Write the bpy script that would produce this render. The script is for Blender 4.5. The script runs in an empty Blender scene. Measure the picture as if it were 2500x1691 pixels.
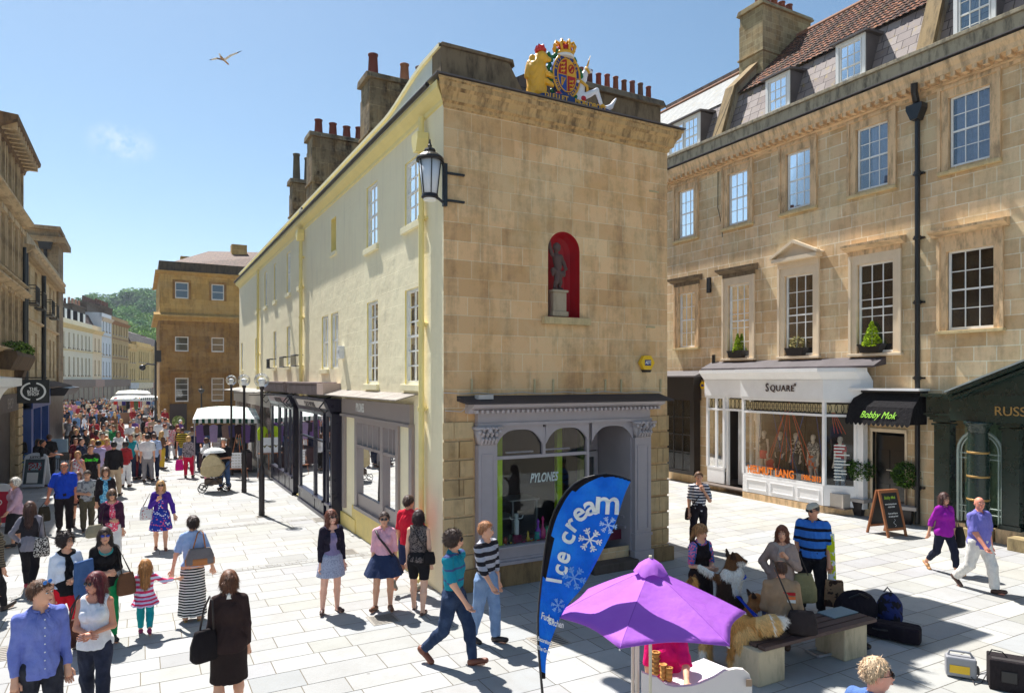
import bpy, math, random
import numpy as np
from mathutils import Vector, Matrix
R=math.radians
random.seed(7); np.random.seed(7)
SC=bpy.context.scene; COL=SC.collection
# ---------------- camera ----------------
F_=1667.; CH=3.85; CX,CY=-4.77,-11.3; TH=R(28.615)
cam=bpy.data.objects.new('camera',bpy.data.cameras.new('camera')); COL.objects.link(cam)
cam.location=(CX,CY,CH); cam.rotation_euler=(R(90),0,-TH)
cam.data.sensor_width=36; cam.data.lens=F_/2500*36; cam.data.shift_y=(927-845.5)/2500
cam.data.clip_start=.1; cam.data.clip_end=2500
SC.camera=cam
# ---------------- light ----------------
SUN_D=Vector((.2,-1,-1.69)).normalized()       # travelling direction of sunlight
SUN_EL=math.asin(-SUN_D.z)
W=bpy.data.worlds.new('World'); SC.world=W; W.use_nodes=True
wn=W.node_tree.nodes; wl=W.node_tree.links; wn.clear()
sky=wn.new('ShaderNodeTexSky'); sky.sky_type='NISHITA'; sky.sun_disc=False
sky.sun_elevation=SUN_EL; sky.sun_rotation=math.atan2(-SUN_D.x,-SUN_D.y)
sky.altitude=50; sky.air_density=1.0; sky.dust_density=.6; sky.ozone_density=1.2
bg=wn.new('ShaderNodeBackground'); bg.inputs[1].default_value=.088
wo=wn.new('ShaderNodeOutputWorld'); 
hs=wn.new('ShaderNodeHueSaturation'); hs.inputs['Saturation'].default_value=1.1; hs.inputs['Value'].default_value=.9; hs.inputs['Hue'].default_value=.49
wl.new(sky.outputs[0],hs.inputs['Color']); # a small wisp of cloud fixed to its compass direction
wt=wn.new('ShaderNodeTexCoord'); wm=wn.new('ShaderNodeVectorMath'); wm.operation='SUBTRACT'; wl.new(wt.outputs['Generated'],wm.inputs[0])
_cx,_cz=(275*1.07573-1250)/1667.,-(325*1.07573-927)/1667.; _c,_s=math.cos(TH),math.sin(TH); CD=Vector((_c*_cx+_s,-_s*_cx+_c,_cz)).normalized(); wm.inputs[1].default_value=CD
wp=wn.new('ShaderNodeMapping'); wp.inputs['Scale'].default_value=(1,1,1.6); wl.new(wm.outputs[0],wp.inputs['Vector']); wle=wn.new('ShaderNodeVectorMath'); wle.operation='LENGTH'; wl.new(wp.outputs[0],wle.inputs[0])
wr1=wn.new('ShaderNodeMapRange'); wr1.inputs[1].default_value=.0; wr1.inputs[2].default_value=.042; wr1.inputs[3].default_value=1; wr1.inputs[4].default_value=0; wl.new(wle.outputs['Value'],wr1.inputs[0])
wno=wn.new('ShaderNodeTexNoise'); wno.inputs['Scale'].default_value=48; wno.inputs['Detail'].default_value=7; wno.inputs['Roughness'].default_value=.62; wl.new(wt.outputs['Generated'],wno.inputs['Vector'])
wr2=wn.new('ShaderNodeMapRange'); wr2.inputs[1].default_value=.42; wr2.inputs[2].default_value=.72; wl.new(wno.outputs['Fac'],wr2.inputs[0])
wmu=wn.new('ShaderNodeMath'); wmu.operation='MULTIPLY'; wl.new(wr1.outputs[0],wmu.inputs[0]); wl.new(wr2.outputs[0],wmu.inputs[1])
wx=wn.new('ShaderNodeMix'); wx.data_type='RGBA'; wl.new(wmu.outputs[0],wx.inputs[0]); wl.new(hs.outputs[0],wx.inputs[6]); wx.inputs[7].default_value=(6,6.6,7,1)
wl.new(wx.outputs[2],bg.inputs[0]); wl.new(bg.outputs[0],wo.inputs[0])
sl=bpy.data.lights.new('sun','SUN'); sl.energy=5; sl.angle=R(.53); sl.color=(1,.965,.915)
so=bpy.data.objects.new('sun',sl); COL.objects.link(so); so.rotation_euler=SUN_D.to_track_quat('-Z','Y').to_euler()
so.location=(0,20,60)
SC.view_settings.view_transform='Standard'; SC.view_settings.look='None'; SC.view_settings.exposure=.82; SC.view_settings.gamma=1
SC.render.engine='CYCLES'
# ---------------- pixel helpers: full size photo pixels -> world points on known planes ----------------
KK=1.07573; cT,sT=math.cos(TH),math.sin(TH)
def _ray(px,py):
    X=(px*KK-1250)/F_; Z=-(py*KK-927)/F_
    return cT*X+sT,-sT*X+cT,Z
def G(px,py,z=0):
    r=_ray(px,py); t=(z-CH)/r[2]; return (CX+r[0]*t,CY+r[1]*t)
def AT(px,depth):
    X=(px*KK-1250)/F_*depth; return (CX+cT*X+sT*depth, CY-sT*X+cT*depth)
# ---------------- scene objects ----------------
def tagit(o,label=None,cat=None,group=None,kind=None):
    if label:o['label']=label
    if cat:o['category']=cat
    if group:o['group']=group
    if kind:o['kind']=kind
    return o
def thing(name,label,cat,loc=(0,0,0),rz=0,group=None):
    o=bpy.data.objects.new(name,None); COL.objects.link(o); o.location=loc; o.rotation_euler=(0,0,rz); o.empty_display_size=.1
    return tagit(o,label,cat,group)
def s2l(c):
    return tuple(((v/255.)/12.92 if v<=10 else (((v/255.)+.055)/1.055)**2.4) for v in c)
class B:
    def __init__(s): s.v=[]; s.f=[]; s.m=[]; s.cm=0
    def add(s,vs,fs,m=None):
        o=len(s.v); s.v.extend([tuple(p) for p in vs]); s.f.extend([tuple(i+o for i in f) for f in fs]); s.m.extend([s.cm if m is None else m]*len(fs)); return s
    def poly(s,pts,m=None): return s.add(pts,[tuple(range(len(pts)))],m)
    def box(s,x0,x1,y0,y1,z0,z1,m=None,T=None):
        vs=[(x,y,z) for x in (x0,x1) for y in (y0,y1) for z in (z0,z1)]
        if T: vs=[T(*p) for p in vs]
        return s.add(vs,[(0,1,3,2),(4,6,7,5),(0,4,5,1),(2,3,7,6),(0,2,6,4),(1,5,7,3)],m)
    def prism(s,pts,axis,a,b,m=None,T=None):
        n=len(pts)
        def P(p,t): return {'x':(t,p[0],p[1]),'y':(p[0],t,p[1]),'z':(p[0],p[1],t)}[axis]
        vs=[P(p,a) for p in pts]+[P(p,b) for p in pts]
        if T: vs=[T(*p) for p in vs]
        fs=[tuple(range(n))[::-1],tuple(range(n,2*n))]+[(i,(i+1)%n,n+(i+1)%n,n+i) for i in range(n)]
        return s.add(vs,fs,m)
    def tube(s,path,r,n=8,m=None,caps=True,T=None):
        P=[Vector(p) for p in path]; k=len(P)
        rs=[r]*k if not hasattr(r,'__len__') else list(r)
        vs=[];prev=None
        for i in range(k):
            d=(P[min(i+1,k-1)]-P[max(i-1,0)]).normalized()
            if prev is None: u=d.orthogonal().normalized()
            else:
                u=prev-d*prev.dot(d)
                u=u.normalized() if u.length>1e-5 else d.orthogonal().normalized()
            prev=u; w=d.cross(u)
            for j in range(n):
                a=2*math.pi*j/n; vs.append(tuple(P[i]+(u*math.cos(a)+w*math.sin(a))*rs[i]))
        if T: vs=[T(*p) for p in vs]
        fs=[(i*n+j,i*n+(j+1)%n,(i+1)*n+(j+1)%n,(i+1)*n+j) for i in range(k-1) for j in range(n)]
        if caps: fs+= [tuple(range(n))[::-1],tuple(range((k-1)*n,k*n))]
        return s.add(vs,fs,m)
    def lathe(s,prof,cx,cy,n=20,m=None,T=None,sx=1,sy=1):
        vs=[(cx+r*math.cos(2*math.pi*j/n)*sx,cy+r*math.sin(2*math.pi*j/n)*sy,z) for r,z in prof for j in range(n)]
        if T: vs=[T(*p) for p in vs]
        k=len(prof)
        fs=[(i*n+j,i*n+(j+1)%n,(i+1)*n+(j+1)%n,(i+1)*n+j) for i in range(k-1) for j in range(n)]
        fs+=[tuple(range(n))[::-1],tuple(range((k-1)*n,k*n))]
        return s.add(vs,fs,m)
    def ball(s,c,r,n=10,m=None,T=None):
        r=(r,r,r) if not hasattr(r,'__len__') else r
        k=max(4,n//2+1); prof=[(math.sin(math.pi*i/k),-math.cos(math.pi*i/k)) for i in range(k+1)]
        prof[0]=(.02,-1); prof[-1]=(.02,1)
        vs=[(c[0]+a*math.cos(2*math.pi*j/n)*r[0],c[1]+a*math.sin(2*math.pi*j/n)*r[1],c[2]+z*r[2]) for a,z in prof for j in range(n)]
        if T: vs=[T(*p) for p in vs]
        k=len(prof)
        fs=[(i*n+j,i*n+(j+1)%n,(i+1)*n+(j+1)%n,(i+1)*n+j) for i in range(k-1) for j in range(n)]
        return s.add(vs,fs,m)
    def build(s,name,mats,parent=None,local=False,smooth=False,label=None,cat=None,group=None,kind=None,bevel=0,origin=None):
        if not isinstance(mats,(list,tuple)): mats=[mats]
        off=np.zeros(3)
        if not local and parent is not None:
            p=parent
            while p is not None: off+=np.array(p.location); p=p.parent
        if origin is not None: off=np.array(origin,float)
        V=np.array(s.v,dtype=float).reshape(-1,3)-off
        me=bpy.data.meshes.new(name); me.from_pydata(V.tolist(),[],s.f)
        for m in mats: me.materials.append(m)
        me.polygons.foreach_set('material_index',s.m)
        if smooth: me.polygons.foreach_set('use_smooth',[True]*len(me.polygons))
        boxuv(me,off)
        o=bpy.data.objects.new(name,me); COL.objects.link(o)
        if parent is not None: o.parent=parent
        if origin is not None: o.location=origin
        if bevel:
            md=o.modifiers.new('bevel','BEVEL'); md.width=bevel; md.segments=2; md.limit_method='ANGLE'; md.angle_limit=R(40)
        return tagit(o,label,cat,group,kind)
def boxuv(me,off=(0,0,0)):
    nl=len(me.loops); npoly=len(me.polygons)
    if not nl: return
    co=np.zeros(len(me.vertices)*3); me.vertices.foreach_get('co',co); co=co.reshape(-1,3)+np.array(off)
    vi=np.zeros(nl,dtype=int); me.loops.foreach_get('vertex_index',vi)
    nr=np.zeros(npoly*3); me.polygons.foreach_get('normal',nr); nr=np.abs(nr.reshape(-1,3))
    lt=np.zeros(npoly,dtype=int); me.polygons.foreach_get('loop_total',lt)
    ax=np.repeat(np.argmax(nr*np.array([1,1,1.05]),axis=1),lt)
    c=co[vi]; uv=np.zeros((nl,2))
    uv[:,0]=np.where(ax==0,c[:,1],c[:,0]); uv[:,1]=np.where(ax==2,c[:,1],c[:,2])
    l=me.uv_layers.new(name='uv'); l.data.foreach_set('uv',uv.ravel())
# ---------------- materials ----------------
MC={}
class Nd:
    def __init__(s,name):
        s.mat=bpy.data.materials.new(name); s.mat.use_nodes=True; s.t=s.mat.node_tree; s.t.nodes.clear()
        s.out=s.t.nodes.new('ShaderNodeOutputMaterial')
    def n(s,ty,props=None,**ins):
        nd=s.t.nodes.new('ShaderNode'+ty)
        for k,v in (props or {}).items(): setattr(nd,k,v)
        for k,v in ins.items():
            key=int(k[1:]) if k[0]=='i' and k[1:].isdigit() else k.replace('_',' ')
            s.put(nd.inputs[key],v)
        return nd
    def put(s,sock,v):
        if hasattr(v,'is_linked') : s.t.links.new(v,sock)
        elif hasattr(v,'outputs'): s.t.links.new(v.outputs[0],sock)
        else:
            if sock.type=='RGBA' and len(v)==3: v=(*v,1)
            sock.default_value=v
    def coord(s,which='Object'): return s.n('TexCoord').outputs[which]
    def mapp(s,v,scale=(1,1,1),loc=(0,0,0),rot=(0,0,0)): return s.n('Mapping',Vector=v,Scale=scale,Location=loc,Rotation=rot).outputs[0]
    def noise(s,v,scale,detail=3,rough=.55): return s.n('TexNoise',Vector=v,Scale=scale,Detail=detail,Roughness=rough).outputs['Fac']
    def ramp(s,f,stops):
        nd=s.n('ValToRGB',Fac=f); el=nd.color_ramp.elements
        while len(el)<len(stops): el.new(.5)
        for e,(p,c) in zip(el,stops):
            e.position=p; e.color=(c,c,c,1) if not hasattr(c,'__len__') else (*c,1)[:4]
        return nd.outputs[0]
    def mix(s,f,a,b,mode='MIX'):
        nd=s.n('Mix',{'data_type':'RGBA','blend_type':mode}); s.put(nd.inputs[0],f); s.put(nd.inputs[6],a); s.put(nd.inputs[7],b); return nd.outputs[2]
    def math(s,op,a,b=0.,c=0.):
        nd=s.n('Math',{'operation':op}); s.put(nd.inputs[0],a); s.put(nd.inputs[1],b); s.put(nd.inputs[2],c); return nd.outputs[0]
    def bump(s,h,strength=.3,dist=.02): return s.n('Bump',Height=h,Strength=strength,Distance=dist).outputs[0]
    def fin(s,col,rough=.6,normal=None,spec=.5,metal=0.,**kw):
        p=s.n('BsdfPrincipled'); s.put(p.inputs['Base Color'],col); s.put(p.inputs['Roughness'],rough); s.put(p.inputs['Metallic'],metal)
        s.put(p.inputs['Specular IOR Level'],spec)
        if normal is not None: s.put(p.inputs['Normal'],normal)
        for k,v in kw.items(): s.put(p.inputs[k.replace('_',' ')],v)
        s.t.links.new(p.outputs[0],s.out.inputs[0]); return s.mat
def cached(fn):
    def w(*a,**k):
        key=(fn.__name__,a,tuple(sorted(k.items())))
        if key not in MC: MC[key]=fn(*a,**k)
        return MC[key]
    return w
@cached
def paint(c,rough=.45,var=.08,spec=.5,metal=0.,bump=.05,scale=3.):
    """painted or plain surface, slightly uneven and dusty. c in sRGB 0-255"""
    m=Nd('paint'); c=s2l(c); co=m.coord(); nz=m.noise(co,scale,5,.6)
    col=m.mix(m.ramp(nz,[(.35,0),(.7,1)]),tuple(v*(1-var) for v in c),tuple(min(1,v*(1+var)) for v in c))
    n2=m.noise(co,scale*22,3)
    return m.fin(col,m.math('ADD',m.math('MULTIPLY',nz,.2),rough-.1),m.bump(n2,bump,.004),spec,metal)
@cached
def stone(c1=(196,170,118),c2=(176,148,98),mort=(206,186,140),bw=.62,bh=.33,stain=.5,ms=.007,seed=0.,soot=(70,58,45),bias=0.,top=0.,pale=.25):
    m=Nd('ashlar_stone'); uv=m.coord('UV'); ob=m.coord('Object')
    wob=m.n('VectorMath',{'operation':'ADD'}); m.put(wob.inputs[0],uv)
    nv=m.n('TexNoise',Vector=uv,Scale=1.3,Detail=1.); sc=m.n('VectorMath',{'operation':'SCALE'}); m.put(sc.inputs[0],nv.outputs['Color']); sc.inputs['Scale'].default_value=.02
    m.put(wob.inputs[1],sc.outputs[0])
    def brick(w,h,off,sq,sf,col1,col2,mc,msz,loc):
        b=m.n('TexBrick',{'offset':off,'squash':sq,'squash_frequency':sf,'offset_frequency':2},Color1=col1,Color2=col2,Mortar=mc,Scale=1.,Mortar_Size=msz,Bias=bias,Brick_Width=w,Row_Height=h)
        m.put(b.inputs['Vector'],m.mapp(wob.outputs[0],loc=loc)); return b
    a=brick(bw,bh,.43,.72,3,s2l(c1),s2l(c2),s2l(mort),ms,(seed,0,0))
    b2=brick(bw*2.13,bh,.31,1.4,2,(1,1,1),(.72,.7,.66),(.9,.9,.9),0.,(seed+.37,0,0))
    col=m.mix(.75,a.outputs[0],b2.outputs[0],'MULTIPLY')
    big=m.noise(m.mapp(uv,loc=(seed*3,1,0)),.55,5,.65)
    col=m.mix(m.math('MULTIPLY',m.ramp(big,[(.45,0),(.65,1)]),pale),col,s2l((222,208,170)))
    st=m.noise(m.mapp(uv,scale=(2.6,.35,1),loc=(seed,2,0)),1.,6,.7)
    sp=m.noise(m.mapp(uv,loc=(seed,5,0)),4.5,6,.7)
    f=m.math('MULTIPLY',m.ramp(m.math('MULTIPLY',st,m.math('ADD',sp,.45)),[(.44,0),(.66,1)]),stain)
    col=m.mix(f,col,s2l(soot))
    wr=m.noise(m.mapp(uv,loc=(seed,9,0)),1.1,4,.6)
    col=m.mix(m.math('MULTIPLY',m.ramp(wr,[(.5,0),(.75,1)]),.35),col,s2l((190,140,70)))
    pit=m.noise(uv,38.,3,.7)
    col=m.mix(m.math('MULTIPLY',m.ramp(pit,[(.62,0),(.72,1)]),.25),col,s2l(soot))
    h=m.math('ADD',m.math('MULTIPLY',pit,.35),m.math('MULTIPLY',a.outputs['Fac'],-.9)); h=m.math('ADD',h,m.math('MULTIPLY',sp,.7))
    return m.fin(m.n('HueSaturation',Color=col,Saturation=1.05,Value=1.0),.88,m.bump(h,.55,.012),.25)
@cached
def plainstone(c=(190,162,108),stain=.5,soot=(66,54,42),seed=0.):
    m=Nd('dressed_stone'); ob=m.coord('UV'); c=s2l(c)
    n1=m.noise(m.mapp(ob,loc=(seed,0,0)),1.3,5,.65); n2=m.noise(m.mapp(ob,scale=(2.5,.6,1),loc=(seed,0,0)),2.,6,.7); n3=m.noise(ob,30.,3)
    col=m.mix(n1,tuple(v*.8 for v in c),tuple(min(1,v*1.18) for v in c))
    col=m.mix(m.math('MULTIPLY',m.ramp(n2,[(.46,0),(.66,1)]),stain),col,s2l(soot))
    return m.fin(col,.88,m.bump(m.math('ADD',n3,n2),.4,.01),.25)
@cached
def render_wall(c=(233,219,168),seed=0.):
    m=Nd('painted_render'); uv=m.coord('UV'); c=s2l(c)
    n1=m.noise(uv,.7,5,.6); n2=m.noise(m.mapp(uv,scale=(3,.3,1)),1.5,5,.65); n3=m.noise(uv,6.,5,.6); n4=m.noise(uv,2.2,3,.5)
    br=m.n('TexBrick',{'offset':.45,'squash':.8,'squash_frequency':3},Color1=(1,1,1,1),Color2=(1,1,1,1),Mortar=(0,0,0,1),Scale=1.,Mortar_Size=.006,Mortar_Smooth=.6,Brick_Width=.7,Row_Height=.36)
    m.put(br.inputs['Vector'],uv)
    col=m.mix(n1,tuple(v*.9 for v in c),tuple(min(1,v*1.07) for v in c))
    col=m.mix(m.math('MULTIPLY',m.ramp(n2,[(.52,0),(.78,1)]),.3),col,s2l((196,186,160)))
    h=m.math('ADD',m.math('MULTIPLY',n3,.5),m.math('MULTIPLY',n4,1.6)); h=m.math('ADD',h,m.math('MULTIPLY',br.outputs['Fac'],-.22))
    return m.fin(col,.72,m.bump(h,.55,.02),.3)
@cached
def tiles(c1,c2,mort,bw,bh,ms=.01,lich=0.,rough=.75,bstr=.6):
    m=Nd('roof_covering'); uv=m.coord('UV')
    b=m.n('TexBrick',{'offset':.5,'squash':.9,'squash_frequency':3},Color1=s2l(c1),Color2=s2l(c2),Mortar=s2l(mort),Scale=1.,Mortar_Size=ms,Brick_Width=bw,Row_Height=bh,Mortar_Smooth=.2)
    m.put(b.inputs['Vector'],uv)
    n=m.noise(uv,2.2,5,.65); col=m.mix(m.math('MULTIPLY',n,.5),b.outputs[0],s2l(mort))
    l=m.noise(m.mapp(uv,loc=(4,2,0)),3.,6,.7); col=m.mix(m.math('MULTIPLY',m.ramp(l,[(.56,0),(.66,1)]),lich),col,s2l((176,150,60)))
    h=m.math('SUBTRACT',m.math('MULTIPLY',n,.4),b.outputs['Fac'])
    return m.fin(col,rough,m.bump(h,bstr,.03),.4)
@cached
def attrmat(name,attr,rough=.7,spec=.3,bs=.2,bscale=30.,var=.0):
    m=Nd(name); a=m.n('Attribute',{'attribute_name':attr}).outputs['Color']; co=m.coord()
    nz=m.noise(co,bscale,4,.6); n1=m.noise(co,1.1,5,.65)
    if name=='paving_slab': g_=m.n('TexVoronoi',Vector=co,Scale=1.7).outputs['Distance']; a=m.mix(m.math('MULTIPLY',m.math('LESS_THAN',g_,.045),.45),a,s2l((96,92,86))); s3=m.noise(m.mapp(co,loc=(7,3,0)),.55,6,.7); a=m.mix(m.math('MULTIPLY',m.ramp(s3,[(.5,0),(.68,1)]),.3),a,s2l((150,142,128))); s4=m.noise(co,9.,4,.7); a=m.mix(m.math('MULTIPLY',m.ramp(s4,[(.5,0),(.75,1)]),.18),a,s2l((130,126,118)))
    if var: a=m.mix(m.math('MULTIPLY',m.ramp(n1,[(.35,0),(.7,1)]),var),a,s2l((120,116,108)))
    return m.fin(a,rough,m.bump(nz,bs,.01),spec)
@cached
def glass(tint=(.9,.95,.95),refl=1.):
    m=Nd('window_glass'); tr=m.n('BsdfTransparent'); m.put(tr.inputs[0],tint)
    gl=m.n('BsdfGlossy'); m.put(gl.inputs[0],(1,1,1)); gl.inputs['Roughness'].default_value=.015
    co=m.coord(); m.put(gl.inputs['Normal'],m.bump(m.noise(co,.9,2),.035,.1))
    fr=m.n('Fresnel',IOR=1.5).outputs[0]; f=m.math('MINIMUM',m.math('MULTIPLY',fr,2.0*refl),1.)
    mx=m.n('MixShader'); m.put(mx.inputs[0],f); m.t.links.new(tr.outputs[0],mx.inputs[1]); m.t.links.new(gl.outputs[0],mx.inputs[2]); m.t.links.new(mx.outputs[0],m.out.inputs[0]); return m.mat
@cached
def darkpane(c=(22,24,28)):
    m=Nd('dark_pane'); co=m.coord(); nz=m.noise(co,1.5,2); nm=m.bump(nz,.03,.1)
    return m.fin(s2l(c),.04,nm,.9)
@cached
def cloth(c,pat=None,c2=(255,255,255),p=.05,q=.5,rough=.85,seed=0.):
    """fabric; pat: None, hstripe, spots, floral, check, denim"""
    m=Nd('fabric'); co=m.coord(); a=s2l(c); b=s2l(c2); nz=m.noise(co,9.,5,.65); n1=m.noise(co,120.,2)
    fold=m.noise(m.mapp(co,scale=(1,1,.6)),13.,3,.5)
    col=m.mix(m.ramp(nz,[(.3,0),(.75,1)]),tuple(v*.86 for v in a),tuple(min(1,v*1.1) for v in a))
    if pat=='hstripe':
        z=m.n('SeparateXYZ',Vector=m.coord()).outputs[2]
        f=m.math('LESS_THAN',m.math('FRACT',m.math('DIVIDE',m.math('ADD',z,seed),p)),q); col=m.mix(f,col,b)
    elif pat=='spots':
        v=m.n('TexVoronoi',Vector=co,Scale=1./p).outputs['Distance']; col=m.mix(m.math('LESS_THAN',v,q),col,b)
    elif pat=='floral':
        v=m.n('TexVoronoi',Vector=co,Scale=1./p); f=m.math('LESS_THAN',v.outputs['Distance'],q)
        v2=m.n('TexVoronoi',Vector=co,Scale=.6/p); 
        cc=m.mix(m.math('GREATER_THAN',m.n('SeparateColor',Color=v2.outputs['Color']).outputs[0],.55),b,s2l((225,90,120)))
        col=m.mix(f,col,cc)
    elif pat=='noise':
        v=m.noise(co,1./p,2,.5); col=m.mix(m.ramp(v,[(.5,0),(.54,1)]),col,b)
    elif pat=='denim':
        col=m.mix(m.math('MULTIPLY',m.ramp(m.noise(co,3.5,4,.6),[(.45,0),(.7,1)]),.45),col,b)
    return m.fin(col,rough,m.bump(m.math('ADD',m.math('MULTIPLY',n1,.12),fold),.85,.03),.2)
@cached
def skin(c=(222,166,135)):
    m=Nd('skin'); co=m.coord(); a=s2l(c); nz=m.noise(co,7.,4)
    col=m.mix(nz,tuple(v*x for v,x in zip(a,(.95,.85,.8))),tuple(min(1,v*x) for v,x in zip(a,(1.06,1.05,1.02))))
    return m.fin(col,.5,m.bump(m.noise(co,60.,3),.08,.004),.4)
@cached
def hairm(c):
    m=Nd('hair'); co=m.coord(); a=s2l(c); nz=m.noise(m.mapp(co,scale=(60,60,7)),1.,3,.6)
    col=m.mix(m.ramp(nz,[(.35,0),(.65,1)]),tuple(v*.5 for v in a),tuple(min(1,v*1.5) for v in a))
    return m.fin(col,.5,m.bump(nz,.6,.01),.45)
@cached
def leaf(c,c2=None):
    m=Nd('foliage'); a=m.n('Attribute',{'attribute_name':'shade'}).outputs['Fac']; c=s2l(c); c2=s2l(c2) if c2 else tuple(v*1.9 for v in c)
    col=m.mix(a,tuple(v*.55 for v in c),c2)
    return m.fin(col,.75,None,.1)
def leafcloud(b,pts,size,rnd,shades=None):
    """many small leaf quads at given points"""
    for p in pts:
        a=rnd.uniform(0,6.28); t=rnd.uniform(-.9,.9); u=Vector((math.cos(a),math.sin(a),t)).normalized(); w=u.orthogonal().normalized()
        w=(w*math.cos(a*3)+u.cross(w)*math.sin(a*3)); s=size*rnd.uniform(.6,1.3); p=Vector(p)
        b.add([p-u*s,p-w*s*.55,p+u*s,p+w*s*.55],[(0,1,2,3)])
        if shades is not None: shades.extend([rnd.random()]*4)
def shade_attr(o,vals):
    at=o.data.attributes.new('shade','FLOAT','POINT'); at.data.foreach_set('value',vals)
# ---------------- lettering ----------------
def text_geo(s,size=1,ext=.01,shear=0,off=0.,align='CENTER',sp=1.):
    cu=bpy.data.curves.new('lettering','FONT'); cu.body=s; cu.size=size; cu.extrude=ext; cu.align_x=align; cu.align_y='CENTER'; cu.shear=shear; cu.offset=off; cu.space_character=sp; cu.resolution_u=4
    o=bpy.data.objects.new('lettering',cu); COL.objects.link(o)
    dg=bpy.context.evaluated_depsgraph_get(); dg.update(); me=bpy.data.meshes.new_from_object(o.evaluated_get(dg))
    vs=[tuple(v.co) for v in me.vertices]; fs=[tuple(p.vertices) for p in me.polygons]
    bpy.data.objects.remove(o); bpy.data.curves.remove(cu); bpy.data.meshes.remove(me)
    return vs,fs
def lettering(s,mat,parent,fn,size=1,ext=.008,xs=1.,label=None,name='lettering',**kw):
    vs,fs=text_geo(s,size,ext,**kw); b=B(); b.add([fn(x*xs,y,z) for x,y,z in vs],fs)
    return b.build(name,mat,parent,label=label)
# ---------------- facade frames: (a along wall, d inward, z) -> world ----------------
def T_(ox,oy,ax,ay,ix,iy): return lambda a,d,z:(ox+ax*a+ix*d,oy+ay*a+iy*d,z)
def TX(x): return T_(x,0,0,1,1,0)       # wall plane x, facing -x, a=y
def TXp(x): return T_(x,0,0,1,-1,0)     # facing +x
def TY(y): return T_(0,y,1,0,0,1)       # facing -y, a=x
def wall(b,T,a0,a1,z0,z1,ops,depth=.2,m=0,mr=1,reveal=True):
    A=sorted({a0,a1,*[o[0] for o in ops],*[o[1] for o in ops]}); Z=sorted({z0,z1,*[o[2] for o in ops],*[o[3] for o in ops]})
    A=[x for x in A if a0<=x<=a1]; Z=[x for x in Z if z0<=x<=z1]
    for i in range(len(A)-1):
        j=0
        while j<len(Z)-1:
            ca=(A[i]+A[i+1])/2
            def hole(jj): cz=(Z[jj]+Z[jj+1])/2; return any(o[0]<ca<o[1] and o[2]<cz<o[3] for o in ops)
            if hole(j): j+=1; continue
            k=j
            while k+1<len(Z)-1 and not hole(k+1): k+=1
            b.poly([T(A[i],0,Z[j]),T(A[i+1],0,Z[j]),T(A[i+1],0,Z[k+1]),T(A[i],0,Z[k+1])],m); j=k+1
    if reveal:
        for o in ops:
            p,q,r,s=o[:4]
            b.poly([T(p,0,r),T(p,depth,r),T(p,depth,s),T(p,0,s)],mr); b.poly([T(q,0,r),T(q,depth,r),T(q,depth,s),T(q,0,s)],mr)
            b.poly([T(p,0,s),T(p,depth,s),T(q,depth,s),T(q,0,s)],mr); b.poly([T(p,0,r),T(p,depth,r),T(q,depth,r),T(q,0,r)],mr)
def window(parent,T,a0,a1,z0,z1,cols=2,rows=4,d=.14,fw=.05,bar=.022,mat=None,gm=None,meet=True,sill=None,label=None,name='window',curtain=None):
    """sash window: frame with bars, pane as its sub-part"""
    mat=mat or paint((236,236,232),.4); gm=gm or glass()
    b=B(); t=.05
    b.box(a0,a0+fw,d-.01,d+t,z0,z1,T=T); b.box(a1-fw,a1,d-.01,d+t,z0,z1,T=T); b.box(a0+fw,a1-fw,d-.01,d+t,z1-fw,z1,T=T); b.box(a0+fw,a1-fw,d-.01,d+t,z0,z0+fw*1.3,T=T)
    A0,A1,Z0,Z1=a0+fw,a1-fw,z0+fw*1.3,z1-fw; zm=(Z0+Z1)/2
    if meet: b.box(A0,A1,d,d+t-.012,zm-.022,zm+.022,T=T)
    for i in range(1,cols):
        x=A0+(A1-A0)*i/cols; b.box(x-bar/2,x+bar/2,d+.008,d+t-.014,Z0,Z1,T=T)
    for j in range(1,rows):
        z=Z0+(Z1-Z0)*j/rows
        if meet and abs(z-zm)<.03: continue
        b.box(A0,A1,d+.010,d+t-.016,z-bar/2,z+bar/2,T=T)
    o=b.build(name,mat,parent,label=label)
    g=B(); g.box(A0-.005,A1+.005,d+.024,d+.029,Z0-.005,Z1+.005,T=T); g.build('pane',gm,o)
    if sill:
        w,h,pr,sm=sill; s=B(); s.box(a0-w,a1+w,-pr,.0,z0-h,z0,T=T); s.build('sill',sm,o,bevel=.008)
    if curtain:
        cm,sides=curtain; c=B()
        for (p,q) in sides:
            n=10; xs=[a0+(a1-a0)*(p+(q-p)*k/n) for k in range(n+1)]
            for k in range(n):
                dd=[d+.12+.03*math.sin(kk*2.4) for kk in (k,k+1)]
                c.poly([T(xs[k],dd[0],z0+.02),T(xs[k+1],dd[1],z0+.02),T(xs[k+1],dd[1],z1-.03),T(xs[k],dd[0],z1-.03)])
        c.build('curtain',cm,o)
    return o
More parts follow.
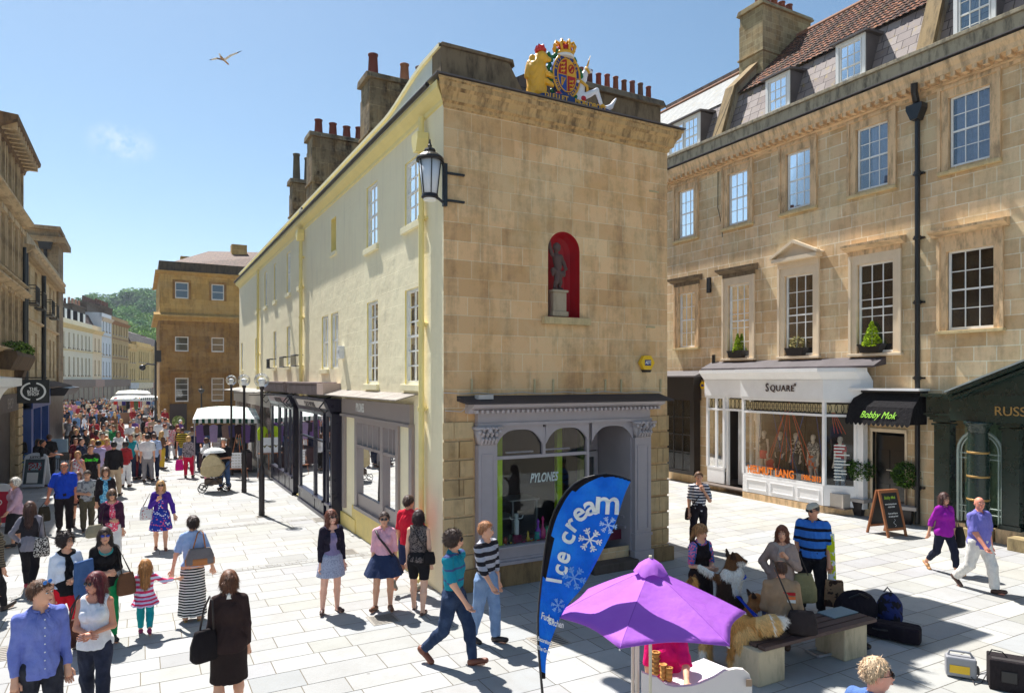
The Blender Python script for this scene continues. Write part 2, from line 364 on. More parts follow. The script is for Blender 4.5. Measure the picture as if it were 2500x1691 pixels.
# ================= GROUND =================
m_ground=paint((120,112,98),.9,.12,.2,bump=.2,scale=.5)
gb=B(); gb.poly([(-900,-300,0),(900,-300,0),(900,1500,0),(-900,1500,0)]); gb.build('ground',m_ground,kind='structure')
def slabs():
    rnd=random.Random(3); b=B(); cols=[]; y=-13.; g=.006
    while y<62:
        h=rnd.choice([.42,.45,.45,.52,.6]) if y<30 else .6
        x=-10-rnd.random(); xe=17 if y<14 else 8
        while x<xe:
            w=rnd.choice([.55,.7,.8,.9,1.05,.65])*(1. if y<25 else 1.5)
            t=rnd.gauss(0,.045); wv=rnd.gauss(0,.008)
            t*=.6; bc=(.40+t,.40+t,.388+t-wv) if rnd.random()<.9 else (.39+t,.40+t,.40+t)
            if x>4.8 and rnd.random()<.4: bc=(.46+t,.45+t,.41+t)
            b.poly([(x+g,y+g,.004),(x+w-g,y+g,.004),(x+w-g,y+h-g,.004),(x+g,y+h-g,.004)]); cols.extend([(*bc,1)]*4); x+=w
        y+=h
    for (yc,xa,xb_) in ((G(560,1193)[1],-10.,-.1),(G(498,1302)[1],-10.,-.1),(G(640,1150)[1]+9,-8.,-.2)):
        for r_ in range(2):
            x=xa
            while x<xb_:
                w=rnd.uniform(.09,.15); tt=rnd.gauss(.36,.05); y_=yc+r_*.11; b.poly([(x+g,y_+g,.009),(x+w-g,y_+g,.009),(x+w-g,y_+.11-g,.009),(x+g,y_+.11-g,.009)]); cols.extend([(tt,tt,tt*.97,1)]*4); x+=w
        b.poly([(xa,yc-.01,.0065),(xb_,yc-.01,.0065),(xb_,yc+.23,.0065),(xa,yc+.23,.0065)]); cols.extend([(.2,.18,.15,1)]*4)
    o=b.build('pavement',attrmat('paving_slab','tint',.82,.35,.25,45.,.22),kind='structure')
    at=o.data.color_attributes.new('tint','FLOAT_COLOR','POINT'); at.data.foreach_set('color',np.array(cols,dtype=np.float32).ravel())
slabs()
# ================= CORNER BUILDING =================
S_FR=stone((244,206,160),(228,186,140),(246,226,190),.62,.335,.42,.006,1.3,(98,72,54),0.,0.,.4)
S_QU=stone((222,192,148),(196,164,120),(130,106,74),1.1,.345,.4,.012,4.1)
S_TR=plainstone((200,166,116),.8,(74,56,42)); S_DK=plainstone((128,112,90),.75,(52,44,38),3.); S_SILL=plainstone((206,184,138),.35)
Y_W=render_wall((255,240,204)); Y_P=paint((240,222,148),.5,.05); Y_SILL=paint((246,236,196),.6,.06)
LIL=paint((172,162,164),.42,.06); LIL2=paint((186,176,176),.42,.06); LEAD=paint((92,86,86),.6,.15); GREYP=paint((158,146,142),.45,.05)
WHITE=paint((238,238,234),.4,.03); BLACKM=paint((22,20,22),.35,.1); NAVY=paint((30,28,48),.3,.1); CREAM=paint((226,206,176),.5,.05)
TY0=TY(0.); TX0=TX(0.)
cb=thing('corner_building','yellow rendered and bare stone corner building with a coat of arms on its cornice','building',(0,0,0))
# --- stone front wall ---
b=B(); nx0,nx1,nz0,nzs=2.19,2.93,5.07,6.39; nr=(nx1-nx0)/2; ncx=(nx0+nx1)/2; nzt=nzs+nr
ops=[(nx0,nx1,nz0,nzt),(.98,4.17,.42,3.0)]
wall(b,TY0,0,5.2,0,8.86,ops,reveal=False)
n=14; arc=[(ncx-nr*math.cos(math.pi*i/n),nzs+nr*math.sin(math.pi*i/n)) for i in range(n+1)]
for i in range(n):
    (xa,za),(xb,zb)=arc[i],arc[i+1]; b.poly([(xa,0,za),(xb,0,zb),(xb,0,nzt),(xa,0,nzt)])
b.build('front_wall',S_FR,cb)
# niche
b=B(); dn=.36; prof=[(nx0,nz0)]+arc+[(nx1,nz0)]
for i in range(len(prof)-1):
    (xa,za),(xb,zb)=prof[i],prof[i+1]
    k=4
    for j in range(k):
        def pt(x,z,t):
            u=x-ncx; return (ncx+u*math.cos(t*math.pi/2)**.55 if t<1 else ncx, dn*math.sin(t*math.pi/2), (nzs+(z-nzs)*math.cos(t*math.pi/2)**.55 if (z>nzs and t<1) else (nzs if z>nzs else z)))
        t0,t1=j/k,(j+1)/k
        b.poly([pt(xa,za,t0),pt(xb,zb,t0),pt(xb,zb,t1),pt(xa,za,t1)])
b.box(nx0,nx1,0,dn+.02,nz0-.01,nz0+.02)
nic=b.build('niche',paint((176,16,30),.6,.12,bump=.1),cb,label='arched red painted niche holding the statue')
b=B(); b.box(2.04,3.12,-.14,.0,4.93,5.068); b.build('sill',S_SILL,nic,bevel=.012)
# quoins at the base of the stone front
QB=[B(),B()]; rnd=random.Random(5); z=.0; k=0
while z<2.95:
    for qi,(p,q) in enumerate(((-.02,.585),(4.66,5.22))):
        b=QB[qi]; mid=p+(q-p)*rnd.uniform(.35,.7)
        b.box(p,mid-.003,-.035,.0,z+.022,z+.328); b.box(mid+.003,q,-.035,.0,z+.022,z+.328)
    z+=.345;k+=1
[q_.build('rusticated_quoin',S_QU,cb,bevel=.012) for q_ in QB]
b=B(); b.box(4.66,5.28,-.14,-.036,0,.3); b.build('corner_plinth',plainstone((150,122,84),.6),cb,bevel=.02); b=B(); b.box(-.04,1.0,-.10,-.036,0,.42); b.box(1.0,3.08,-.10,0,0,.42); b.build('plinth',plainstone((150,122,84),.6),cb,bevel=.02)
# --- cornice (mitred sweep around the corner, front + left) ---
def cornice(prof,path,name,mat,parent,**k):
    """prof: (out,z) list; path: xy corners with per-corner outward mitre vectors"""
    b=B()
    for i in range(len(path)-1):
        (p,m0),(q,m1)=path[i],path[i+1]
        for j in range(len(prof)-1):
            (o0,z0),(o1,z1)=prof[j],prof[j+1]
            b.poly([(p[0]+m0[0]*o0,p[1]+m0[1]*o0,z0),(q[0]+m1[0]*o0,q[1]+m1[1]*o0,z0),(q[0]+m1[0]*o1,q[1]+m1[1]*o1,z1),(p[0]+m0[0]*o1,p[1]+m0[1]*o1,z1)])
    for (p,mm) in (path[0],path[-1]): b.poly([(p[0]+mm[0]*o,p[1]+mm[1]*o,z) for o,z in prof])
    return b.build(name,mat,parent,**k)
pf=[(0,8.72),(.03,8.74),(.04,8.80),(.10,8.83),(.11,8.9),(.16,8.98),(.21,9.03),(.22,9.11),(.25,9.13),(.25,9.17),(0,9.19)]
cornice(pf,[((0,0),(-.8,-1)),((5.2,0),(1,-1)),((5.2,3),(1,0))],'cornice',S_TR,cb)
b=B(); b.prism([(-.24,-.28),(5.48,-.28),(5.48,.3),(-.24,.3)],'z',9.192,9.215); b.build('lead_flashing',LEAD,cb)
pl=[(0,8.78),(.03,8.80),(.04,8.86),(.12,8.93),(.20,8.99),(.21,9.06),(.21,9.10),(0,9.12)]
cornice(pl,[((0,28.4),(-1,0)),((0,.0),(-1,-.9))],'cornice',Y_P,cb,label='yellow painted eaves cornice along the side street')
b=B(); b.tube([(-.25,.15,9.13),(-.25,28.4,9.13)],.045,8); b.build('gutter',paint((52,44,40),.6),cb)
# parapet along the side street, with swept rise to the corner block
def zpar(y): return 9.55+.3*max(0,min(1,(3.4-y)/2.6))**2*(3-2*max(0,min(1,(3.4-y)/2.6)))
ys=[28.4,20,12,8]+[3.6-.3*i for i in range(12)]+[.12]
b=B(); c2=B()
for i in range(len(ys)-1):
    y0,y1=ys[i],ys[i+1]; z0,z1=zpar(y0),zpar(y1)
    for x in (.02,.22): b.poly([(x,y0,9.12),(x,y1,9.12),(x,y1,z1),(x,y0,z0)])
    for (dz,) in ((0,),): 
        c2.add([(-.04,y0,z0),(-.04,y1,z1),(.28,y1,z1),(.28,y0,z0),(-.04,y0,z0+.07),(-.04,y1,z1+.07),(.28,y1,z1+.07),(.28,y0,z0+.07)],[(0,1,2,3),(4,5,6,7),(0,1,5,4),(3,2,6,7)])
b.build('parapet',paint((214,220,214),.7,.06),cb); c2.build('coping',Y_SILL,cb)
b=B(); b.prism([(.0,9.2),(1.72,9.2),(1.72,9.36),(1.40,9.87),(.0,9.87)],'y',.12,.55); b.prism([(.0,9.872),(1.44,9.872),(1.5,9.80),(1.46,9.93),(0,9.93)],'y',.07,.6); b.build('corner_parapet',S_DK,cb,bevel=.01)
b=B(); b.box(1.73,4.2,.35,.55,9.2,9.42); b.build('low_parapet',S_DK,cb)
# side wall
Yop=[(1.13,2.02,6.95,8.25),(3.87,4.71,6.95,8.42),(7.6,8.15,7.42,8.38),(1.13,2.02,3.76,5.67),(3.83,4.68,3.75,5.68),(7.36,8.15,4.16,5.72),(8.49,9.28,4.16,5.72)]
u2=[(12.14,12.61),(14.12,14.8),(16.97,17.46),(19.26,19.9),(21.62,22.18)]; u1=[(12.0,12.61),(14.12,14.8),(16.97,17.6),(22.0,22.6),(26.95,27.65)]
Yop+=[(p,q,7.0,8.5) for p,q in u2]+[(p,q,4.35,5.8) for p,q in u1]
b=B(); wall(b,TX0,0,28.4,3.3,8.9,Yop,.2)
shopops=[(2.43,5.41,.79,2.87),(6.95,11.25,.05,3.3),(12.15,16.5,.1,3.3)]
wall(b,TX0,0,28.4,0,3.3,shopops,.25)
b.build('side_wall',[Y_W,Y_P],cb,label='cream rendered side wall')
b=B(); b.box(5.195,5.2,0.01,28.4,0,8.9); b.box(0,5.2,28.39,28.4,0,8.9); b.box(.25,4.95,.6,28.0,8.9,9.0); b.box(1.2,1.25,.3,28,3.3,8.85,m=1); b.box(.1,5.1,6,28.3,3.1,3.2); b.build('back_walls_and_dark_sheet',[S_FR,paint((26,22,22),.9)],cb)  # thin near-black sheet behind the upper windows, added so the rooms read dark
b=B(); b.prism([(.3,9.1),(2.7,10.5),(5.1,9.1)],'y',1.2,28.2); b.build('roof',tiles((96,90,88),(78,74,74),(50,48,48),.4,.25),cb)
CURT=cloth((205,205,200)); 
for i,(p,q,r,s) in enumerate(Yop):
    if i==2:
        bb=B(); bb.box(p,q,.19,.21,r,s,T=TX0); w=bb.build('blind_window',Y_P,cb)
        sb=B(); sb.box(p-.08,q+.08,-.05,0,r-.1,r,T=TX0); sb.build('sill',Y_SILL,w); continue
    near=i<7
    if i in (0,1): c_,r_=2,4
    elif i in (3,4): c_,r_=2,6
    else: c_,r_=2,2
    window(cb,TX0,p,q,r,s,c_,r_,.045 if near else .05,.06 if near else .075,.028,sill=(.1,.13,.07,Y_SILL) if i not in (5,) else None,curtain=(CURT,[(0,.3)]) if i in (0,1,3) else None)
# down pipes
def pipe(parent,T,a,z0,z1,r=.055,mat=Y_P,out=.1,joints=(),hopper=None,label=None,shoe=True):
    b=B(); pts=[(a,-out,z1),(a,-out,z0+.12)]
    if shoe: pts.append((a,-out-.1,z0+.03))
    b.tube(pts,r,10,T=T)
    for z in joints: b.tube([(a,-out,z-.04),(a,-out,z+.04)],r*1.35,10,T=T); b.box(a-.1,a+.1,-.06,0,z-.02,z+.02,T=T)
    if hopper: 
        hz=hopper; b.prism([(a-.07,hz-.22),(a+.07,hz-.22),(a+.16,hz),(a+.16,hz+.12),(a-.16,hz+.12),(a-.16,hz)],'y',-.24,-.02,T=T)
    return b.build('downpipe',mat,parent,smooth=False,label=label)
pipe(cb,TX0,.83,.03,8.8,joints=(1.1,3.3,4.9,6.9,8.3),hopper=8.35,label='yellow downpipe nearest the corner')
pipe(cb,TX0,11.8,.03,8.8,joints=(1.5,2.9,5.9,6.9,7.9),hopper=8.65,label='cream downpipe halfway along the side wall')
pipe(cb,TX0,21.1,3.3,8.8,joints=(5.,7.))
# chimney stacks with pots
def stack(parent,x0,x1,y0,y1,z0,z1,pots,mat,capm,label=None,cap=.08,pm=None):
    b=B(); b.box(x0,x1,y0,y1,z0,z1-.5); zm=z0+(z1-z0)*.5
    b.box(x0-.05,x1+.05,y0-.05,y1+.05,zm,zm+.07); b.box(x0+.02,x1-.02,y0+.02,y1-.02,z1-.5,z1-.12)
    b.prism([(y0-cap,z1-.12),(y1+cap,z1-.12),(y1-.02,z1+.06),(y0+.02,z1+.06)],'x',x0-cap,x1+cap)
    c=b.build('chimney',[mat],parent,label=label,bevel=.015)
    for (px,py,h,r,c_) in pots:
        r*=1.22 if r>.1 else 1.; c_=tuple(int(v*.85) for v in c_)
        pb=B(); pb.lathe([(r,z1),(r*.98,z1+.05),(r*.78,z1+h*.93),(r*.9,z1+h*.94),(r*.92,z1+h),(r*.7,z1+h),(r*.62,z1+h*.6)],px,py,14)
        pb.build('chimney_pot',paint(c_,.7,.18,bump=.3),c,smooth=True)
    return c
SB=stone((150,134,108),(128,112,88),(172,154,120),.7,.5,1.,.008,7.,(44,38,34))
RED=(130,62,48); stack(cb,.82,2.75,7.2,8.1,9.,12.35,[(1.05,7.6,.72,.13,RED),(1.95,7.5,.6,.12,(186,128,92)),(2.42,7.5,.62,.12,(86,48,44)),(1.5,7.6,.15,.1,(90,80,76))],SB,S_DK)
stack(cb,.52,2.6,13.,13.9,9.,12.5,[(.84,13.4,.62,.13,RED),(1.35,13.4,.58,.13,RED),(1.85,13.4,.55,.13,(136,70,56)),(2.3,13.4,.6,.12,RED)],SB,S_DK)
stack(cb,.62,1.7,17.0,17.7,9.,11.9,[(.85,17.35,1.15,.13,(112,104,84)),(1.3,17.35,1.05,.13,(104,98,78))],SB,S_DK)
stack(cb,3.95,6.1,1.2,1.9,9.,10.42,[(4.02+.245*i,1.55,.5-.03*(i%3==2),.075,[(150,72,56),(110,60,52),(160,74,58),(166,84,66),(150,86,62),(132,80,62),(146,86,74),(120,90,78)][i%8]) for i in range(9)],S_DK,S_DK,label='long low stack with a row of nine clay pots')
# --- shopfront on the stone front ---
sf=B(); 
for (p,q) in ((.62,1.0),(4.2,4.62)):
    sf.box(p,q,-.16,0,.3,2.66); sf.box(p-.04,q+.04,-.2,0,0,.32)
    for (i0,i1) in ((.07,.1),): 
        sf.box(p+.06,p+.09,-.175,-.16,.75,2.5); sf.box(q-.09,q-.06,-.175,-.16,.75,2.5); sf.box(p+.09,q-.09,-.175,-.16,2.47,2.5); sf.box(p+.09,q-.09,-.175,-.16,.75,.78)
    sf.box(p-.02,q+.02,-.185,0,.62,.68)
sf.box(.6,4.64,-.17,0,3.0,3.06); sf.box(.62,4.62,-.13,0,3.06,3.24)
# arched head over the three bays: spandrel boards
def arched(bb,xa,xb,zs,zt,y0,y1,rise):
    n=12; pts=[]
    for i in range(n+1):
        t=i/n; x=xa+(xb-xa)*t; e=abs(2*t-1); z=zs+rise*(1-e**3.2)
        pts.append((x,z))
    for i in range(n):
        (p,za),(q,zb)=pts[i],pts[i+1]; bb.add([(p,y0,za),(q,y0,zb),(q,y0,zt),(p,y0,zt),(p,y1,za),(q,y1,zb),(q,y1,zt),(p,y1,zt)],[(0,1,2,3),(4,5,6,7),(0,1,5,4)])
for (xa,xb) in ((1.0,2.02),(2.08,3.08),(3.16,4.2)): arched(sf,xa,xb,2.62,3.0,-.1,-.05,.3)
shopm=sf.build('shopfront_surround',LIL,cb,label='lilac grey wooden shopfront with carved capitals')
# capitals with acanthus leaves
rnd=random.Random(2)
for xc in (.81,4.41):
    b=B()
    b.prism([(xc-.17,2.66),(xc+.17,2.66),(xc+.25,2.97),(xc-.25,2.97)],'y',-.19,0); b.box(xc-.27,xc+.27,-.27,0,2.95,3.0)
    for row,(zz,nn,w) in enumerate(((2.68,5,.06),(2.78,4,.07),(2.87,3,.08))):
        for i in range(nn):
            x=xc-.18+.36*(i+.5)/nn
            b.tube([(x,-.19,zz),(x,-.215-.012*row,zz+.07),(x,-.25-.015*row,zz+.11),(x,-.275-.01*row,zz+.075)],[.03,.035,.03,.012],6)
    for s in (-1,1): b.ball((xc+s*.21,-.24,2.91),.045,8)
    b.ball((xc,-.26,2.93),.05,8); b.build('carved_capital',LIL2,shopm,smooth=True)
# dentil cornice
b=B(); b.prism([(0,3.24),(-.17,3.24),(-.2,3.3),(-.36,3.36),(-.38,3.41),(0,3.41)],'x',.42,4.82)
x=.5
while x<4.76: b.box(x,x+.05,-.3,-.16,3.245,3.30); x+=.105
b.build('dentil_cornice',LIL2,shopm)
b=B(); b.prism([(.02,3.47),(-.46,3.415),(-.46,3.445),(.0,3.56)],'x',.26,4.98); b.build('lead_canopy',paint((62,54,56),.7,.25),shopm)
# windows + stall riser
b=B(); b.box(1.0,3.08,-.09,.06,.42,.52); b.box(1.0,3.08,-.06,.06,.52,.72); b.box(.98,3.1,-.15,.04,.72,.75)
b.box(1.0,1.035,-.06,.0,.75,3.0); b.box(3.05,3.1,-.09,.0,.75,3.0); b.box(1.03,3.05,-.075,-.0,2.37,2.43); b.box(2.02,2.08,-.09,-.02,2.43,2.95)
b.box(1.0,3.08,-.16,-.09,.42,.48)
wf=b.build('shop_window_frame',LIL,shopm)
b=B(); b.box(1.03,3.06,-.035,-.03,.74,2.4); b.build('pane',glass((.92,.95,.95),.3),wf)
b=B(); b.box(1.03,3.06,-.035,-.03,2.4,3.0); b.build('pane',glass((.8,.8,.86),.6),wf)
# recessed porch (right bay): side panels, ceiling, floor step, door
b=B(); b.box(4.16,4.2,-.05,1.15,.2,3.0); b.box(3.1,4.2,.0,1.15,2.96,3.0); b.box(3.12,4.16,1.1,1.15,2.3,2.96); b.box(3.06,3.12,.0,1.1,.2,.7)
b.box(4.13,4.16,.1,1.05,.75,.8); b.box(4.14,4.16,.15,1.0,.95,1.0); 
b.build('porch_panelling',LIL,shopm)
b=B(); b.box(3.06,3.1,.02,1.1,.72,2.9); b.build('porch_side_glass',glass((.85,.9,.9),1.),shopm)
b=B(); b.box(3.08,4.2,-.3,1.2,0,.19); b.build('porch_step',plainstone((98,86,78),.5),cb,bevel=.02)
b=B(); b.box(3.14,3.24,1.06,1.1,.2,2.28); b.box(4.04,4.14,1.06,1.1,.2,2.28); b.box(3.24,4.04,1.06,1.1,2.16,2.28); b.box(3.24,4.04,1.06,1.1,.2,.6); b.box(3.3,4.0,1.04,1.06,2.55,2.6); b.box(3.3,4.0,1.04,1.06,2.38,2.43)
for i in range(5): b.tube([(3.36+.13*i,1.045,2.43),(3.42+.13*i,1.045,2.49),(3.36+.13*i,1.045,2.55)],.008,5); b.tube([(3.42+.13*i,1.045,2.43),(3.36+.13*i,1.045,2.49),(3.42+.13*i,1.045,2.55)],.008,5)
dr=b.build('door',LIL2,shopm); b=B(); b.box(3.24,4.04,1.07,1.075,.6,2.16); b.build('pane',glass(),dr); b=B(); b.tube([(3.33,1.03,.9),(3.33,1.03,1.9)],.012,8); b.build('handle',paint((200,150,40),.3,metal=.8),dr)
# lime green display reveals and interior
LIME=paint((196,226,20),.5)
b=B(); b.box(1.02,1.2,.02,.2,.74,3.0); b.box(2.72,2.84,.5,.6,.74,3.0); b.build('lime_reveal_panel',LIME,shopm)
b=B(); b.box(1.0,4.9,.25,.3,.5,.7); b.box(1.0,3.06,.0,.6,.5,.74); b.build('display_shelf',paint((110,20,48),.5),shopm)
b=B(); b.box(.95,4.95,3.4,3.45,0,3.1); b.box(.9,.95,.3,3.4,0,3.1); b.box(4.95,5.0,.3,3.4,0,3.1); b.box(.9,5,.3,3.4,3.08,3.1); b.box(.9,5,.3,3.4,-.0,.05); b.build('shop_interior',paint((74,60,58),.8),shopm)
b=B()
for (x0,z0,x1) in ((1.35,2.45,1.95),(2.2,2.47,2.8)): b.box(x0,x1,.15,.2,z0,z0+.03)
b.build('display_shelf',WHITE,shopm)
b=B()
for (x0,x1,z) in ((1.9,2.6,1.35),(1.5,2.1,1.0)): b.box(x0,x1,1.0,1.6,z,z+.03); b.box(x0+.05,x0+.08,1.0,1.05,.1,z); b.box(x1-.08,x1-.05,1.0,1.05,.1,z)
b.build('counter',paint((150,144,140),.6),shopm)
lettering('PYLONES',paint((196,206,202),.5),shopm,lambda x,y,z:(2.08+x+.18*y,-.045-z,1.97+y),.24,.002,.62,off=.006,label='pale slanting lettering on the shop window')
# things displayed in the shop window
rnd=random.Random(11)
def vessel(x,y,z,prof,c,label,cat='ornament',name='ornament',rough=.25,extra=None):
    bb=B(); bb.lathe([(r,h) for r,h in prof],0,0,12)
    if extra: extra(bb)
    o=bb.build(name,paint(c,rough,.03,spec=.6),local=True,smooth=True); o.location=(x,y,z); return tagit(o,label,cat,'gifts displayed in the shop window')
vessel(1.14,.12,.745,[(.055,0),(.06,.02),(.06,.32),(.055,.33),(.05,.3)],(196,210,30),'lime green cylinder pot holding brushes in the shop window','pot','pot',extra=lambda b:[b.tube([(.02*math.cos(i),.02*math.sin(i),.2),(.05*math.cos(i*1.7),.04*math.sin(i*2),.45)],.006,5) for i in range(7)])
vessel(1.6,.2,.745,[(.11,0),(.12,.03),(.1,.12),(.12,.13)],(130,16,70),'round crimson dish under the white cylinder in the shop window','dish','dish')
vessel(1.6,.2,.88,[(.045,0),(.05,.01),(.05,.27),(.03,.28),(.03,.33),(.04,.34),(.04,.4)],(216,216,214),'white cylinder with a brass collar and curled arms in the shop window','ornament',extra=lambda b:[b.tube([(s*.04,0,.3),(s*.12,0,.3),(s*.15,0,.36)],.01,6) for s in (-1,1)])
for x,c,h,l in ((2.06,(150,60,190),.36,'purple skittle shaped bottle beside the pink one'),(2.17,(214,50,120),.4,'pink skittle shaped bottle with a figure on top'),(2.27,(60,160,110),.2,'small green stemmed ornament behind the pink bottle')):
    vessel(x,.16,.745,[(.04,0),(.06,.05),(.055,.18),(.02,.24),(.022,h-.05),(.035,h-.02),(.01,h+.04)],c,l,'bottle','bottle')
vessel(2.0,.1,.745,[(.05,0),(.055,.05),(.04,.12),(.05,.13),(.05,.16)],(60,170,160),'glass jar with a turquoise lid in the shop window','jar','jar')
vessel(2.33,.08,.745,[(.08,0),(.09,.04),(.05,.05),(.08,.08),(.06,.12),(.03,.15)],(220,190,40),'yellow and green layered toy at the front of the shop window','toy','toy')
vessel(1.8,.1,.745,[(.03,0),(.04,.06),(.02,.1),(.025,.16),(.008,.2)],(220,180,30),'small yellow rabbit shaped figure in the shop window','figure','figure')
vessel(1.3,.1,.745,[(.035,0),(.04,.08),(.02,.14)],(176,70,40),'small copper coloured pot near the left of the shop window','pot','pot')
vessel(1.42,.12,.745,[(.04,0),(.042,.16),(.03,.17)],(40,60,30),'dark green tumbler near the lime green pot','tumbler','tumbler')
b=B(); cc=[]
for i in range(70):
    x=1.08+1.9*rnd.random(); y=.0+.2*rnd.random(); b.ball((x,y,.765),(.012+.03*rnd.random(),.02,.012),6); cc+= [(*s2l(rnd.choice([(210,60,60),(230,200,60),(60,60,60),(200,110,40),(230,230,230),(200,40,110)])),1)]*(len(b.v)-len(cc))
tr=b.build('trinkets',attrmat('trinket','tint',.4),smooth=True); tagit(tr,'scatter of tiny bright trinkets along the shop window ledge','trinkets',kind='stuff')
at=tr.data.color_attributes.new('tint','FLOAT_COLOR','POINT'); at.data.foreach_set('color',np.array(cc,dtype=np.float32).ravel())
# wires and small fixings on the stone front
b=B(); b.tube([(0,-.02,3.62)]+[(.35+x*.31,-.05,3.6+.02*math.sin(x*2)) for x in range(16)],.008,5); b.tube([(.02,-.03,3.3),(.3,-.1,3.28),(.62,-.12,3.5),(.9,-.1,3.56)],.008,5); b.box(.55,.85,-.3,-.14,3.50,3.58)
b.build('wall_cable',paint((196,190,184),.5),cb)
for x in (.55,1.88,2.3,3.55,3.95,5.0): b=B(); b.tube([(x,-.012,3.6),(x,-.02,3.82)],.022,6); b.ball((x,-.02,3.84),.028,6); b.build('conduit_stub',paint((190,176,136),.7),cb)
b=B(); b.box(3.08,3.17,-.03,0,3.6,3.68); b.box(4.62,4.85,-.02,0,4.95,4.98); b.box(4.7,4.95,-.02,0,7.83,7.86)
b.build('wall_fixing',paint((190,176,136),.7),cb)
# --- side street shopfronts ---
P=thing_p=None
b=B(); b.box(1.5,6.66,-.09,.0,2.97,3.36,T=TX0); b.box(1.46,6.7,-.13,.0,2.91,2.97,T=TX0)
b.box(1.45,1.62,-.07,0,0,2.91,T=TX0); b.box(6.5,6.72,-.07,0,.5,2.91,T=TX0)
b.box(5.36,5.56,-.06,.1,.70,2.9,T=TX0); b.box(2.30,2.45,-.06,.1,.7,2.9,T=TX0); b.box(2.45,5.36,-.06,.1,2.80,2.9,T=TX0); b.box(3.3,3.5,-.06,.1,.7,2.8,T=TX0)
b.box(2.4,5.5,-.10,.1,.66,.74,T=TX0); b.box(2.4,5.4,-.02,.1,.74,1.05,T=TX0); b.box(2.45,5.36,-.05,.08,2.2,2.26,T=TX0)
for y in (2.72,2.98,3.74,4.14,4.55,4.95): b.box(y-.02,y+.02,-.03,.06,2.26,2.8,T=TX0)
gs=b.build('side_shopfront',GREYP,cb,label='grey shopfront with white lettering round the corner')
b=B(); b.box(2.4,5.4,.03,.035,.9,2.85,T=TX0); b.build('pane',glass((.75,.7,.68),2.0),gs)
b=B(); b.box(2.2,5.6,1.4,1.45,.2,2.9,T=TX0); b.build('shop_backdrop',paint((140,40,46),.8),gs)
lettering('PYLONES',WHITE,gs,TX0 and (lambda x,y,z:(-.095-z,4.95-x,3.17+y)),.3,.004,.55,label='white lettering on the grey fascia')
b=B(); b.prism([(0,3.5),(-.42,3.4),(-.42,3.44),(0,3.56)],'y',1.3,7.7); 
b2=B()
for i in range(7): b2.prism([(0,3.56),(-.46,3.445),(-.46,3.465),(0,3.585)],'y',1.25+i*.92,1.25+i*.92+.9)
b2.build('canopy_slab',paint((150,142,134),.8,.25),cb); 
b=B(); b.box(1.2,5.9,-.03,0,0,.68,T=TX0); b.box(5.56,7.0,-.05,0,0,.35,T=TX0); b.build('painted_plinth',paint((232,208,128),.6,.1),cb)
def navyshop(y0,y1,bays,zb,fas,label,word,wc,fm=NAVY,proj=.28):
    """projecting timber shopfront between y0 and y1"""
    b=B(); b.box(y0,y0+.14,-proj,.2,0,3.0,T=TX0); b.box(y1-.14,y1,-proj,.2,0,3.0,T=TX0)
    b.box(y0,y1,-proj-.04,.2,0,.1,T=TX0)
    b.prism([(-.02,2.95),(-proj-.02,2.95),(-proj-.16,3.28),(-.02,3.28)],'y',y0,y1)
    for (p,q,r) in bays:
        b.box(p,p+.07,-proj,-proj+.1,zb,2.95,T=TX0); b.box(q-.07,q,-proj,-proj+.1,zb,2.95,T=TX0); b.box(p+.07,q-.07,-proj,-proj+.1,2.86,2.95,T=TX0)
        b.box(p,q,-proj-.05,-proj+.12,zb-.07,zb,T=TX0); b.box(p+.02,q-.02,-proj+.01,-proj+.09,.1,zb-.07,T=TX0)
        if r: b.box(p+.07,q-.07,-proj+.01,-proj+.07,r,r+.05,T=TX0)
    b.box(y0,y1,-proj-.2,.0,3.28,3.34,T=TX0)
    o=b.build('side_shopfront',fm,cb,label=label)
    g=B()
    for (p,q,r) in bays: g.box(p+.05,q-.05,-proj+.04,-proj+.045,zb,2.9,T=TX0)
    g.build('pane',glass((.8,.85,.8),1.6),o)
    bb=B(); bb.box(y0+.1,y1-.1,1.6,1.65,0,3,T=TX0); bb.build('shop_backdrop',paint((120,104,80),.8),o)
    if word:
        fb=B(); k=.135/.33
        fb.add([TX0(y0+.35,-proj-.04,3.0),TX0(y1-.35,-proj-.04,3.0),TX0(y1-.35,-proj-.155,3.26),TX0(y0+.35,-proj-.155,3.26)],[(0,1,2,3)]); fb.build('fascia_board',wc,o)
        lettering(word,paint((70,60,60),.5),o,lambda x,y,z:(-(-(-proj-.10)*1)*1-.012-z+(-k*y),(y0+y1)/2-x,3.13+y),.24,.003,.8,label='lettering on the fascia')
    return o
ns=navyshop(6.95,11.25,[(9.05,11.1,2.1),(7.9,9.0,2.1),(7.05,7.6,1.9)],.5,1,'dark navy bay shopfront beside the yellow downpipe','CHLOE WYNNE',paint((214,206,200),.5))
n2=navyshop(12.15,16.5,[(14.9,16.4,None),(13.7,14.8,2.2),(12.9,13.6,None),(12.25,12.85,None)],.62,1,'dark blue shopfront with a long narrow sign','WINTER WREN',paint((150,120,124),.5))
# far shops
b=B(); b.box(16.6,28.3,-.25,0,.0,.25,T=TX0); b.box(16.6,28.3,-.3,0,2.75,3.3,T=TX0)
for y in (16.7,19.5,22.3,25.1,28.0): b.box(y,y+.35,-.2,0,.25,2.75,T=TX0)
o=b.build('side_shopfront',paint((176,168,158),.6,.1),cb,label='pale grey far shopfronts')
b=B()
for y in (17.1,19.9,22.7,25.5): b.box(y,y+2.35,-.08,-.07,.3,2.72,T=TX0)
b.build('pane',[paint((96,78,74),.25,.3)],o)
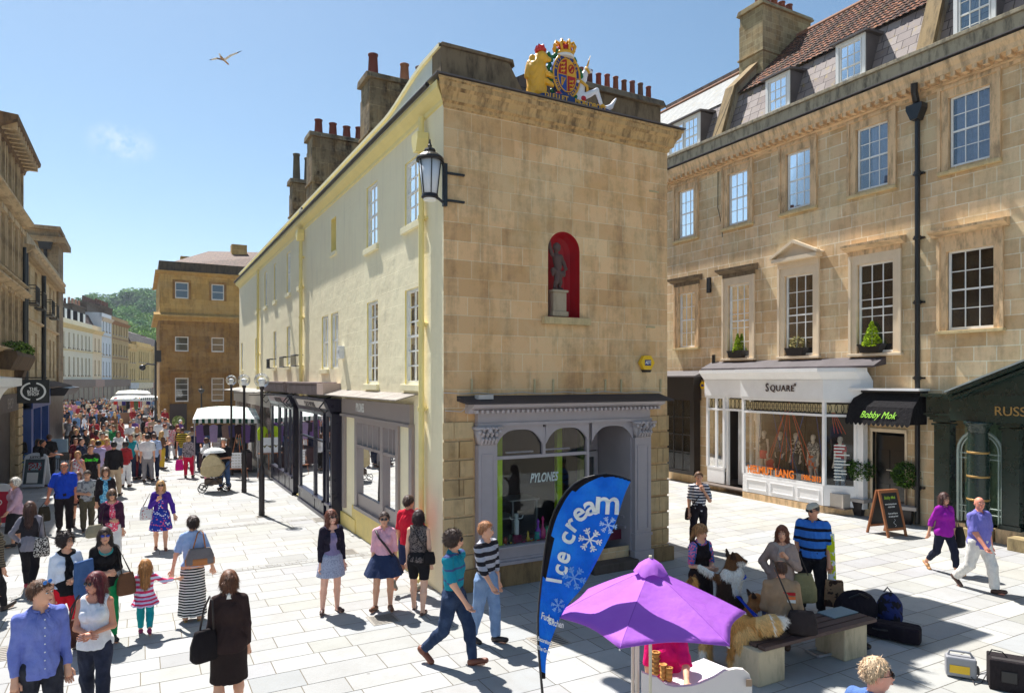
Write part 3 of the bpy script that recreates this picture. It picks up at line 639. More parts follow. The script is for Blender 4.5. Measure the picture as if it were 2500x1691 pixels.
# blind boxes above the shopfronts
for (p,q,lb) in ((7.55,12.4,'grey lead covered box above the nearer navy shop'),(12.9,17.9,'long weathered box above the farther navy shop')):
    b=B(); b.box(p,q,-.42,0,3.42,3.74,T=TX0); b.box(p-.04,q+.04,-.47,0,3.74,3.79,T=TX0); b.box(p+.1,q-.1,-.435,-.42,3.47,3.69,T=TX0); b.build('blind_box',paint((134,118,116),.7,.25),cb,label=lb,bevel=.01)
b=B(); b.box(7.1,7.8,-.48,0,3.46,3.76,T=TX0); b.build('sign_block',paint((190,168,156),.7),cb)
b=B()
for i in range(16): y=17.9+i*.68; b.prism([(0,3.42),(-.75,3.3),(-.75,3.33),(0,3.45)],'y',y,y+.64)
b.build('canopy_slab',paint((160,156,150),.8,.3),cb)
# scrolled black brackets carrying the blinds
for y in (7.2,11.9,12.5,16.9): b=B(); b.tube([(-.02,y,3.5),(-.35,y,3.35),(-.55,y,3.1),(-.4,y,2.95),(-.3,y,3.08)],.022,6); b.build('scroll_bracket',BLACKM,cb)
# alarm box on the side wall, window balconies
b=B(); b.box(-.14,0,6.72,6.95,4.42,4.75); b.box(-.15,-.14,6.74,6.93,4.62,4.66); al=b.build('alarm_box',paint((222,224,226),.4),bevel=.02,label='white alarm box on the cream side wall between windows',cat='alarm box',origin=(0,6.83,4.58))
for (y0,y1,kind) in ((17.0,17.75,'lattice'),(14.05,14.85,'solid'),(11.9,12.7,'solid')):
    b=B(); z0,z1=4.32,4.68
    b.tube([(0,y0,z1),(-.25,y0,z1),(-.25,y1,z1),(0,y1,z1)],.014,5); b.tube([(0,y0,z0),(-.25,y0,z0),(-.25,y1,z0),(0,y1,z0)],.014,5)
    for i in range(9):
        y=y0+(y1-y0)*i/8; b.tube([(-.25,y,z0),(-.25,y,z1)],.008,4)
        if kind=='lattice' and i<8: b.tube([(-.25,y,z0),(-.25,y+.09,z1)],.008,4); b.tube([(-.25,y+.09,z0),(-.25,y,z1)],.008,4)
    b.build('window_guard_rail',BLACKM,cb)
# ================= TERRACE ON THE RIGHT =================
XR=13.4; TR=TX(XR)
S_R=stone((242,214,176),(218,186,146),(248,238,214),.72,.36,.34,.012,2.2,(112,92,70),.0,0.,.6)
S_RC=plainstone((230,196,152),.6,(80,64,52),5.); S_RP=plainstone((176,164,138),.75,(58,54,48),8.)
rb=thing('terrace_building','long honey stone terrace with slate and tile mansard roof on the right','building',(XR,0,0))
W2=[(7.81,8.65),(5.24,6.14),(2.77,3.68),(.28,1.25),(-2.3,-1.32)]
W1=[(7.73,8.62,5.08,7.14),(5.15,6.12,4.62,7.15),(2.66,3.72,4.62,7.15),(.12,1.2,4.62,7.15),(-2.39,-1.28,5.12,7.12)]
ops=[(p,q,9.26,11.04) for p,q in W2]+W1+[(-.19,.74,.2,2.47),(1.15,6.85,.2,3.35),(7.55,9.1,.45,3.12),(-7,-1.0,.15,2.9)]
b=B(); wall(b,TR,-12,14,0,11.5,ops,.16); b.build('wall',[S_R,S_RC],rb)
b=B(); b.box(XR+.3,20,13.95,14,0,12); b.box(19.95,20,-12,14,0,12); b.box(XR+.02,20,-12,-11.95,0,12); b.box(XR+.5,20,-12,14,12.3,12.35); b.box(XR+.3,19,-11.9,13.9,3.9,4.0); b.box(XR+1.2,XR+1.25,-11.9,13.9,4.05,11.6,m=1); b.build('back_walls_and_dark_sheet',[S_R,paint((26,22,22),.9)],rb)  # dimness of the upper rooms is a near-black sheet added behind the panes

for i,(p,q) in enumerate(W2):
    w=window(rb,TR,p-.03,q-.03,9.26,11.04,3,4,.05,.045,.02,gm=glass((.8,.85,.95),.75),curtain=(CURT,[(0,.62),(.95,1)] if i in(1,2,3) else [(.1,.9)]) if i else None)
    a=B(); o=.22
    for (u0,u1,v0,v1) in ((p-o,p,9.18,11.3),(q,q+o,9.18,11.3),(p,q,11.04,11.3)):
        a.box(u0,u1,-.045,0,v0,v1,T=TR)
    for (u0,u1,v0,v1) in ((p-o-.03,p-o+.05,9.18,11.34),(q+o-.05,q+o+.03,9.18,11.34),(p-o+.05,q+o-.05,11.26,11.34)): a.box(u0,u1,-.085,-.0,v0,v1,T=TR)
    a.build('architrave',S_RC,w); a=B(); a.box(p-o-.04,q+o+.02,-.12,0,9.08,9.18,T=TR); a.build('sill',S_SILL,w,bevel=.01)
for i,(p,q,r,s) in enumerate(W1):
    tall=i in(1,2,3)
    w=window(rb,TR,p-.02,q-.02,r,s,3,5 if tall else 4,.05,.05,.022,gm=glass((.8,.8,.8),.5))
    mt=CREAM if tall else S_RC; o=.22 if tall else .2
    a=B()
    for (u0,u1,v0,v1) in ((p-o,p,r-.02,s+.26),(q,q+o,r-.02,s+.26),(p,q,s,s+.26)): a.box(u0,u1,-.06,0,v0,v1,T=TR)
    for (u0,u1) in ((p-o-.02,p-o+.06),(q+o-.06,q+o+.02)): a.box(u0,u1,-.1,-.06,r-.02,s+.26,T=TR)
    a.build('architrave',mt,w)
    a=B(); a.box(p-o-.05,q+o+.03,-.14,0,r-.1,r-.02,T=TR); a.build('sill',CREAM if tall else S_SILL,w,bevel=.01)
    h=B(); 
    if i==2:
        h.box(p-.3,q+.3,-.3,0,s+.44,s+.55,T=TR); c=(p+q)/2; zz=s+.55; e=(q-p)/2+.36
        h.prism([(c-e,zz),(c+e,zz),(c+e,zz+.05),(c,zz+.5),(c-e,zz+.05)],'x',-.16,0,T=lambda d,a_,z:TR(a_,d,z))
        for sg in(-1,1): h.prism([(c+sg*e,zz+.0),(c+sg*(e-.03),zz+.09),(c,zz+.52),(c,zz+.42)],'x',-.33,-.16,T=lambda d,a_,z:TR(a_,d,z))
        h.box(p-o,q+o,-.1,0,s+.26,s+.44,T=TR); h.build('pediment_hood',CREAM,w)
    else:
        h.box(p-o,q+o,-.07,0,s+.26,s+.4,T=TR); h.prism([(0,s+.4),(-.1,s+.4),(-.22,s+.47),(-.32,s+.5),(-.33,s+.56),(0,s+.62)],'y',0,1,T=lambda x,y,z:TR(p-.34+(q-p+.68)*y,x,z))
        h.build('hood',S_DK if i<3 else S_RC,w)
# cornice with modillions
cornice([(0,11.28),(.05,11.3),(.06,11.38),(.12,11.42),(.12,11.5),(.34,11.56),(.36,11.68),(.42,11.78),(.44,11.86),(0,11.92)],[((XR,14),(-1,0)),((XR,-12),(-1,0))],'cornice',S_RC,rb)
b=B(); y=-11.9
while y<13.9: b.box(XR-.33,XR-.1,y,y+.11,11.44,11.555); y+=.25
b.build('modillion_course',S_RC,rb)
b=B(); b.box(XR-.46,XR-.0,-12,14,11.925,11.95); b.build('lead_flashing',LEAD,rb)
b=B(); b.box(XR-.08,XR+.25,-12,14,11.93,12.46); b.box(XR-.14,XR+.31,-12,14,12.46,12.56); b.build('parapet',S_RP,rb,bevel=.01)
SL1=tiles((176,164,158),(140,126,122),(74,64,62),.42,.27,.012,.5); SL2=tiles((168,170,168),(146,148,146),(110,108,104),.36,.16,.008,.3); PAN=tiles((176,112,76),(128,74,52),(58,40,32),.2,.17,.03,.25,.8,1.)
zb,xb,zt,xt=12.3,13.85,14.3,14.6
def slope(x0,z0,x1,z1,y0,y1,m,name,rolls=False):
    b=B(); L=math.hypot(x1-x0,z1-z0)
    if not rolls: b.poly([(x0,y0,z0),(x0,y1,z0),(x1,y1,z1),(x1,y0,z1)])
    else:
        nx,nz=-(z1-z0)/L,(x1-x0)/L; y=y0; st=.2; rows=int(L/.3)
        while y<y1:
            for r in range(rows):
                t0,t1=r/rows,(r+1)/rows
                for k in range(4):
                    ya,yb=y+st*k/4,y+st*(k+1)/4; ha,hb=[.035*abs(math.sin(math.pi*kk/4)) for kk in (k,k+1)]
                    def P(t,yy,h): return (x0+(x1-x0)*t+nx*(h),yy,z0+(z1-z0)*t+nz*(h))
                    b.poly([P(t0,ya,ha+.03),P(t0,yb,hb+.03),P(t1,yb,hb),P(t1,ya,ha)])
            y+=st
    return b.build(name,m,rb)
slope(xb,zb,xt,zt,-12,14,SL1,'mansard_slates'); slope(xt-.1,zt,17.4,17.0,-.6,7.0,PAN,'pantile_roof',True); slope(xt-.05,zt,16.4,16.15,7.1,14,SL2,'slate_roof'); slope(xt-.05,zt,17.4,16.9,-12,-.7,SL1,'slate_roof')
b=B(); b.poly([(17.4,-12,17),(17.4,14,17),(20,14,13.5),(20,-12,13.5)]); b.poly([(16.4,7,16.15),(16.4,14,16.15),(20,14,12.3),(20,7,12.3)]); b.poly([(13.9,14,12.3),(14.6,14,14.3),(16.4,14,16.15),(20,14,12.3)]); b.build('rear_roof',SL1,rb)
b=B(); b.tube([(17.4,-.6,17.03),(17.4,7,17.03)],.1,8); b.tube([(16.4,7,16.18),(16.4,14,16.18)],.07,8); b.build('ridge_tiles',paint((150,104,76),.8,.2),rb)
for (y0,y1) in ((6.68,7.12),(-.78,-.34)):
    b=B(); b.prism([(13.65,12.5),(14.35,14.55),(17.3,17.25),(17.3,12.5)],'y',y0+.08,y1-.08); b.build('party_wall',S_RP,rb,label='raised party wall crossing the roof')
    b=B(); b.prism([(13.55,12.5),(14.28,14.6),(17.3,17.4),(17.3,17.28),(14.38,14.5),(13.7,12.5)],'y',y0,y1); b.build('coping',plainstone((150,128,92),.7,(66,58,44),2.),rb)
def dormer(y0,y1,z0,z1,nw=1):
    b=B(); xf=XR+.42; 
    b.box(xf+.04,xf+1.4,y0-.02,y0+.06,z0,z1); b.box(xf+.04,xf+1.4,y1-.06,y1+.02,z0,z1); b.box(xf+1.4,xf+1.44,y0-.02,y1+.02,z0,z1); 
    d=b.build('dormer',LEAD,rb,label='white framed dormer with lead cheeks')
    b=B(); b.box(xf,xf+.04,y0,y0+.1,z0,z1); b.box(xf,xf+.04,y1-.1,y1,z0,z1); b.box(xf,xf+.04,y0+.1,y1-.1,z1-.1,z1); b.build('dormer_front',WHITE,d)
    b=B(); b.prism([(xf-.12,z1+.0),(xf-.12,z1+.05),(xf+1.5,z1+.22),(xf+1.5,z1+.1)],'y',y0-.12,y1+.12); b.build('dormer_roof',LEAD,d)
    w=(y1-y0-.2)/nw
    for k in range(nw): window(d,TX(xf),y0+.1+k*w+.02,y0+.1+(k+1)*w-.02,z0,z1-.1,3,4,.02,.04,.02)
dormer(3.9,4.87,12.5,13.95); dormer(1.26,2.22,12.5,14.0); dormer(7.95,9.75,12.5,13.98,2); dormer(-2.2,-1.2,12.5,14.05)
stack(rb,15.5,18.2,6.45,7.6,14.2,17.9,[(15.9+.42*i,7.0,.62,.13,[(150,80,60),(132,74,60),(160,90,66)][i%3]) for i in range(5)],stone((176,160,124),(150,132,98),(190,176,140),.4,.2,.5,.01,9.),S_RP)
# black downpipe and small things
b=B(); y=-.59; b.tube([(XR-.12,y,.05),(XR-.12,y,10.75)],.065,10); b.tube([(XR-.14,y,10.95),(XR-.16,y,11.15),(XR-.34,y-.05,11.4),(XR-.4,y-.08,11.6)],.085,10); b.prism([(y-.09,10.7),(y+.09,10.7),(y+.21,10.98),(y+.21,11.1),(y-.21,11.1),(y-.21,10.98)],'x',XR-.3,XR-.03)
for z in (1.,3.9,5.9,7.6,9.3): b.tube([(XR-.12,y,z-.05),(XR-.12,y,z+.05)],.09,10); b.box(XR-.1,XR,y-.14,y+.14,z-.025,z+.025)
b.build('downpipe',BLACKM,rb,label='tall black downpipe with a hopper head')
b=B(); b.tube([(XR-.02,6.6,11.3),(XR-.03,6.6,10.),(XR-.03,6.4,9.3),(XR-.03,6.38,8.9)],.012,5); b.tube([(XR-.1,6.7,12.5),(XR+.35,6.3,14.0)],.012,5); b.build('cable',paint((80,74,60),.7),rb)
b=B(); b.box(XR-.1,XR-.02,6.92,7.08,7.0,7.55); b.build('vent_box',BLACKM,rb)
b=B(); b.tube([(XR-.08,6.75,4.1),(XR-.08,6.75,4.75)],.06,8); b.build('stub_pipe',BLACKM,rb)
b=B(); b.prism([(XR,4.5),(XR-.55,4.25),(XR-.55,4.2),(XR,4.28)],'y',.35,6.9); b.build('lead_canopy',paint((74,66,70),.6,.25),rb)
# ---- white shop ----
SHW=paint((240,240,240),.35,.03); pts=[(6.9,13.38),(6.75,13.05),(5.95,13.0),(5.85,13.15),(4.8,13.15),(4.72,12.6),(1.72,12.6),(1.0,13.2),(.75,13.38)]
fas=[(6.95,13.38),(6.85,12.98),(4.86,12.95),(4.76,12.52),(1.68,12.52),(.9,13.1),(.72,13.38)]
def band(pl,z0,z1,o0,o1,b,m=None):
    for i in range(len(pl)-1):
        (ya,xa),(yb,xb_)=pl[i],pl[i+1]
        b.poly([(xa-o0,ya,z0),(xb_-o0,yb,z0),(xb_-o1,yb,z1),(xa-o1,ya,z1)],m)
b=B(); band(fas,3.3,3.84,0,0,b); band(fas,3.84,3.87,.03,.03,b); band(fas,3.87,4.08,.04,.24,b); band(fas,4.08,4.16,.26,.26,b); band(fas,3.84,3.84,0,.04,b)
b.prism([(y,x-.26) for y,x in fas],'z',4.162,4.19,T=lambda a_,d,z:(d,a_,z)); b.prism([(y,x+.02) for y,x in fas],'z',3.24,3.3,T=lambda a_,d,z:(d,a_,z))
sq=b.build('white_shopfront',SHW,rb,label='white shopfront with a projecting bay window')
b=B(); 
def post(y,x,z0=.8,z1=3.3,w=.045): b.box(x-w,x+w,y-w,y+w,z0,z1)
for (y,x) in ((6.75,13.05),(6.32,13.05),(5.95,13.03),(4.72,12.63),(1.72,12.63),(1.06,13.12)): post(y,x,.3 if x>13.1 and y<2 else .8)
post(5.85,13.1,.2,3.3); post(4.82,13.1,.2,3.3,.05); post(.93,13.2,.2,3.3,.1)
def rail(y0,x0,y1,x1,z0,z1,w=.04):
    dx,dy=x1-x0,y1-y0; L=math.hypot(dx,dy); nx,ny=-dy/L*w,dx/L*w
    b.prism([(x0+nx,y0+ny),(x1+nx,y1+ny),(x1-nx,y1-ny),(x0-nx,y0-ny)],'z',z0,z1)
for z0,z1 in ((3.2,3.26),(2.79,2.86),(.74,.82)):
    rail(6.75,13.05,5.95,13.03,z0,z1); rail(4.72,12.63,1.72,12.63,z0,z1); rail(1.72,12.63,1.06,13.12,z0,z1)
rail(5.95,13.03,4.8,13.1,2.79,2.86)
o=b.build('bay_frame',SHW,sq)
b=B(); rail(6.75,13.05,5.95,13.03,.25,.74,.03); rail(4.72,12.62,1.72,12.62,.22,.74,.04); rail(1.72,12.62,1.02,13.14,.22,.74,.04)
for (p,q) in ((4.55,3.75),(3.6,2.75),(2.6,1.85)): 
    for (u0,u1,v0,v1) in ((p,q,.33,.35),(p,q,.62,.64)): b.box(12.565,12.58,u1,u0,v0,v1)
    b.box(12.565,12.58,p-.02,p,.35,.62); b.box(12.565,12.58,q,q+.02,.35,.62)
b.build('stall_riser',SHW,sq)
b=B(); b.prism([(x-.03,y) for y,x in pts],'z',0,.2); b.build('stone_plinth',S_RC,rb)
b=B(); rail(4.72,12.63,1.72,12.63,.82,2.79,.004); rail(1.72,12.63,1.06,13.12,.82,2.79,.004); rail(6.75,13.05,5.95,13.03,.82,2.79,.004); rail(4.82,13.08,4.72,12.63,.82,2.79,.004)
b.build('pane',glass((.95,.97,.97),.3),sq)
# cream band with iron circles
b=B(); rail(6.75,13.1,5.95,13.08,2.86,3.2,.01); rail(4.72,12.7,1.72,12.7,2.9,3.14,.01); rail(1.72,12.7,1.1,13.15,2.9,3.14,.01); rail(5.95,13.1,4.8,13.16,2.86,3.2,.01); b.build('cream_frieze',paint((214,196,150),.7),sq)
b=B()
def circ(y,x,dy,dx,r=.13):
    P=[]
    for k in range(17):
        a=2*math.pi*k/16; P.append((x+dx*r*math.cos(a),y+dy*r*math.cos(a),3.03+.17*math.sin(a)))
    b.tube(P,.009,4,caps=False)
y=4.62
while y>1.75: circ(y,12.625,1,0); y-=.155
for k in range(5): t=k/5+.08; circ(1.72-.66*t,12.63+.49*t,-.8,.6,.12)
for k in range(5): circ(6.66-.16*k,13.06,1,0,.12)
for k in range(6): circ(5.8-.17*k,13.1,1,0,.12)
b.tube([(12.62,4.7,3.03),(12.62,1.75,3.03)],.007,4); b.build('iron_tracery',paint((60,52,40),.5),sq)
lettering('S',paint((74,52,44),.4),sq,lambda x,y,z:(12.5-z,3.66-x,3.6+y),.36,.012,.8,label='dark raised capital letter'); lettering('QUARE',paint((74,52,44),.4),sq,lambda x,y,z:(12.5-z,3.1-x,3.585+y),.27,.012,.95,sp=1.1,label='dark raised lettering on the white fascia')
lettering('*',paint((74,52,44),.4),sq,lambda x,y,z:(12.5-z,2.62-x,3.66+y),.22,.01,.8)
ORG=paint((255,130,10),.5)
lettering('HELMUT LANG',ORG,sq,lambda x,y,z:(12.58-z,3.62-x,.965+y),.34,.003,.76,off=.010,sp=1.04,label='orange lettering along the foot of the window'); lettering('1986-2013',ORG,sq,lambda x,y,z:(12.58-z,2.13-x,.95+y),.22,.003,.7,off=.006,sp=1.04,label='orange year numbers on the window')
b=B(); rnd=random.Random(9)
for k in range(12):
    z=1.95-.09*k; L=rnd.uniform(.18,.44); x0,y0=12.78,1.52
    b.add([(x0+(.49/.66)*u*.8,y0-u*.8,zz) for u,zz in ((0,z),(L,z),(L,z+.035),(0,z+.035))],[(0,1,2,3)])
b.build('window_text_lines',WHITE,sq,label='short lines of white writing on the angled glass')
# doorway (white arched glazed door) + small window content, shop interior
b=B(); b.box(13.55,13.6,4.85,5.05,.2,2.8); b.box(13.55,13.6,5.65,5.82,.2,2.8); b.box(13.55,13.6,5.05,5.65,.2,.75); b.box(13.55,13.6,5.05,5.65,1.5,1.56)
n=10
for i in range(n):
    t0,t1=math.pi*i/n,math.pi*(i+1)/n; b.add([(x,5.35+.3*math.cos(t),2.3+.3*math.sin(t)) for x in (13.55,13.6) for t in (t0,t1)]+[(x,5.35+.3*math.cos(t),2.8) for x in (13.55,13.6) for t in (t0,t1)],[(0,1,5,4),(2,3,7,6),(0,1,3,2)])
dd=b.build('door',SHW,sq,label='white arched glazed shop door'); b=B(); b.box(13.57,13.575,5.03,5.67,.75,2.65); b.build('pane',glass((.6,.6,.6)),dd)
b=B(); b.box(13.0,13.55,4.8,5.85,.0,.22); b.build('doorstep',plainstone((120,100,84),.6),rb)
b=B(); b.box(15.8,15.85,1,7,.0,3.3); b.box(13.45,15.8,6.9,6.95,0,3.3); b.box(13.45,15.8,.95,1.0,0,3.3); b.box(12.65,15.8,1.1,6.8,.18,.22); b.build('shop_interior',paint((104,92,84),.8),sq)
b=B(); b.box(14.9,15.,1.6,3.4,.2,2.8); b.box(14.9,15,4.2,4.8,.2,2.6); b.build('display_wall',paint((64,50,46),.7),sq)
b=B(); b.box(12.68,13.6,1.15,4.68,.22,.6); b.build('display_plinth',paint((190,182,172),.7),sq)
b=B()
for (y0,y1,c) in ((4.1,4.45,0),(3.4,3.9,0)): b.tube([(13.0,3.3,3.1),(13.05,y0,1.3)],.01,4)
for k,(a_,c_) in enumerate(((3.25,4.0),(3.25,3.1),(3.2,2.5),(3.2,2.2),(3.2,3.7))): b.tube([(12.95,a_,3.15),(13.0,c_,1.2-.1*k)],.012,4)
for k in range(4): b.tube([(12.9,1.7,3.1),(13.0,1.3+.12*k,2.3)],.01,4)
b.build('orange_cords',paint((220,84,40),.6),sq)
b=B()
for k,(a_,c_) in enumerate(((4.3,4.45),(3.9,3.5),(2.6,3.2),(2.3,2.0),(3.7,2.9))): b.tube([(12.97,a_,3.1),(13.0,c_,1.5-.15*k)],.009,4)
b.build('blue_cords',paint((50,90,170),.6),sq)
# ---- black doorway with awning ----
b=B(); b.box(XR+.14,XR+.18,-.19,.74,.2,2.3); 
for (y0,y1,z0,z1) in ((-.12,.22,.35,.95),(.33,.67,.35,.95),(-.12,.22,1.1,1.9),(.33,.67,1.1,1.9)): b.box(XR+.12,XR+.14,y0,y1,z0,z1)
d=b.build('door',paint((12,12,12),.2,spec=.7),rb,label='glossy black front door under the black awning')
b=B(); b.box(XR-.03,XR+.12,-.25,-.19,.2,2.47); b.box(XR-.03,XR+.12,.74,.8,.2,2.47); b.box(XR-.05,XR+.12,-.25,.8,2.4,2.5); b.build('door_frame',CREAM,d); b=B(); b.tube([(XR+.1,.2,1.35),(XR+.1,.4,1.35)],.018,6); b.build('knocker',paint((190,180,160),.3,metal=.8),d)
b=B(); b.box(XR-.04,XR,.86,1.04,1.45,1.62); b.build('name_plate',BLACKM,rb)
AWB=cloth((20,18,22)); 
b=B(); y0,y1=-.78,1.05
pr=[(XR-.02,3.5),(XR-.26,3.5),(XR-.62,3.12),(XR-.78,2.68)]
for i in range(3): b.poly([(pr[i][0],y0,pr[i][1]),(pr[i][0],y1,pr[i][1]),(pr[i+1][0],y1,pr[i+1][1]),(pr[i+1][0],y0,pr[i+1][1])])
for y in (y0,y1): b.poly([(XR-.02,y,3.5),(XR-.26,y,3.5),(XR-.62,y,3.12),(XR-.78,y,2.68),(XR-.02,y,2.68)])
for k in range(14):
    ya=y0+(y1-y0)*k/14; yb=y0+(y1-y0)*(k+1)/14; b.poly([(XR-.78,ya,2.68),(XR-.79,ya*.75+yb*.25,2.63),(XR-.79,(ya+yb)/2,2.61),(XR-.79,ya*.25+yb*.75,2.63),(XR-.78,yb,2.68)])
aw=b.build('awning',AWB,origin=(XR-.02,.13,2.9),label='black dome awning with green handwriting above the black door',cat='awning')
lettering('Bobby Mok',paint((150,214,60),.6),aw,lambda x,y,z:(XR-.72+.364*(y*.94)-.012-z,.13-x,2.9+y*.94),.27,.003,.8,shear=.4)
b=B(); b.box(XR-.5,XR,-.85,1.15,3.56,3.62); b.build('white_slab',SHW,rb); b=B(); b.box(XR-.3,XR,-.8,1.1,3.5,3.56); b.build('awning_box',BLACKM,rb)
# ---- dark shop at the far left ----
b=B(); DK=paint((26,20,20),.35); b.box(12.98,13.35,7.4,9.6,3.1,3.9); b.box(12.9,13.35,7.3,9.7,3.85,3.98); b.box(13.05,13.35,7.45,7.66,.4,3.1); b.box(13.05,13.35,9.1,9.3,.4,3.1); b.box(13.03,13.35,7.45,9.3,.35,.47)
for z in (1.15,1.8,2.45): b.box(13.1,13.15,7.66,9.1,z-.02,z+.02)
for y in (8.12,8.6): b.box(13.1,13.15,y-.02,y+.02,.47,3.1)
ds=b.build('dark_shopfront',DK,rb,label='black shopfront with a lit display in its small paned window')
b=B(); b.box(13.12,13.125,7.66,9.1,.47,3.1); b.build('pane',glass((.95,.95,.9),.5),ds)
b=B(); b.box(13.8,13.85,7.5,9.3,.3,3.2); b.build('display_back',paint((150,120,70),.8),ds)
b=B(); rnd=random.Random(4)
for k in range(9): z=.6+.65*(k//3); y=7.85+.45*(k%3); b.box(13.4,13.6,y-.1,y+.1,z,z+rnd.uniform(.2,.45))
b.build('display_goods',paint((196,160,90),.6),ds)
for i in range(5):
    em=MC.get('bulb')
    if em is None:
        nd=Nd('bulb_glow'); e=nd.n('Emission',Color=(1,.75,.35),Strength=18.); nd.t.links.new(e.outputs[0],nd.out.inputs[0]); em=MC['bulb']=nd.mat
    b=B(); b.ball((13.35,7.8+.3*i,2.92-.04*(i%2)),.022,8); b.build('bulb',em,ds)
b=B(); b.prism([(13.4,4.0),(12.85,3.95),(12.85,4.0),(13.4,4.2)],'y',7.2,9.7); b.build('lead_canopy',LEAD,rb)
# ---- green shop at the right edge ----
GR=paint((22,44,38),.28,.12,spec=.6); GOLD=paint((176,140,80),.4,metal=.3)
gs=B(); x0=13.2
gs.box(12.95,13.38,-7,-.85,3.42,3.5); gs.box(13.05,13.38,-7,-.95,2.9,3.42); gs.box(12.98,13.38,-7,-.92,2.95,3.0); gs.box(12.7,13.05,-7,-1.72,2.86,3.38); gs.box(12.62,13.05,-7,-1.62,3.38,3.5)
gs.prism([(-1.95,3.5),(-6.6,3.5),(-4.3,4.48)],'x',12.66,13.3); 
GS=gs.build('green_shopfront',GR,rb,label='dark green pedimented shopfront with columns')
b=B()
for (o0,o1,th) in ((-.34,-.06,.08),(-.25,-.02,.06)):
    z=.0 if th==.08 else -.1
    b.prism([(-1.86,3.46+z),(-1.86,3.46+z+th),(-4.3,4.50+z+th),(-6.7,3.46+z+th),(-6.7,3.46+z),(-4.3,4.50+z)],'x',12.66+o0,12.66+o1)
b.build('pediment_moulding',GR,GS); b=B(); b.prism([(-1.82,3.545),(-1.82,3.58),(-4.3,4.64),(-6.74,3.58),(-6.74,3.545),(-4.3,4.60)],'x',12.28,13.3); b.build('lead_flashing',paint((150,160,160),.5,.15),GS)
def pil(y0,y1,xx,z0,z1,name='pilaster'):
    b=B(); b.box(xx,13.38,y0,y1,z0,z1-.2); b.box(xx-.05,13.38,y0-.04,y1+.04,z1-.2,z1-.15); b.box(xx-.03,13.38,y0-.01,y1+.01,z1-.12,z1-.07); b.box(xx-.08,13.38,y0-.07,y1+.07,z1-.07,z1); b.box(xx-.05,13.38,y0-.05,y1+.05,z0,z0+.14); b.build(name,GR,GS)
pil(-1.5,-1.12,13.1,.25,2.9); pil(-3.05,-2.68,13.1,.3,2.86)
b=B(); b.lathe([(.26,.32),(.26,.4),(.23,.44),(.235,1.2),(.225,2.0),(.20,2.58),(.2,2.62),(.23,2.66),(.22,2.7),(.28,2.78),(.3,2.8),(.3,2.86)],12.85,-2.3,28); col=b.build('column',GR,GS,smooth=True)
for z,r in ((1.0,.236),(1.55,.236),(2.12,.23)): b=B(); b.lathe([(r,z-.025),(r+.006,z-.02),(r+.006,z+.02),(r,z+.025)],12.85,-2.3,28); b.build('gold_band',GOLD,col,smooth=True)
b=B(); b.box(12.6,13.1,-2.55,-2.05,0,.3); b.box(12.45,12.9,-3.6,-3.1,0,.3); b.build('column_base',plainstone((170,150,110),.6),rb,bevel=.02)
b=B(); b.box(13.15,13.38,-7,-1.55,.0,.3); b.box(13.0,13.38,-7,-2.6,0,.34); b.build('stone_plinth',S_RC,rb)
b=B(); b.box(13.25,13.255,-2.7,-1.5,.3,2.86); b.box(13.25,13.255,-7,-3.05,.5,2.86); b.build('pane',glass((.85,.95,.9),.9),GS)
PG=paint((176,190,180),.5); b=B(); cy,cr=-2.15,.5; P=[(13.2,cy+cr,.35),(13.2,cy+cr,2.1)]+[(13.2,cy+cr*math.cos(math.pi*i/12),2.1+cr*math.sin(math.pi*i/12)) for i in range(13)]+[(13.2,cy-cr,.35)]
b.tube(P,.035,6); b.tube([(p[0],cy+(p[1]-cy)*.84,2.1+(p[2]-2.1)*.84 if p[2]>2.1 else p[2]) for p in P],.018,6)
for z in (2.05,1.93,.75,.6): b.tube([(13.2,cy-cr,z),(13.2,cy+cr,z)],.015,5)
b.build('arched_window_frame',PG,GS)
b=B(); b.box(13.6,13.65,-2.6,-1.6,.3,2.86); b.build('display_curtain',cloth((200,206,184)),GS); b=B(); b.box(13.5,13.55,-2.2,-1.9,.3,2.5); b.build('display_pillar',paint((150,130,104),.7),GS)
b=B(); b.box(14.5,14.55,-7,-3,.2,2.9); b.build('shop_backdrop',paint((84,48,30),.7),GS)
b=B(); rnd=random.Random(8)
for k in range(24): z=.7+.42*(k//6); y=-3.2-.3*(k%6); b.box(13.6,13.75,y-.1,y+.1,z,z+.1)
for z in (.68,1.1,1.52,1.94): b.box(13.5,13.9,-6.5,-3.05,z-.03,z)
b.build('display_shelves',paint((170,110,70),.6),GS)
lettering('RUSSELL',GOLD,GS,lambda x,y,z:(12.69-z,-2.72-x,3.12+y),.3,.01,1.,align='LEFT',label='gold capital lettering on the green fascia')
# window boxes with small shrubs
def leafy(name,label,cat,loc,shape,n,size,c,c2,group=None,parent=None,seed=1,rz=0):
    rnd=random.Random(seed); b=B(); sh=[]; P=[shape(rnd) for _ in range(n)]; leafcloud(b,P,size,rnd,sh)
    if parent is None: t=thing(name,label,cat,loc,rz,group)
    else: t=parent
    o=b.build('foliage',leaf(c,c2),t,local=True); shade_attr(o,sh); return t,o
def cone(r,h,z0):
    def f(rn):
        t=rn.random()**1.6; a=rn.uniform(0,6.28); rr=r*(1-t)**.8*(.75+.25*rn.random())*(1+.12*math.sin(5*a+9*t)); return (rr*math.cos(a),rr*math.sin(a),z0+h*t)
    return f
def sph(r,cz,sx=1,sz=1):
    def f(rn):
        v=Vector((rn.gauss(0,1),rn.gauss(0,1),rn.gauss(0,1))).normalized()*r*(rn.uniform(.72,1.04)); k=1+.1*math.sin(v.x*14/r)*math.sin(v.z*11/r); return (v.x*k*sx,v.y*k,cz+v.z*k*sz)
    return f
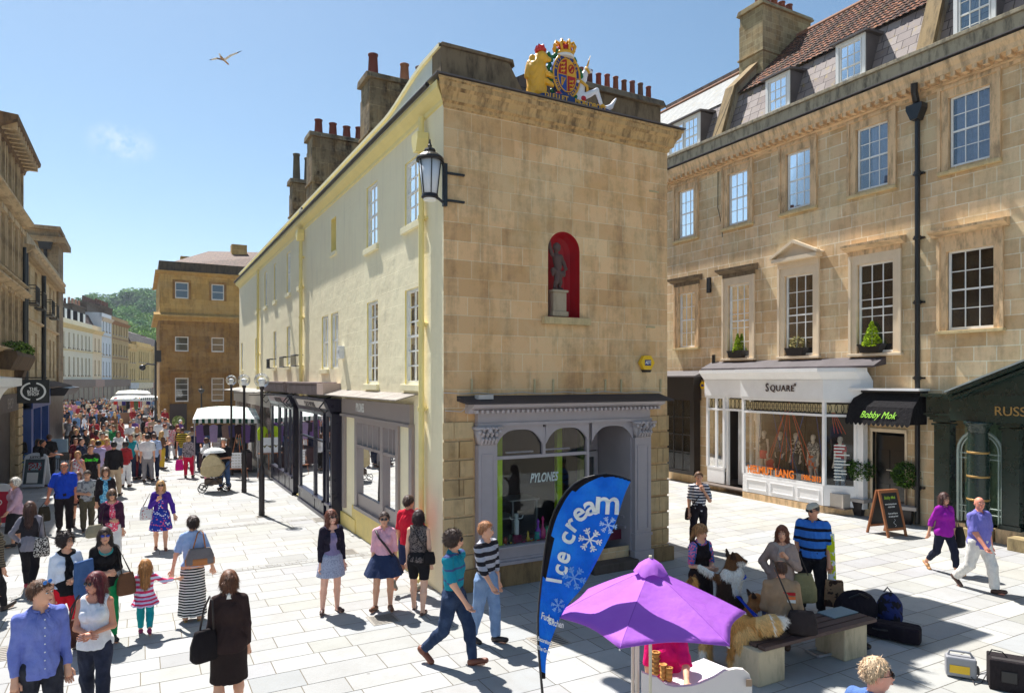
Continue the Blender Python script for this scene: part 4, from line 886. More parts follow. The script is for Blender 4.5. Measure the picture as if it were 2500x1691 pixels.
for i,(y,fn,n,c,c2,lab) in enumerate(((5.68,cone(.17,.62,.2),900,(96,130,20),(190,215,50),'slim bright green conifer in a black trough on the left sill'),(3.25,sph(.26,.38,.75,.9),420,(96,110,50),(206,190,130),'straggly pale leaved shrub in a black trough under the pediment'),(.75,cone(.28,.7,.18),1300,(110,150,16),(200,226,50),'plump bright green conifer in a black trough on the right sill'))):
    t=thing('window_box',lab,'window box',(XR-.02,y,4.62),0,'planted troughs on the first floor sills')
    b=B(); b.prism([(-.34,.2),(-.26,0),(.26,0),(.34,.2),(.36,.2),(.36,.24),(-.36,.24),(-.36,.2)],'x',-.16,.12) ; b.build('trough',BLACKM,t,local=True)
    leafy('',None,None,None,fn,n,.035,c,c2,parent=t,seed=i+3)
# ================= LEFT SIDE OF THE STREET =================
XL=-8.8; TLp=TXp(XL)
S_L=plainstone((200,174,136),.55,(70,56,42),11.); S_L2=stone((214,194,158),(192,168,130),(170,148,108),.9,.36,.35,.006,6.,(84,70,54)); DKW=paint((52,34,28),.4,.15); DW=darkpane((26,20,20))
lb=thing('street_building','tall ornate stone building with dark triple windows on the left edge','building',(XL,16,0))
ops=[]
for k in range(4):
    y=19.0-1.35*k+1.2
    ops+= [(y,y+.75,10.5,11.9),(y,y+.85,7.7,9.35),(y,y+.85,4.9,6.8)]
b=B(); wall(b,TLp,15.7,21.2,3.6,12.4,ops,.35); b.box(XL-7,XL-.02,15.68,15.7,11.2,12.4); wall(b,TLp,5,15.7,3.6,11.3,[(y_,y_+.8,r_,r_+1.6) for y_ in (13.4,11.6) for r_ in (5.,7.6,9.7)],.3); wall(b,TLp,5,21.2,0,3.6,[(11.,19.6,.1,3.3)],.3); b.box(XL-7,XL-.2,5,15.7,11.25,11.3); b.box(XL-7,XL-.36,21.15,21.2,0,12.4); b.box(XL-7,XL-.05,5,5.05,0,12.4); b.box(XL-7,XL-6.95,5,21.2,0,12.4); b.box(XL-7,XL-.2,15.7,21.2,12.3,12.4); b.build('wall',[S_L2,S_L],lb)
for (p,q,r,s) in ops:
    w=window(lb,TLp,p,q,r,s,1,2,.25,.06,.02,mat=DKW,gm=DW)
    a=B(); a.box(p-.13,p-.0,-.08,0,r,s+.1,T=TLp); a.box(q,q+.13,-.08,0,r,s+.1,T=TLp); a.box(p-.15,q+.15,-.12,0,s+.1,s+.28,T=TLp); a.build('architrave',S_L,w)
for (z,o,h) in ((9.75,.4,.22),(7.35,.22,.14),(4.75,.28,.16),(10.25,.15,.1),(6.98,.35,.2)):
    b=B(); b.prism([(0,z),(o*.5,z+h*.2),(o,z+h*.7),(o,z+h),(0,z+h*1.1)],'y',12.,21.35 if z!=9.75 else 21.3,T=lambda x,y,zz:(XL+x,y,zz)); b.build('string_course',S_L,lb)
b=B(); b.prism([(0,12.3),(.1,12.34),(.15,12.5),(.6,12.72),(.62,12.85),(0,12.9)],'y',15.5,21.3,T=lambda x,y,zz:(XL+x,y,zz-.5))
b.build('cornice',plainstone((120,94,66),.7,(48,38,32),1.),lb)
b=B(); y=15.8
while y<21.1: b.box(XL+.12,XL+.55,y,y+.16,11.95,12.2); y+=.5
b.build('bracket_course',S_L,lb)
b=B(); 
for k in range(14): y=20.9-k*.36; 
for (y0,y1) in ((19.65,20.75),):
    z=0
    while z<3.4: b.box(XL,XL+.1,y0,y1,z+.02,z+.33); z+=.35
b.box(XL,XL+.35,19.4,21.1,3.45,3.65); b.build('rusticated_pier',S_L2,lb,bevel=.01)
b=B(); b.box(XL-.2,XL-.15,11,19.6,.1,3.4); b.build('shop_front_panel',paint((58,46,42),.5,.2),lb)
b=B(); b.box(XL,XL+.12,11,19.5,2.75,3.35); fb=b.build('fascia_board',paint((74,62,58),.5),lb); lettering('SHOP',paint((150,140,130),.5),fb,lambda x,y,z:(XL+.13+z,17.6+x,3.02+y),.5,.01,.9)
b=B(); b.tube([(XL+.1,21.1,3.6),(XL+.1,21.1,9.)],.07,8); b.build('downpipe',BLACKM,lb)
# white moulded shop canopy in the extreme left foreground
b=B(); b.prism([(0,3.05),(.35,3.1),(.5,3.45),(.62,3.6),(.95,3.68),(.95,3.9),(0,4.0)],'y',6,13.6,T=lambda x,y,z:(XL+.0+x,y,z)); b.box(XL,XL+.3,13.2,13.6,0,3.1); b.build('white_shop_canopy',WHITE,lb)
# planter box on brackets
t=thing('balcony_planter','mossy stone balcony box with green plants on brackets above the pier','planter',(XL+.35,18.2,4.3))
b=B(); b.prism([(0,-.1),(.35,-.1),(.55,.35),(.5,.5),(0,.5)],'y',-2.2,2.2,T=lambda x,y,z:(x-.35,y,z)); b.prism([(0,-.75),(.15,-.7),(.32,-.1),(0,-.1)],'y',1.2,1.9,T=lambda x,y,z:(x-.35,y,z)); b.build('stone_box',plainstone((104,84,62),.7,(50,40,34),2.),t,local=True,bevel=.02)
leafy('',None,None,None,lambda rn:(rn.uniform(-.3,.2),rn.uniform(-1.5,2.1),.5+.35*rn.random()**2),900,.06,(50,80,24),(120,150,60),parent=t,seed=6)
# second building
l2=thing('street_building','plain stone house with iron balconies beyond the ornate one on the left','building',(XL,27,0))
W3=[(22.6,23.4),(25.,25.8),(28.4,29.2),(30.5,31.2),(32.2,32.9)]
ops=[(p,q,7.05,8.6) for p,q in W3]+[(p,q,3.95,5.9) for p,q in W3]
b=B(); wall(b,TLp,21.2,34,0,9.3,ops,.25); b.box(XL-7,XL-.02,33.95,34,0,9.3); b.box(XL-7,XL,21.2,34,9.2,9.3); b.build('wall',[S_L2,S_L],l2)
for (p,q,r,s) in ops: window(l2,TLp,p,q,r,s,1,2,.18,.06,.02,mat=paint((216,210,196),.5),gm=DW)
b=B(); b.prism([(0,8.75),(.1,8.8),(.42,9.05),(.42,9.15),(0,9.2)],'y',21.3,34.2,T=lambda x,y,z:(XL+x,y,z)); b.prism([(0,6.3),(.12,6.34),(.12,6.42),(0,6.46)],'y',21.3,34.1,T=lambda x,y,z:(XL+x,y,z))
y=21.5
while y<34: b.box(XL+.05,XL+.36,y,y+.14,8.72,8.95); y+=.4
b.build('cornice',S_L,l2)
b=B(); b.box(XL-.1,XL+.15,21.3,34.1,9.2,9.65); b.build('parapet',S_RP,l2)
for (y0,y1) in ((22.4,23.6),(24.8,26.0),(28.2,29.4),(30.3,31.4)):
    b=B(); b.box(XL,XL+.35,y0,y1,6.95,7.0)
    for i in range(9): y=y0+(y1-y0)*i/8; b.tube([(XL+.33,y,7.),(XL+.33,y,7.7)],.014,4)
    for z in (7.05,7.7): b.tube([(XL,y0,z),(XL+.33,y0,z),(XL+.33,y1,z),(XL,y1,z)],.018,4)
    b.build('iron_balcony',BLACKM,l2)
for y in (21.5,27.3):
    b=B(); b.tube([(XL+.1,y,3.5),(XL+.1,y,8.9)],.09,8); b.build('downpipe',BLACKM,l2)
# blue shop
b=B(); BL=paint((38,72,140),.35,.12); b.box(XL,XL+.25,21.3,27.4,0,.3); b.box(XL,XL+.3,21.3,21.9,0,3.2); b.box(XL,XL+.3,24.2,24.5,0,3.2); b.box(XL,XL+.3,27.,27.4,0,3.2); b.box(XL,XL+.35,21.3,27.4,2.7,3.5)
bs=b.build('blue_shopfront',BL,l2); b=B(); b.box(XL+.02,XL+.1,21.9,24.2,.3,2.7); b.box(XL+.02,XL+.1,24.5,27.,.3,2.7); b.build('pane',paint((40,70,130),.08,spec=.9),bs)
b=B(); b.box(XL,XL+.3,27.5,33.9,0,3.1); b.prism([(0,3.1),(.9,3.1),(1.1,3.45),(0,3.6)],'y',27.4,34,T=lambda x,y,z:(XL+x,y,z)); b.build('dark_shopfront',paint((36,26,24),.4,.2),l2)
b=B(); b.prism([(0,3.62),(.8,3.5),(.8,3.56),(0,3.8)],'y',21.3,33,T=lambda x,y,z:(XL+x,y,z)); b.build('weathered_canopy',plainstone((96,80,70),.8),l2)
b=B(); b.box(XL-3,XL+.1,33.9,36.5,0,12.1); b.box(XL-3.1,XL+.45,33.6,37,11.4,11.7); b.box(XL-3,XL+.2,33.7,36.6,12.1,12.3); b.box(XL-.1,XL+.2,33.8,36.6,8.9,9.2)
b.build('end_pavilion',stone((150,134,112),(132,116,96),(108,96,80),.9,.4,.5,.008,3.),l2)
b=B(); b.tube([(XL-.5,33.8,9.),(XL-.5,33.8,11.)],.09,8); b.prism([(XL-.75,11),(XL-.25,11),(XL-.15,11.4),(XL-.85,11.4)],'y',33.6,33.85); b.build('downpipe',BLACKM,l2)
# hanging sign with the round logo
sg=thing('hanging_sign','square black hanging sign with a white ring logo over the blue shop','sign',(-7.7,15.4,3.2))
sg.rotation_euler=(0,0,R(0))
b=B(); b.box(-.5,.36,-.04,.04,-.1,.66); b.tube([(-1.1,0,.72),(.3,0,.72)],.02,6); b.build('board',paint((14,14,14),.4),sg,local=True)
b=B()
for (a0,a1,r0,r1) in ((15,165,.25,.3),(195,345,.25,.3),):
    n=18
    for i in range(n):
        t0,t1=[R(a0+90-90+ (a1-a0)*k/n) for k in (i,i+1)]
        b.poly([(-.07+r*math.sin(t)*1.15,-.045,.28+rr) for r,t,rr in ((r0,t0,r0*math.cos(t0)),(r1,t0,r1*math.cos(t0)),(r1,t1,r1*math.cos(t1)),(r0,t1,r0*math.cos(t1)))])
b.build('ring_logo',WHITE,sg,local=True)
for s_,zz in (('THE',.36),('BODY',.27),('SHOP',.18)): 
    vs,fs=text_geo(s_,.12,.002,off=.003); b=B(); b.add([(-.07+x,-.047-z,zz+y) for x,y,z in vs],fs); b.build('lettering',WHITE,sg,local=True)
# ================= BROWN HOUSE CLOSING THE STREET =================
bh=thing('corner_house','square brown stone house with white sash windows closing the street','building',(-.5,46,0)); TB=TY(46.)
S_B=stone((168,130,80),(148,112,68),(140,110,66),1.2,.4,.5,.004,12.,(60,42,28),0.,0.,.12); S_B2=stone((206,170,108),(190,154,94),(160,126,74),1.2,.4,.4,.004,13.,(90,66,40),0.,0.,.15)
wn_=[(-2.42,-1.5),(.1,1.0),(2.7,3.6)]
b=B(); wall(b,TB,-3.45,9,0,8.5,[(p,q,6.0,7.12) for p,q in wn_]+[(p,q,2.2,4.0) for p,q in wn_],.12); b.box(-3.45,-3.44,46,58,0,8.5); b.build('lower_wall',[S_B,S_B],bh)
b=B(); wall(b,TB,-3.45,9,8.9,12.,[(p,q,10.0,11.23) for p,q in wn_],.12); b.box(-3.45,-3.44,46,58,8.5,12.); b.box(-3.4,9,46.2,58,11.9,12); b.box(-3.44,9,57.9,58,0,12); b.build('upper_wall',[S_B2,S_B2],bh)
for (p,q) in wn_:
    for (r,s,rows) in ((6.0,7.12,2),(2.2,4.0,4),(10.,11.23,2)):
        w=window(bh,TB,p,q,r,s,1,rows,.06,.07,.03,meet=True,gm=darkpane((70,84,100)) if r>9 else darkpane((70,66,56)))
        a=B(); o=.17; a.box(p-o,p,-.05,0,r-.05,s+o,T=TB); a.box(q,q+o,-.05,0,r-.05,s+o,T=TB); a.box(p,q,-.05,0,s,s+o,T=TB); a.build('architrave',S_B,w)
        if r<3: a=B(); a.box(p-.35,q+.35,-.2,0,s+.35,s+.48,T=TB); a.build('hood',S_B,w)
b=B(); b.prism([(0,8.3),(-.08,8.4),(-.3,8.55),(-.4,8.6),(-.4,8.7),(0,8.9)],'x',-3.85,9,T=lambda x,y,z:(x,46+y,z)); b.prism([(0,11.75),(-.1,11.85),(-.28,11.95),(-.28,12.02),(0,12.06)],'x',-3.75,9,T=lambda x,y,z:(x,46+y,z)); b.box(-3.85,-3.46,46,58,8.55,8.7); b.box(-3.75,-3.46,46,58,11.92,12.02); b.build('cornice',S_B2,bh)
b=B(); b.box(-3.5,9,45.95,46.3,12.05,12.75); b.box(-3.5,-3.2,46.3,58,12.05,12.75); b.build('parapet',plainstone((84,72,56),.8,(40,34,30)),bh)
b=B(); b.box(-3.5,9,45.93,46,1.95,2.08); b.build('string_course',S_B,bh)
b=B(); b.poly([(-3.2,46.3,12.5),(9,46.3,12.5),(9,51,15.2),(.3,51,14.6)]); b.poly([(-3.2,46.3,12.5),(.3,51,14.6),(-3.2,57,12.5)]); b.poly([(.3,51,14.6),(9,51,15.2),(9,57,12.5),(-3.2,57,12.5)]); b.build('roof',tiles((132,96,76),(106,76,62),(64,50,42),.3,.2,.02,.2),bh)
b=B(); b.box(-1.9,-1.0,49,50,12.5,13.7); b.box(2.0,3.2,50,51,13.5,15.2); b.build('chimney',S_B2,bh)
b=B(); b.box(-2.78,-1.62,45.88,45.95,.1,2.05); ps=b.build('poster_board',paint((56,40,36),.5),label='dark poster board with a round green picture on the brown house',cat='poster',origin=(-2.2,45.9,1.))
b=B(); b.tube([(-.0,-.02,-.28),(-.0,-.06,-.28)],.44,28); b.build('round_picture',cloth((120,140,60),'noise',(190,190,130),.14),ps,local=True)
# ================= CURVED TERRACE FAR DOWN THE STREET =================
def frame(A,Bp,off=0):
    dx,dy=Bp[0]-A[0],Bp[1]-A[1]; L=math.hypot(dx,dy); ux,uy=dx/L,dy/L; return T_(A[0],A[1],ux,uy,-uy,ux)
TF=frame((-12.8,76.),(-6.3,109.)); GLD=paint((212,186,128),.7,.08)
def farhouse(T,a0,a1,ztop,wallc,wins,label,trim,shopc,chims=(),roofc=None,dorm=(),par=.6,corn=None,strings=(),depth=9,winc=None,shopz=3.9):
    p=T(a0,0,0); t=thing('terrace_house',label,'house',(p[0],p[1],0),0,'houses in the curved terrace down the street')
    m=render_wall(wallc) if sum(wallc)>600 else plainstone(wallc,.3,(110,96,74),3.)
    ops=[w[:4] for w in wins]; b=B(); wall(b,T,a0,a1,shopz,ztop,ops,.2)
    b.box(a0,a1,depth-.05,depth,0,ztop,T=T); b.box(a0,a0+.02,.01,depth,0,ztop+par,T=T); b.box(a1-.02,a1,.01,depth,0,ztop+par,T=T); b.box(a0,a1,0.01,.3,ztop,ztop+par,T=T); b.build('wall',[m,m],t)
    wm=paint(winc or (150,132,104),.4)
    for w in wins:
        bb=B(); bb.box(w[0],w[1],.16,.2,w[2],w[3],T=T); zz=(w[2]+w[3])/2; o=bb.build('window',darkpane(w[4] if len(w)>4 else (112,106,100)),t)
        bb=B(); bb.box(w[0],w[1],.14,.16,zz-.04,zz+.04,T=T); bb.box((w[0]+w[1])/2-.025,(w[0]+w[1])/2+.025,.14,.16,w[2],w[3],T=T); bb.box(w[0]-.1,w[1]+.1,-.1,0,w[2]-.14,w[2],T=T); bb.build('frame',wm,o)
    b=B(); b.prism([(0,ztop-.5),(-.1,ztop-.4),(-.35,ztop-.1),(-.35,ztop),(0,ztop+.05)],'x',a0,a1,T=lambda a,d,z:T(a,d,z)); 
    for z in strings: b.box(a0,a1,-.1,0,z,z+.12,T=T)
    b.build('cornice',paint(trim,.7),t)
    b=B(); b.box(a0,a1,-.12,.1,0,shopz-.9,T=T); b.box(a0,a1,-.35,.1,shopz-.9,shopz,T=T); sh=b.build('shopfront',paint(shopc,.5,.15),t)
    k=a0+.4; bb=B()
    while k+1.4<a1: bb.box(k,k+1.5,-.14,-.12,.5,shopz-1.0,T=T); k+=2.0
    bb.build('pane',paint((58,50,46),.35,.2),sh)
    if roofc:
        b=B(); b.poly([T(a0,.6,ztop+.2),T(a1,.6,ztop+.2),T(a1,1.6,ztop+2.2),T(a0,1.6,ztop+2.2)]); b.poly([T(a0,1.6,ztop+2.2),T(a1,1.6,ztop+2.2),T(a1,depth/2,ztop+3.2),T(a0,depth/2,ztop+3.2)]); b.poly([T(a0,depth,ztop),T(a1,depth,ztop),T(a1,depth/2,ztop+3.2),T(a0,depth/2,ztop+3.2)])
        for a in (a0,a1): b.poly([T(a,.6,ztop+.2),T(a,1.6,ztop+2.2),T(a,depth/2,ztop+3.2),T(a,depth,ztop)])
        b.build('roof',tiles(roofc,tuple(int(v*.8) for v in roofc),(50,40,38),.5,.25),t)
        for (d0,d1) in dorm:
            b=B(); b.box(d0,d1,.5,1.6,ztop+.3,ztop+1.9,T=T); d=b.build('dormer',BLACKM,t); bb=B(); bb.box(d0+.12,d1-.12,.46,.5,ztop+.35,ztop+1.8,T=T); bb.build('window',WHITE,d)
    for (c0,c1,zt,n,pc) in chims:
        b=B(); b.box(c0,c1,1.8,2.9,ztop,zt,T=T); b.box(c0-.1,c1+.1,1.7,3.,zt-.2,zt,T=T); c=b.build('chimney',plainstone((104,90,76),.6),t)
        for i in range(n):
            a=c0+(c1-c0)*(i+.5)/n; q=T(a,2.35,0); bb=B(); bb.lathe([(.16,zt),(.12,zt+.75),(.15,zt+.78),(.15,zt+.85)],q[0],q[1],8); bb.build('chimney_pot',paint(pc,.7,.2),c)
    return t
WN=[]
for a in (1.6,3.0,4.9,6.6,8.2,9.8,11.4,12.8): WN+= [(a,a+.55,7.55,9.25),(a,a+.6,4.4,6.5)]
farhouse(TF,0,14.5,10.2,(232,228,208),WN,'long cream terraced house with black dormers','x' and (226,206,150),(96,72,66),[(2.2,8.6,13.4,4,(104,58,50)),(9.4,12.5,13.,3,(110,60,50))],(110,96,90),[(5.2,6.2),(7.4,8.4),(10.0,11.0),(12.3,13.3)],strings=(7.2,))
for (a,w) in ((3.2,.6),): pass
farhouse(TF,14.5,18.8,10.2,(244,224,190),[(a,a+.55,z0,z1) for a in (15.4,17.2) for z0,z1 in ((7.6,9.2),(4.5,6.4))],'narrow peach terraced house beside the long cream one','x' and (240,214,160),(150,112,104),[(12.9,18.3,13.3,4,(206,150,120))],(96,70,60),strings=(7.3,))
farhouse(TF,18.8,23.8,12.2,(222,230,238),[(a,a+.5,z0,z1) for a in (19.3,20.9,22.5) for z0,z1 in ((10.4,11.9),(7.3,8.8),(4.4,6.3))],'narrow pale blue terraced house, taller than the cream one','x' and (214,200,180),(84,60,60),[(19.,28,14.2,9,(112,78,62))],None,strings=(9.7,6.9),par=.6)
farhouse(TF,23.8,33.8,12.2,(196,170,122),[(a,a+.55,10.35,11.8) for a in (24.6,26.2,27.9,29.1,30.9,32.5)]+[(a,a+.55,7.4,9.0) for a in (24.6,26.2,27.9,29.1,30.9,32.5)]+[(a,a+.6,4.4,6.3) for a in (24.8,26.4,28.4,30.8,32.5)],'stone and white terraced house with a dark shopfront','x' and (150,106,60),(84,52,46),[(25,32,14.5,6,(130,80,60))],None,strings=(9.7,6.9))
b=B(); b.box(23.82,33.78,-.04,-.01,4.,9.6,T=TF)
TF2=frame((-6.3,109.),(3.,150.))
farhouse(TF2,0,5,8.9,(214,186,128),[(a,a+.5,z0,z1) for a in (1,2.3,3.6) for z0,z1 in ((6.6,8.2),(3.9,5.6))],'small honey stone house beyond the terrace','x' and (220,190,130),(190,196,206),[],(120,110,100),shopz=3.4)
farhouse(TF2,5,15,9.4,(220,192,130),[(a,a+.6,z0,z1) for a in (6.5,8,9.5,11,12.5) for z0,z1 in ((6.8,8.5),(4.0,6.3))],'honey stone house with columns beyond the terrace','x' and (224,196,134),(214,200,170),[],(120,110,100),shopz=3.4)
farhouse(TF2,15,26,9.2,(206,176,116),[(a,a+.6,z0,z1) for a in (16.5,18,19.5,21,22.5) for z0,z1 in ((6.8,8.3),(4.0,6.))],'farthest honey stone house with a red fascia','x' and (210,180,120),(140,40,44),[(15.5,22,11,6,(110,74,60))],(110,96,90),shopz=3.4)
# ================= HILL AND TREES =================
dirx,diry=AT(285,1.)[0]-CX,AT(285,1.)[1]-CY
def hz(x,y):
    dx,dy=x-CX,y-CY; dep=sT*dx+cT*dy; lat=cT*dx-sT*dy
    t=max(0,min(1,(dep-175)/190)); e=max(0,min(1,(-lat/max(dep,1)-.40)/.12)); return 50*t*t*(3-2*t)*(.72+.28*math.sin(lat*.021+1.4))*e*(2-e) if e>0 else 0
b=B(); nx,ny=40,36; idx={}
for i in range(nx+1):
    for j in range(ny+1):
        x=-340+i*11; y=110+j*12; idx[i,j]=len(b.v); b.v.append((x,y,hz(x,y)-.3+ .6*math.sin(x*.2)*math.cos(y*.17)*(1 if hz(x,y)>1 else 0)))
b.f=[(idx[i,j],idx[i+1,j],idx[i+1,j+1],idx[i,j+1]) for i in range(nx) for j in range(ny)]; b.m=[0]*len(b.f)
b.build('hill',paint((52,78,36),.95,.35,.1,bump=.3,scale=.05),kind='structure',smooth=True)
def tree_mesh(seed,n,c,c2):
    rnd=random.Random(seed); lobes=[]
    for k in range(11):
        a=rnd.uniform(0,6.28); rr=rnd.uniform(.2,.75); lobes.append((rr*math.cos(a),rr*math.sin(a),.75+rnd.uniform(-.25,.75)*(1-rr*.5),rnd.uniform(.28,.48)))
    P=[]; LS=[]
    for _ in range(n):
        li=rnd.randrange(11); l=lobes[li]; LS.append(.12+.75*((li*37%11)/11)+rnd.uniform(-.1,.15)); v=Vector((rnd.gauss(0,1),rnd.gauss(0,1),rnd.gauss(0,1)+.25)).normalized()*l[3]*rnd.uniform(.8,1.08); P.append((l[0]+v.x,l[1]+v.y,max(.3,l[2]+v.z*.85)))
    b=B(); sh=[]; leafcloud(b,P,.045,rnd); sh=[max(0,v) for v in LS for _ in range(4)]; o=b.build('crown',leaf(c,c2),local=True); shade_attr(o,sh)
    tb=B(); tb.tube([(0,0,0),(.02,0,.4),(0,.03,.9)],[.05,.04,.02],7)
    for k in range(4): a=k*1.6; tb.tube([(0,0,.35+.08*k),(.25*math.cos(a),.25*math.sin(a),.75+.05*k)],[.025,.01],5)
    return o,tb.build('trunk',paint((70,60,46),.9),local=True)
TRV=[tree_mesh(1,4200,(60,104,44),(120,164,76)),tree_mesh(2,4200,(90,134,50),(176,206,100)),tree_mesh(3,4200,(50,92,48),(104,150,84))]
def tree(px,dep,zt,h,w,v,label,group='trees on the hillside'):
    x,y=AT(px,dep); z=hz(x,y)-.5; h=max(6.,zt-z) if zt else h
    t=thing('tree',label,'tree',(x,y,z),random.uniform(0,6),group); t.scale=(w,w,h/1.55)
    for s_ in TRV[v]:
        if s_.parent is None: s_.parent=t
        else: c=s_.copy(); COL.objects.link(c); c.parent=t
def ztop(py,dep): return CH+(862-py)/1549.7*dep
tl=[(225,300,670,0,11,0,'low dark tree at the left end of the hill'),(238,280,690,0,12,1,'bright rounded tree behind the terrace chimneys'),(258,290,688,0,12,1,'bright tree below the skyline left of centre'),
(268,360,664,0,20,0,'wide dark tree on the skyline above the terrace'),(290,365,668,0,14,2,'dark skyline tree right of the widest one'),(303,350,672,0,10,2,'small dark tree in the skyline gap'),
(322,360,661,0,16,0,'tall dark skyline tree in the middle'),(340,355,659,0,17,0,'tallest dark skyline tree near the brown house'),(356,350,662,0,16,2,'dark skyline tree touching the brown house'),(375,345,665,0,16,0,'skyline tree mostly hidden by the brown house'),
(280,250,705,0,12,1,'mid slope bright tree behind the blue house roof'),(296,260,712,0,11,1,'mid slope tree in the centre of the hill'),(310,280,700,0,12,0,'mid slope shaded tree'),(326,290,698,0,13,2,'deep shaded tree on the middle slope'),(343,300,690,0,14,0,'large shaded tree on the right slope'),(360,300,692,0,14,2,'shaded tree behind the brown house cornice'),
(345,215,722,0,13,1,'big pale green tree low on the right slope'),(357,210,735,0,11,1,'pale green tree beside the brown house wall'),(300,235,735,0,11,2,'dark tree low behind the stone terrace'),(318,225,752,0,9,1,'small round tree at the foot of the hill'),(333,190,757,0,7,1,'little bright tree above the far roofs'),(303,200,765,0,7,1,'bushy tree just above the far roofs'),(350,185,765,0,7,0,'dark bush beside the far lamp column'),(268,240,720,0,12,2,'dark tree behind the cream terrace roof')]
for (px,dep,py,_,w,v,lab) in tl: tree(px,dep,ztop(py,dep),0,w,v,lab)
# ================= IMPLICIT SURFACES =================
class SDF:
    def __init__(s,lo,hi,h):
        s.h=h; s.lo=np.array(lo,float)-2*h; n=np.ceil((np.array(hi,float)+2*h-s.lo)/h).astype(int)+1
        s.F=np.full(n,9.,np.float32); s.ax=[(s.lo[i]+h*np.arange(n[i])).astype(np.float32) for i in range(3)]
    def put(s,fn,lo,hi,k=.02,sub=False):
        sl=[]; g=[]
        for i in range(3):
            a=max(0,int((lo[i]-k-3*s.h-s.lo[i])/s.h)); b=min(s.F.shape[i],int((hi[i]+k+3*s.h-s.lo[i])/s.h)+1)
            if b<=a: return
            sl.append(slice(a,b)); shp=[1,1,1]; shp[i]=b-a; g.append(s.ax[i][a:b].reshape(shp))
        sl=tuple(sl); d=fn(*g); a=s.F[sl]
        if sub: d=-d; m=np.maximum(a,d); hh=np.maximum(k-np.abs(a-d),0)/max(k,1e-6); s.F[sl]=m+hh*hh*k*.25
        else: m=np.minimum(a,d); hh=np.maximum(k-np.abs(a-d),0)/max(k,1e-6); s.F[sl]=m-hh*hh*k*.25
    def cap(s,a,b,ra,rb,k=.02,cuta=False,cutb=False,sub=False):
        a=np.array(a,float); b=np.array(b,float); ba=b-a; L2=max(1e-9,ba@ba); L=math.sqrt(L2)
        def fn(X,Y,Z):
            x,y,z=X-a[0],Y-a[1],Z-a[2]; t0=(x*ba[0]+y*ba[1]+z*ba[2])/L2; t=np.clip(t0,0,1)
            d=np.sqrt((x-t*ba[0])**2+(y-t*ba[1])**2+(z-t*ba[2])**2)-(ra+(rb-ra)*t)
            if cutb: d=np.maximum(d,(t0-1)*L)
            if cuta: d=np.maximum(d,-t0*L)
            return d
        r=max(ra,rb); s.put(fn,np.minimum(a,b)-r,np.maximum(a,b)+r,k,sub)
    def ell(s,c,r,k=.02,R_=None,sub=False):
        c=np.array(c,float); r=np.array(r,float); M=np.eye(3) if R_ is None else np.array(R_)
        def fn(X,Y,Z):
            x,y,z=X-c[0],Y-c[1],Z-c[2]
            u=[x*M[0,i]+y*M[1,i]+z*M[2,i] for i in range(3)]
            k0=np.sqrt((u[0]/r[0])**2+(u[1]/r[1])**2+(u[2]/r[2])**2); k1=np.sqrt((u[0]/r[0]**2)**2+(u[1]/r[1]**2)**2+(u[2]/r[2]**2)**2)+1e-6
            return k0*(k0-1)/k1
        m=r.max(); s.put(fn,c-m,c+m,k,sub)
    def cut(s,fn): s.F=np.maximum(s.F,fn(s.ax[0].reshape(-1,1,1),s.ax[1].reshape(1,-1,1),s.ax[2].reshape(1,1,-1)).astype(np.float32))
    def wob(s,amp,f=1.,ph=0.):
        X,Y,Z=s.ax[0].reshape(-1,1,1),s.ax[1].reshape(1,-1,1),s.ax[2].reshape(1,1,-1)
        s.F=s.F+amp*(np.sin(f*(23*Z+9*np.sin(11*X+ph)+7*np.cos(9*Y)))*.6+np.sin(f*(31*X-17*Z+13*Y+ph))*.5).astype(np.float32)
    def mesh(s):
        F=s.F; S=F<0; n=F.shape; c8=[(i,j,k) for i in(0,1) for j in(0,1) for k in(0,1)]
        def C(A,i,j,k): return A[i:n[0]-1+i,j:n[1]-1+j,k:n[2]-1+k]
        any_=np.zeros([m-1 for m in n],bool); all_=~any_
        for c in c8: q=C(S,*c); any_|=q; all_&=q
        act=any_&~all_; idx=np.argwhere(act)
        if len(idx)==0: return np.zeros((0,3)),[]
        V=np.stack([C(F,*c)[act] for c in c8],1); P=np.zeros((len(idx),3)); N=np.zeros(len(idx))
        for a in range(8):
            for b in range(a+1,8):
                ca,cb_=np.array(c8[a]),np.array(c8[b])
                if abs(ca-cb_).sum()!=1: continue
                m=(V[:,a]<0)!=(V[:,b]<0); t=V[:,a]/np.where(m,V[:,a]-V[:,b],1); P+=np.where(m[:,None],ca+t[:,None]*(cb_-ca),0); N+=m
        P=s.lo+(idx+P/N[:,None])*s.h
        I=np.full(act.shape,-1,int); I[act]=np.arange(len(idx)); fs=[]
        for ax in range(3):
            u,v=[(1,2),(2,0),(0,1)][ax]; sl0=[slice(None)]*3; sl1=[slice(None)]*3
            sl0[ax]=slice(0,n[ax]-1); sl1[ax]=slice(1,n[ax]); A=S[tuple(sl0)]; Bq=S[tuple(sl1)]
            e=np.argwhere(A!=Bq); e=e[(e[:,u]>0)&(e[:,v]>0)&(e[:,u]<n[u]-1)&(e[:,v]<n[v]-1)]
            if len(e)==0: continue
            ins=A[tuple(e.T)]; du=np.zeros(3,int); du[u]=1; dv=np.zeros(3,int); dv[v]=1
            q=np.stack([I[tuple((e-du-dv).T)],I[tuple((e-dv).T)],I[tuple(e.T)],I[tuple((e-du).T)]],1)
            q=np.where(ins[:,None],q,q[:,::-1]); fs.append(q[(q>=0).all(1)])
        return P,np.concatenate(fs)
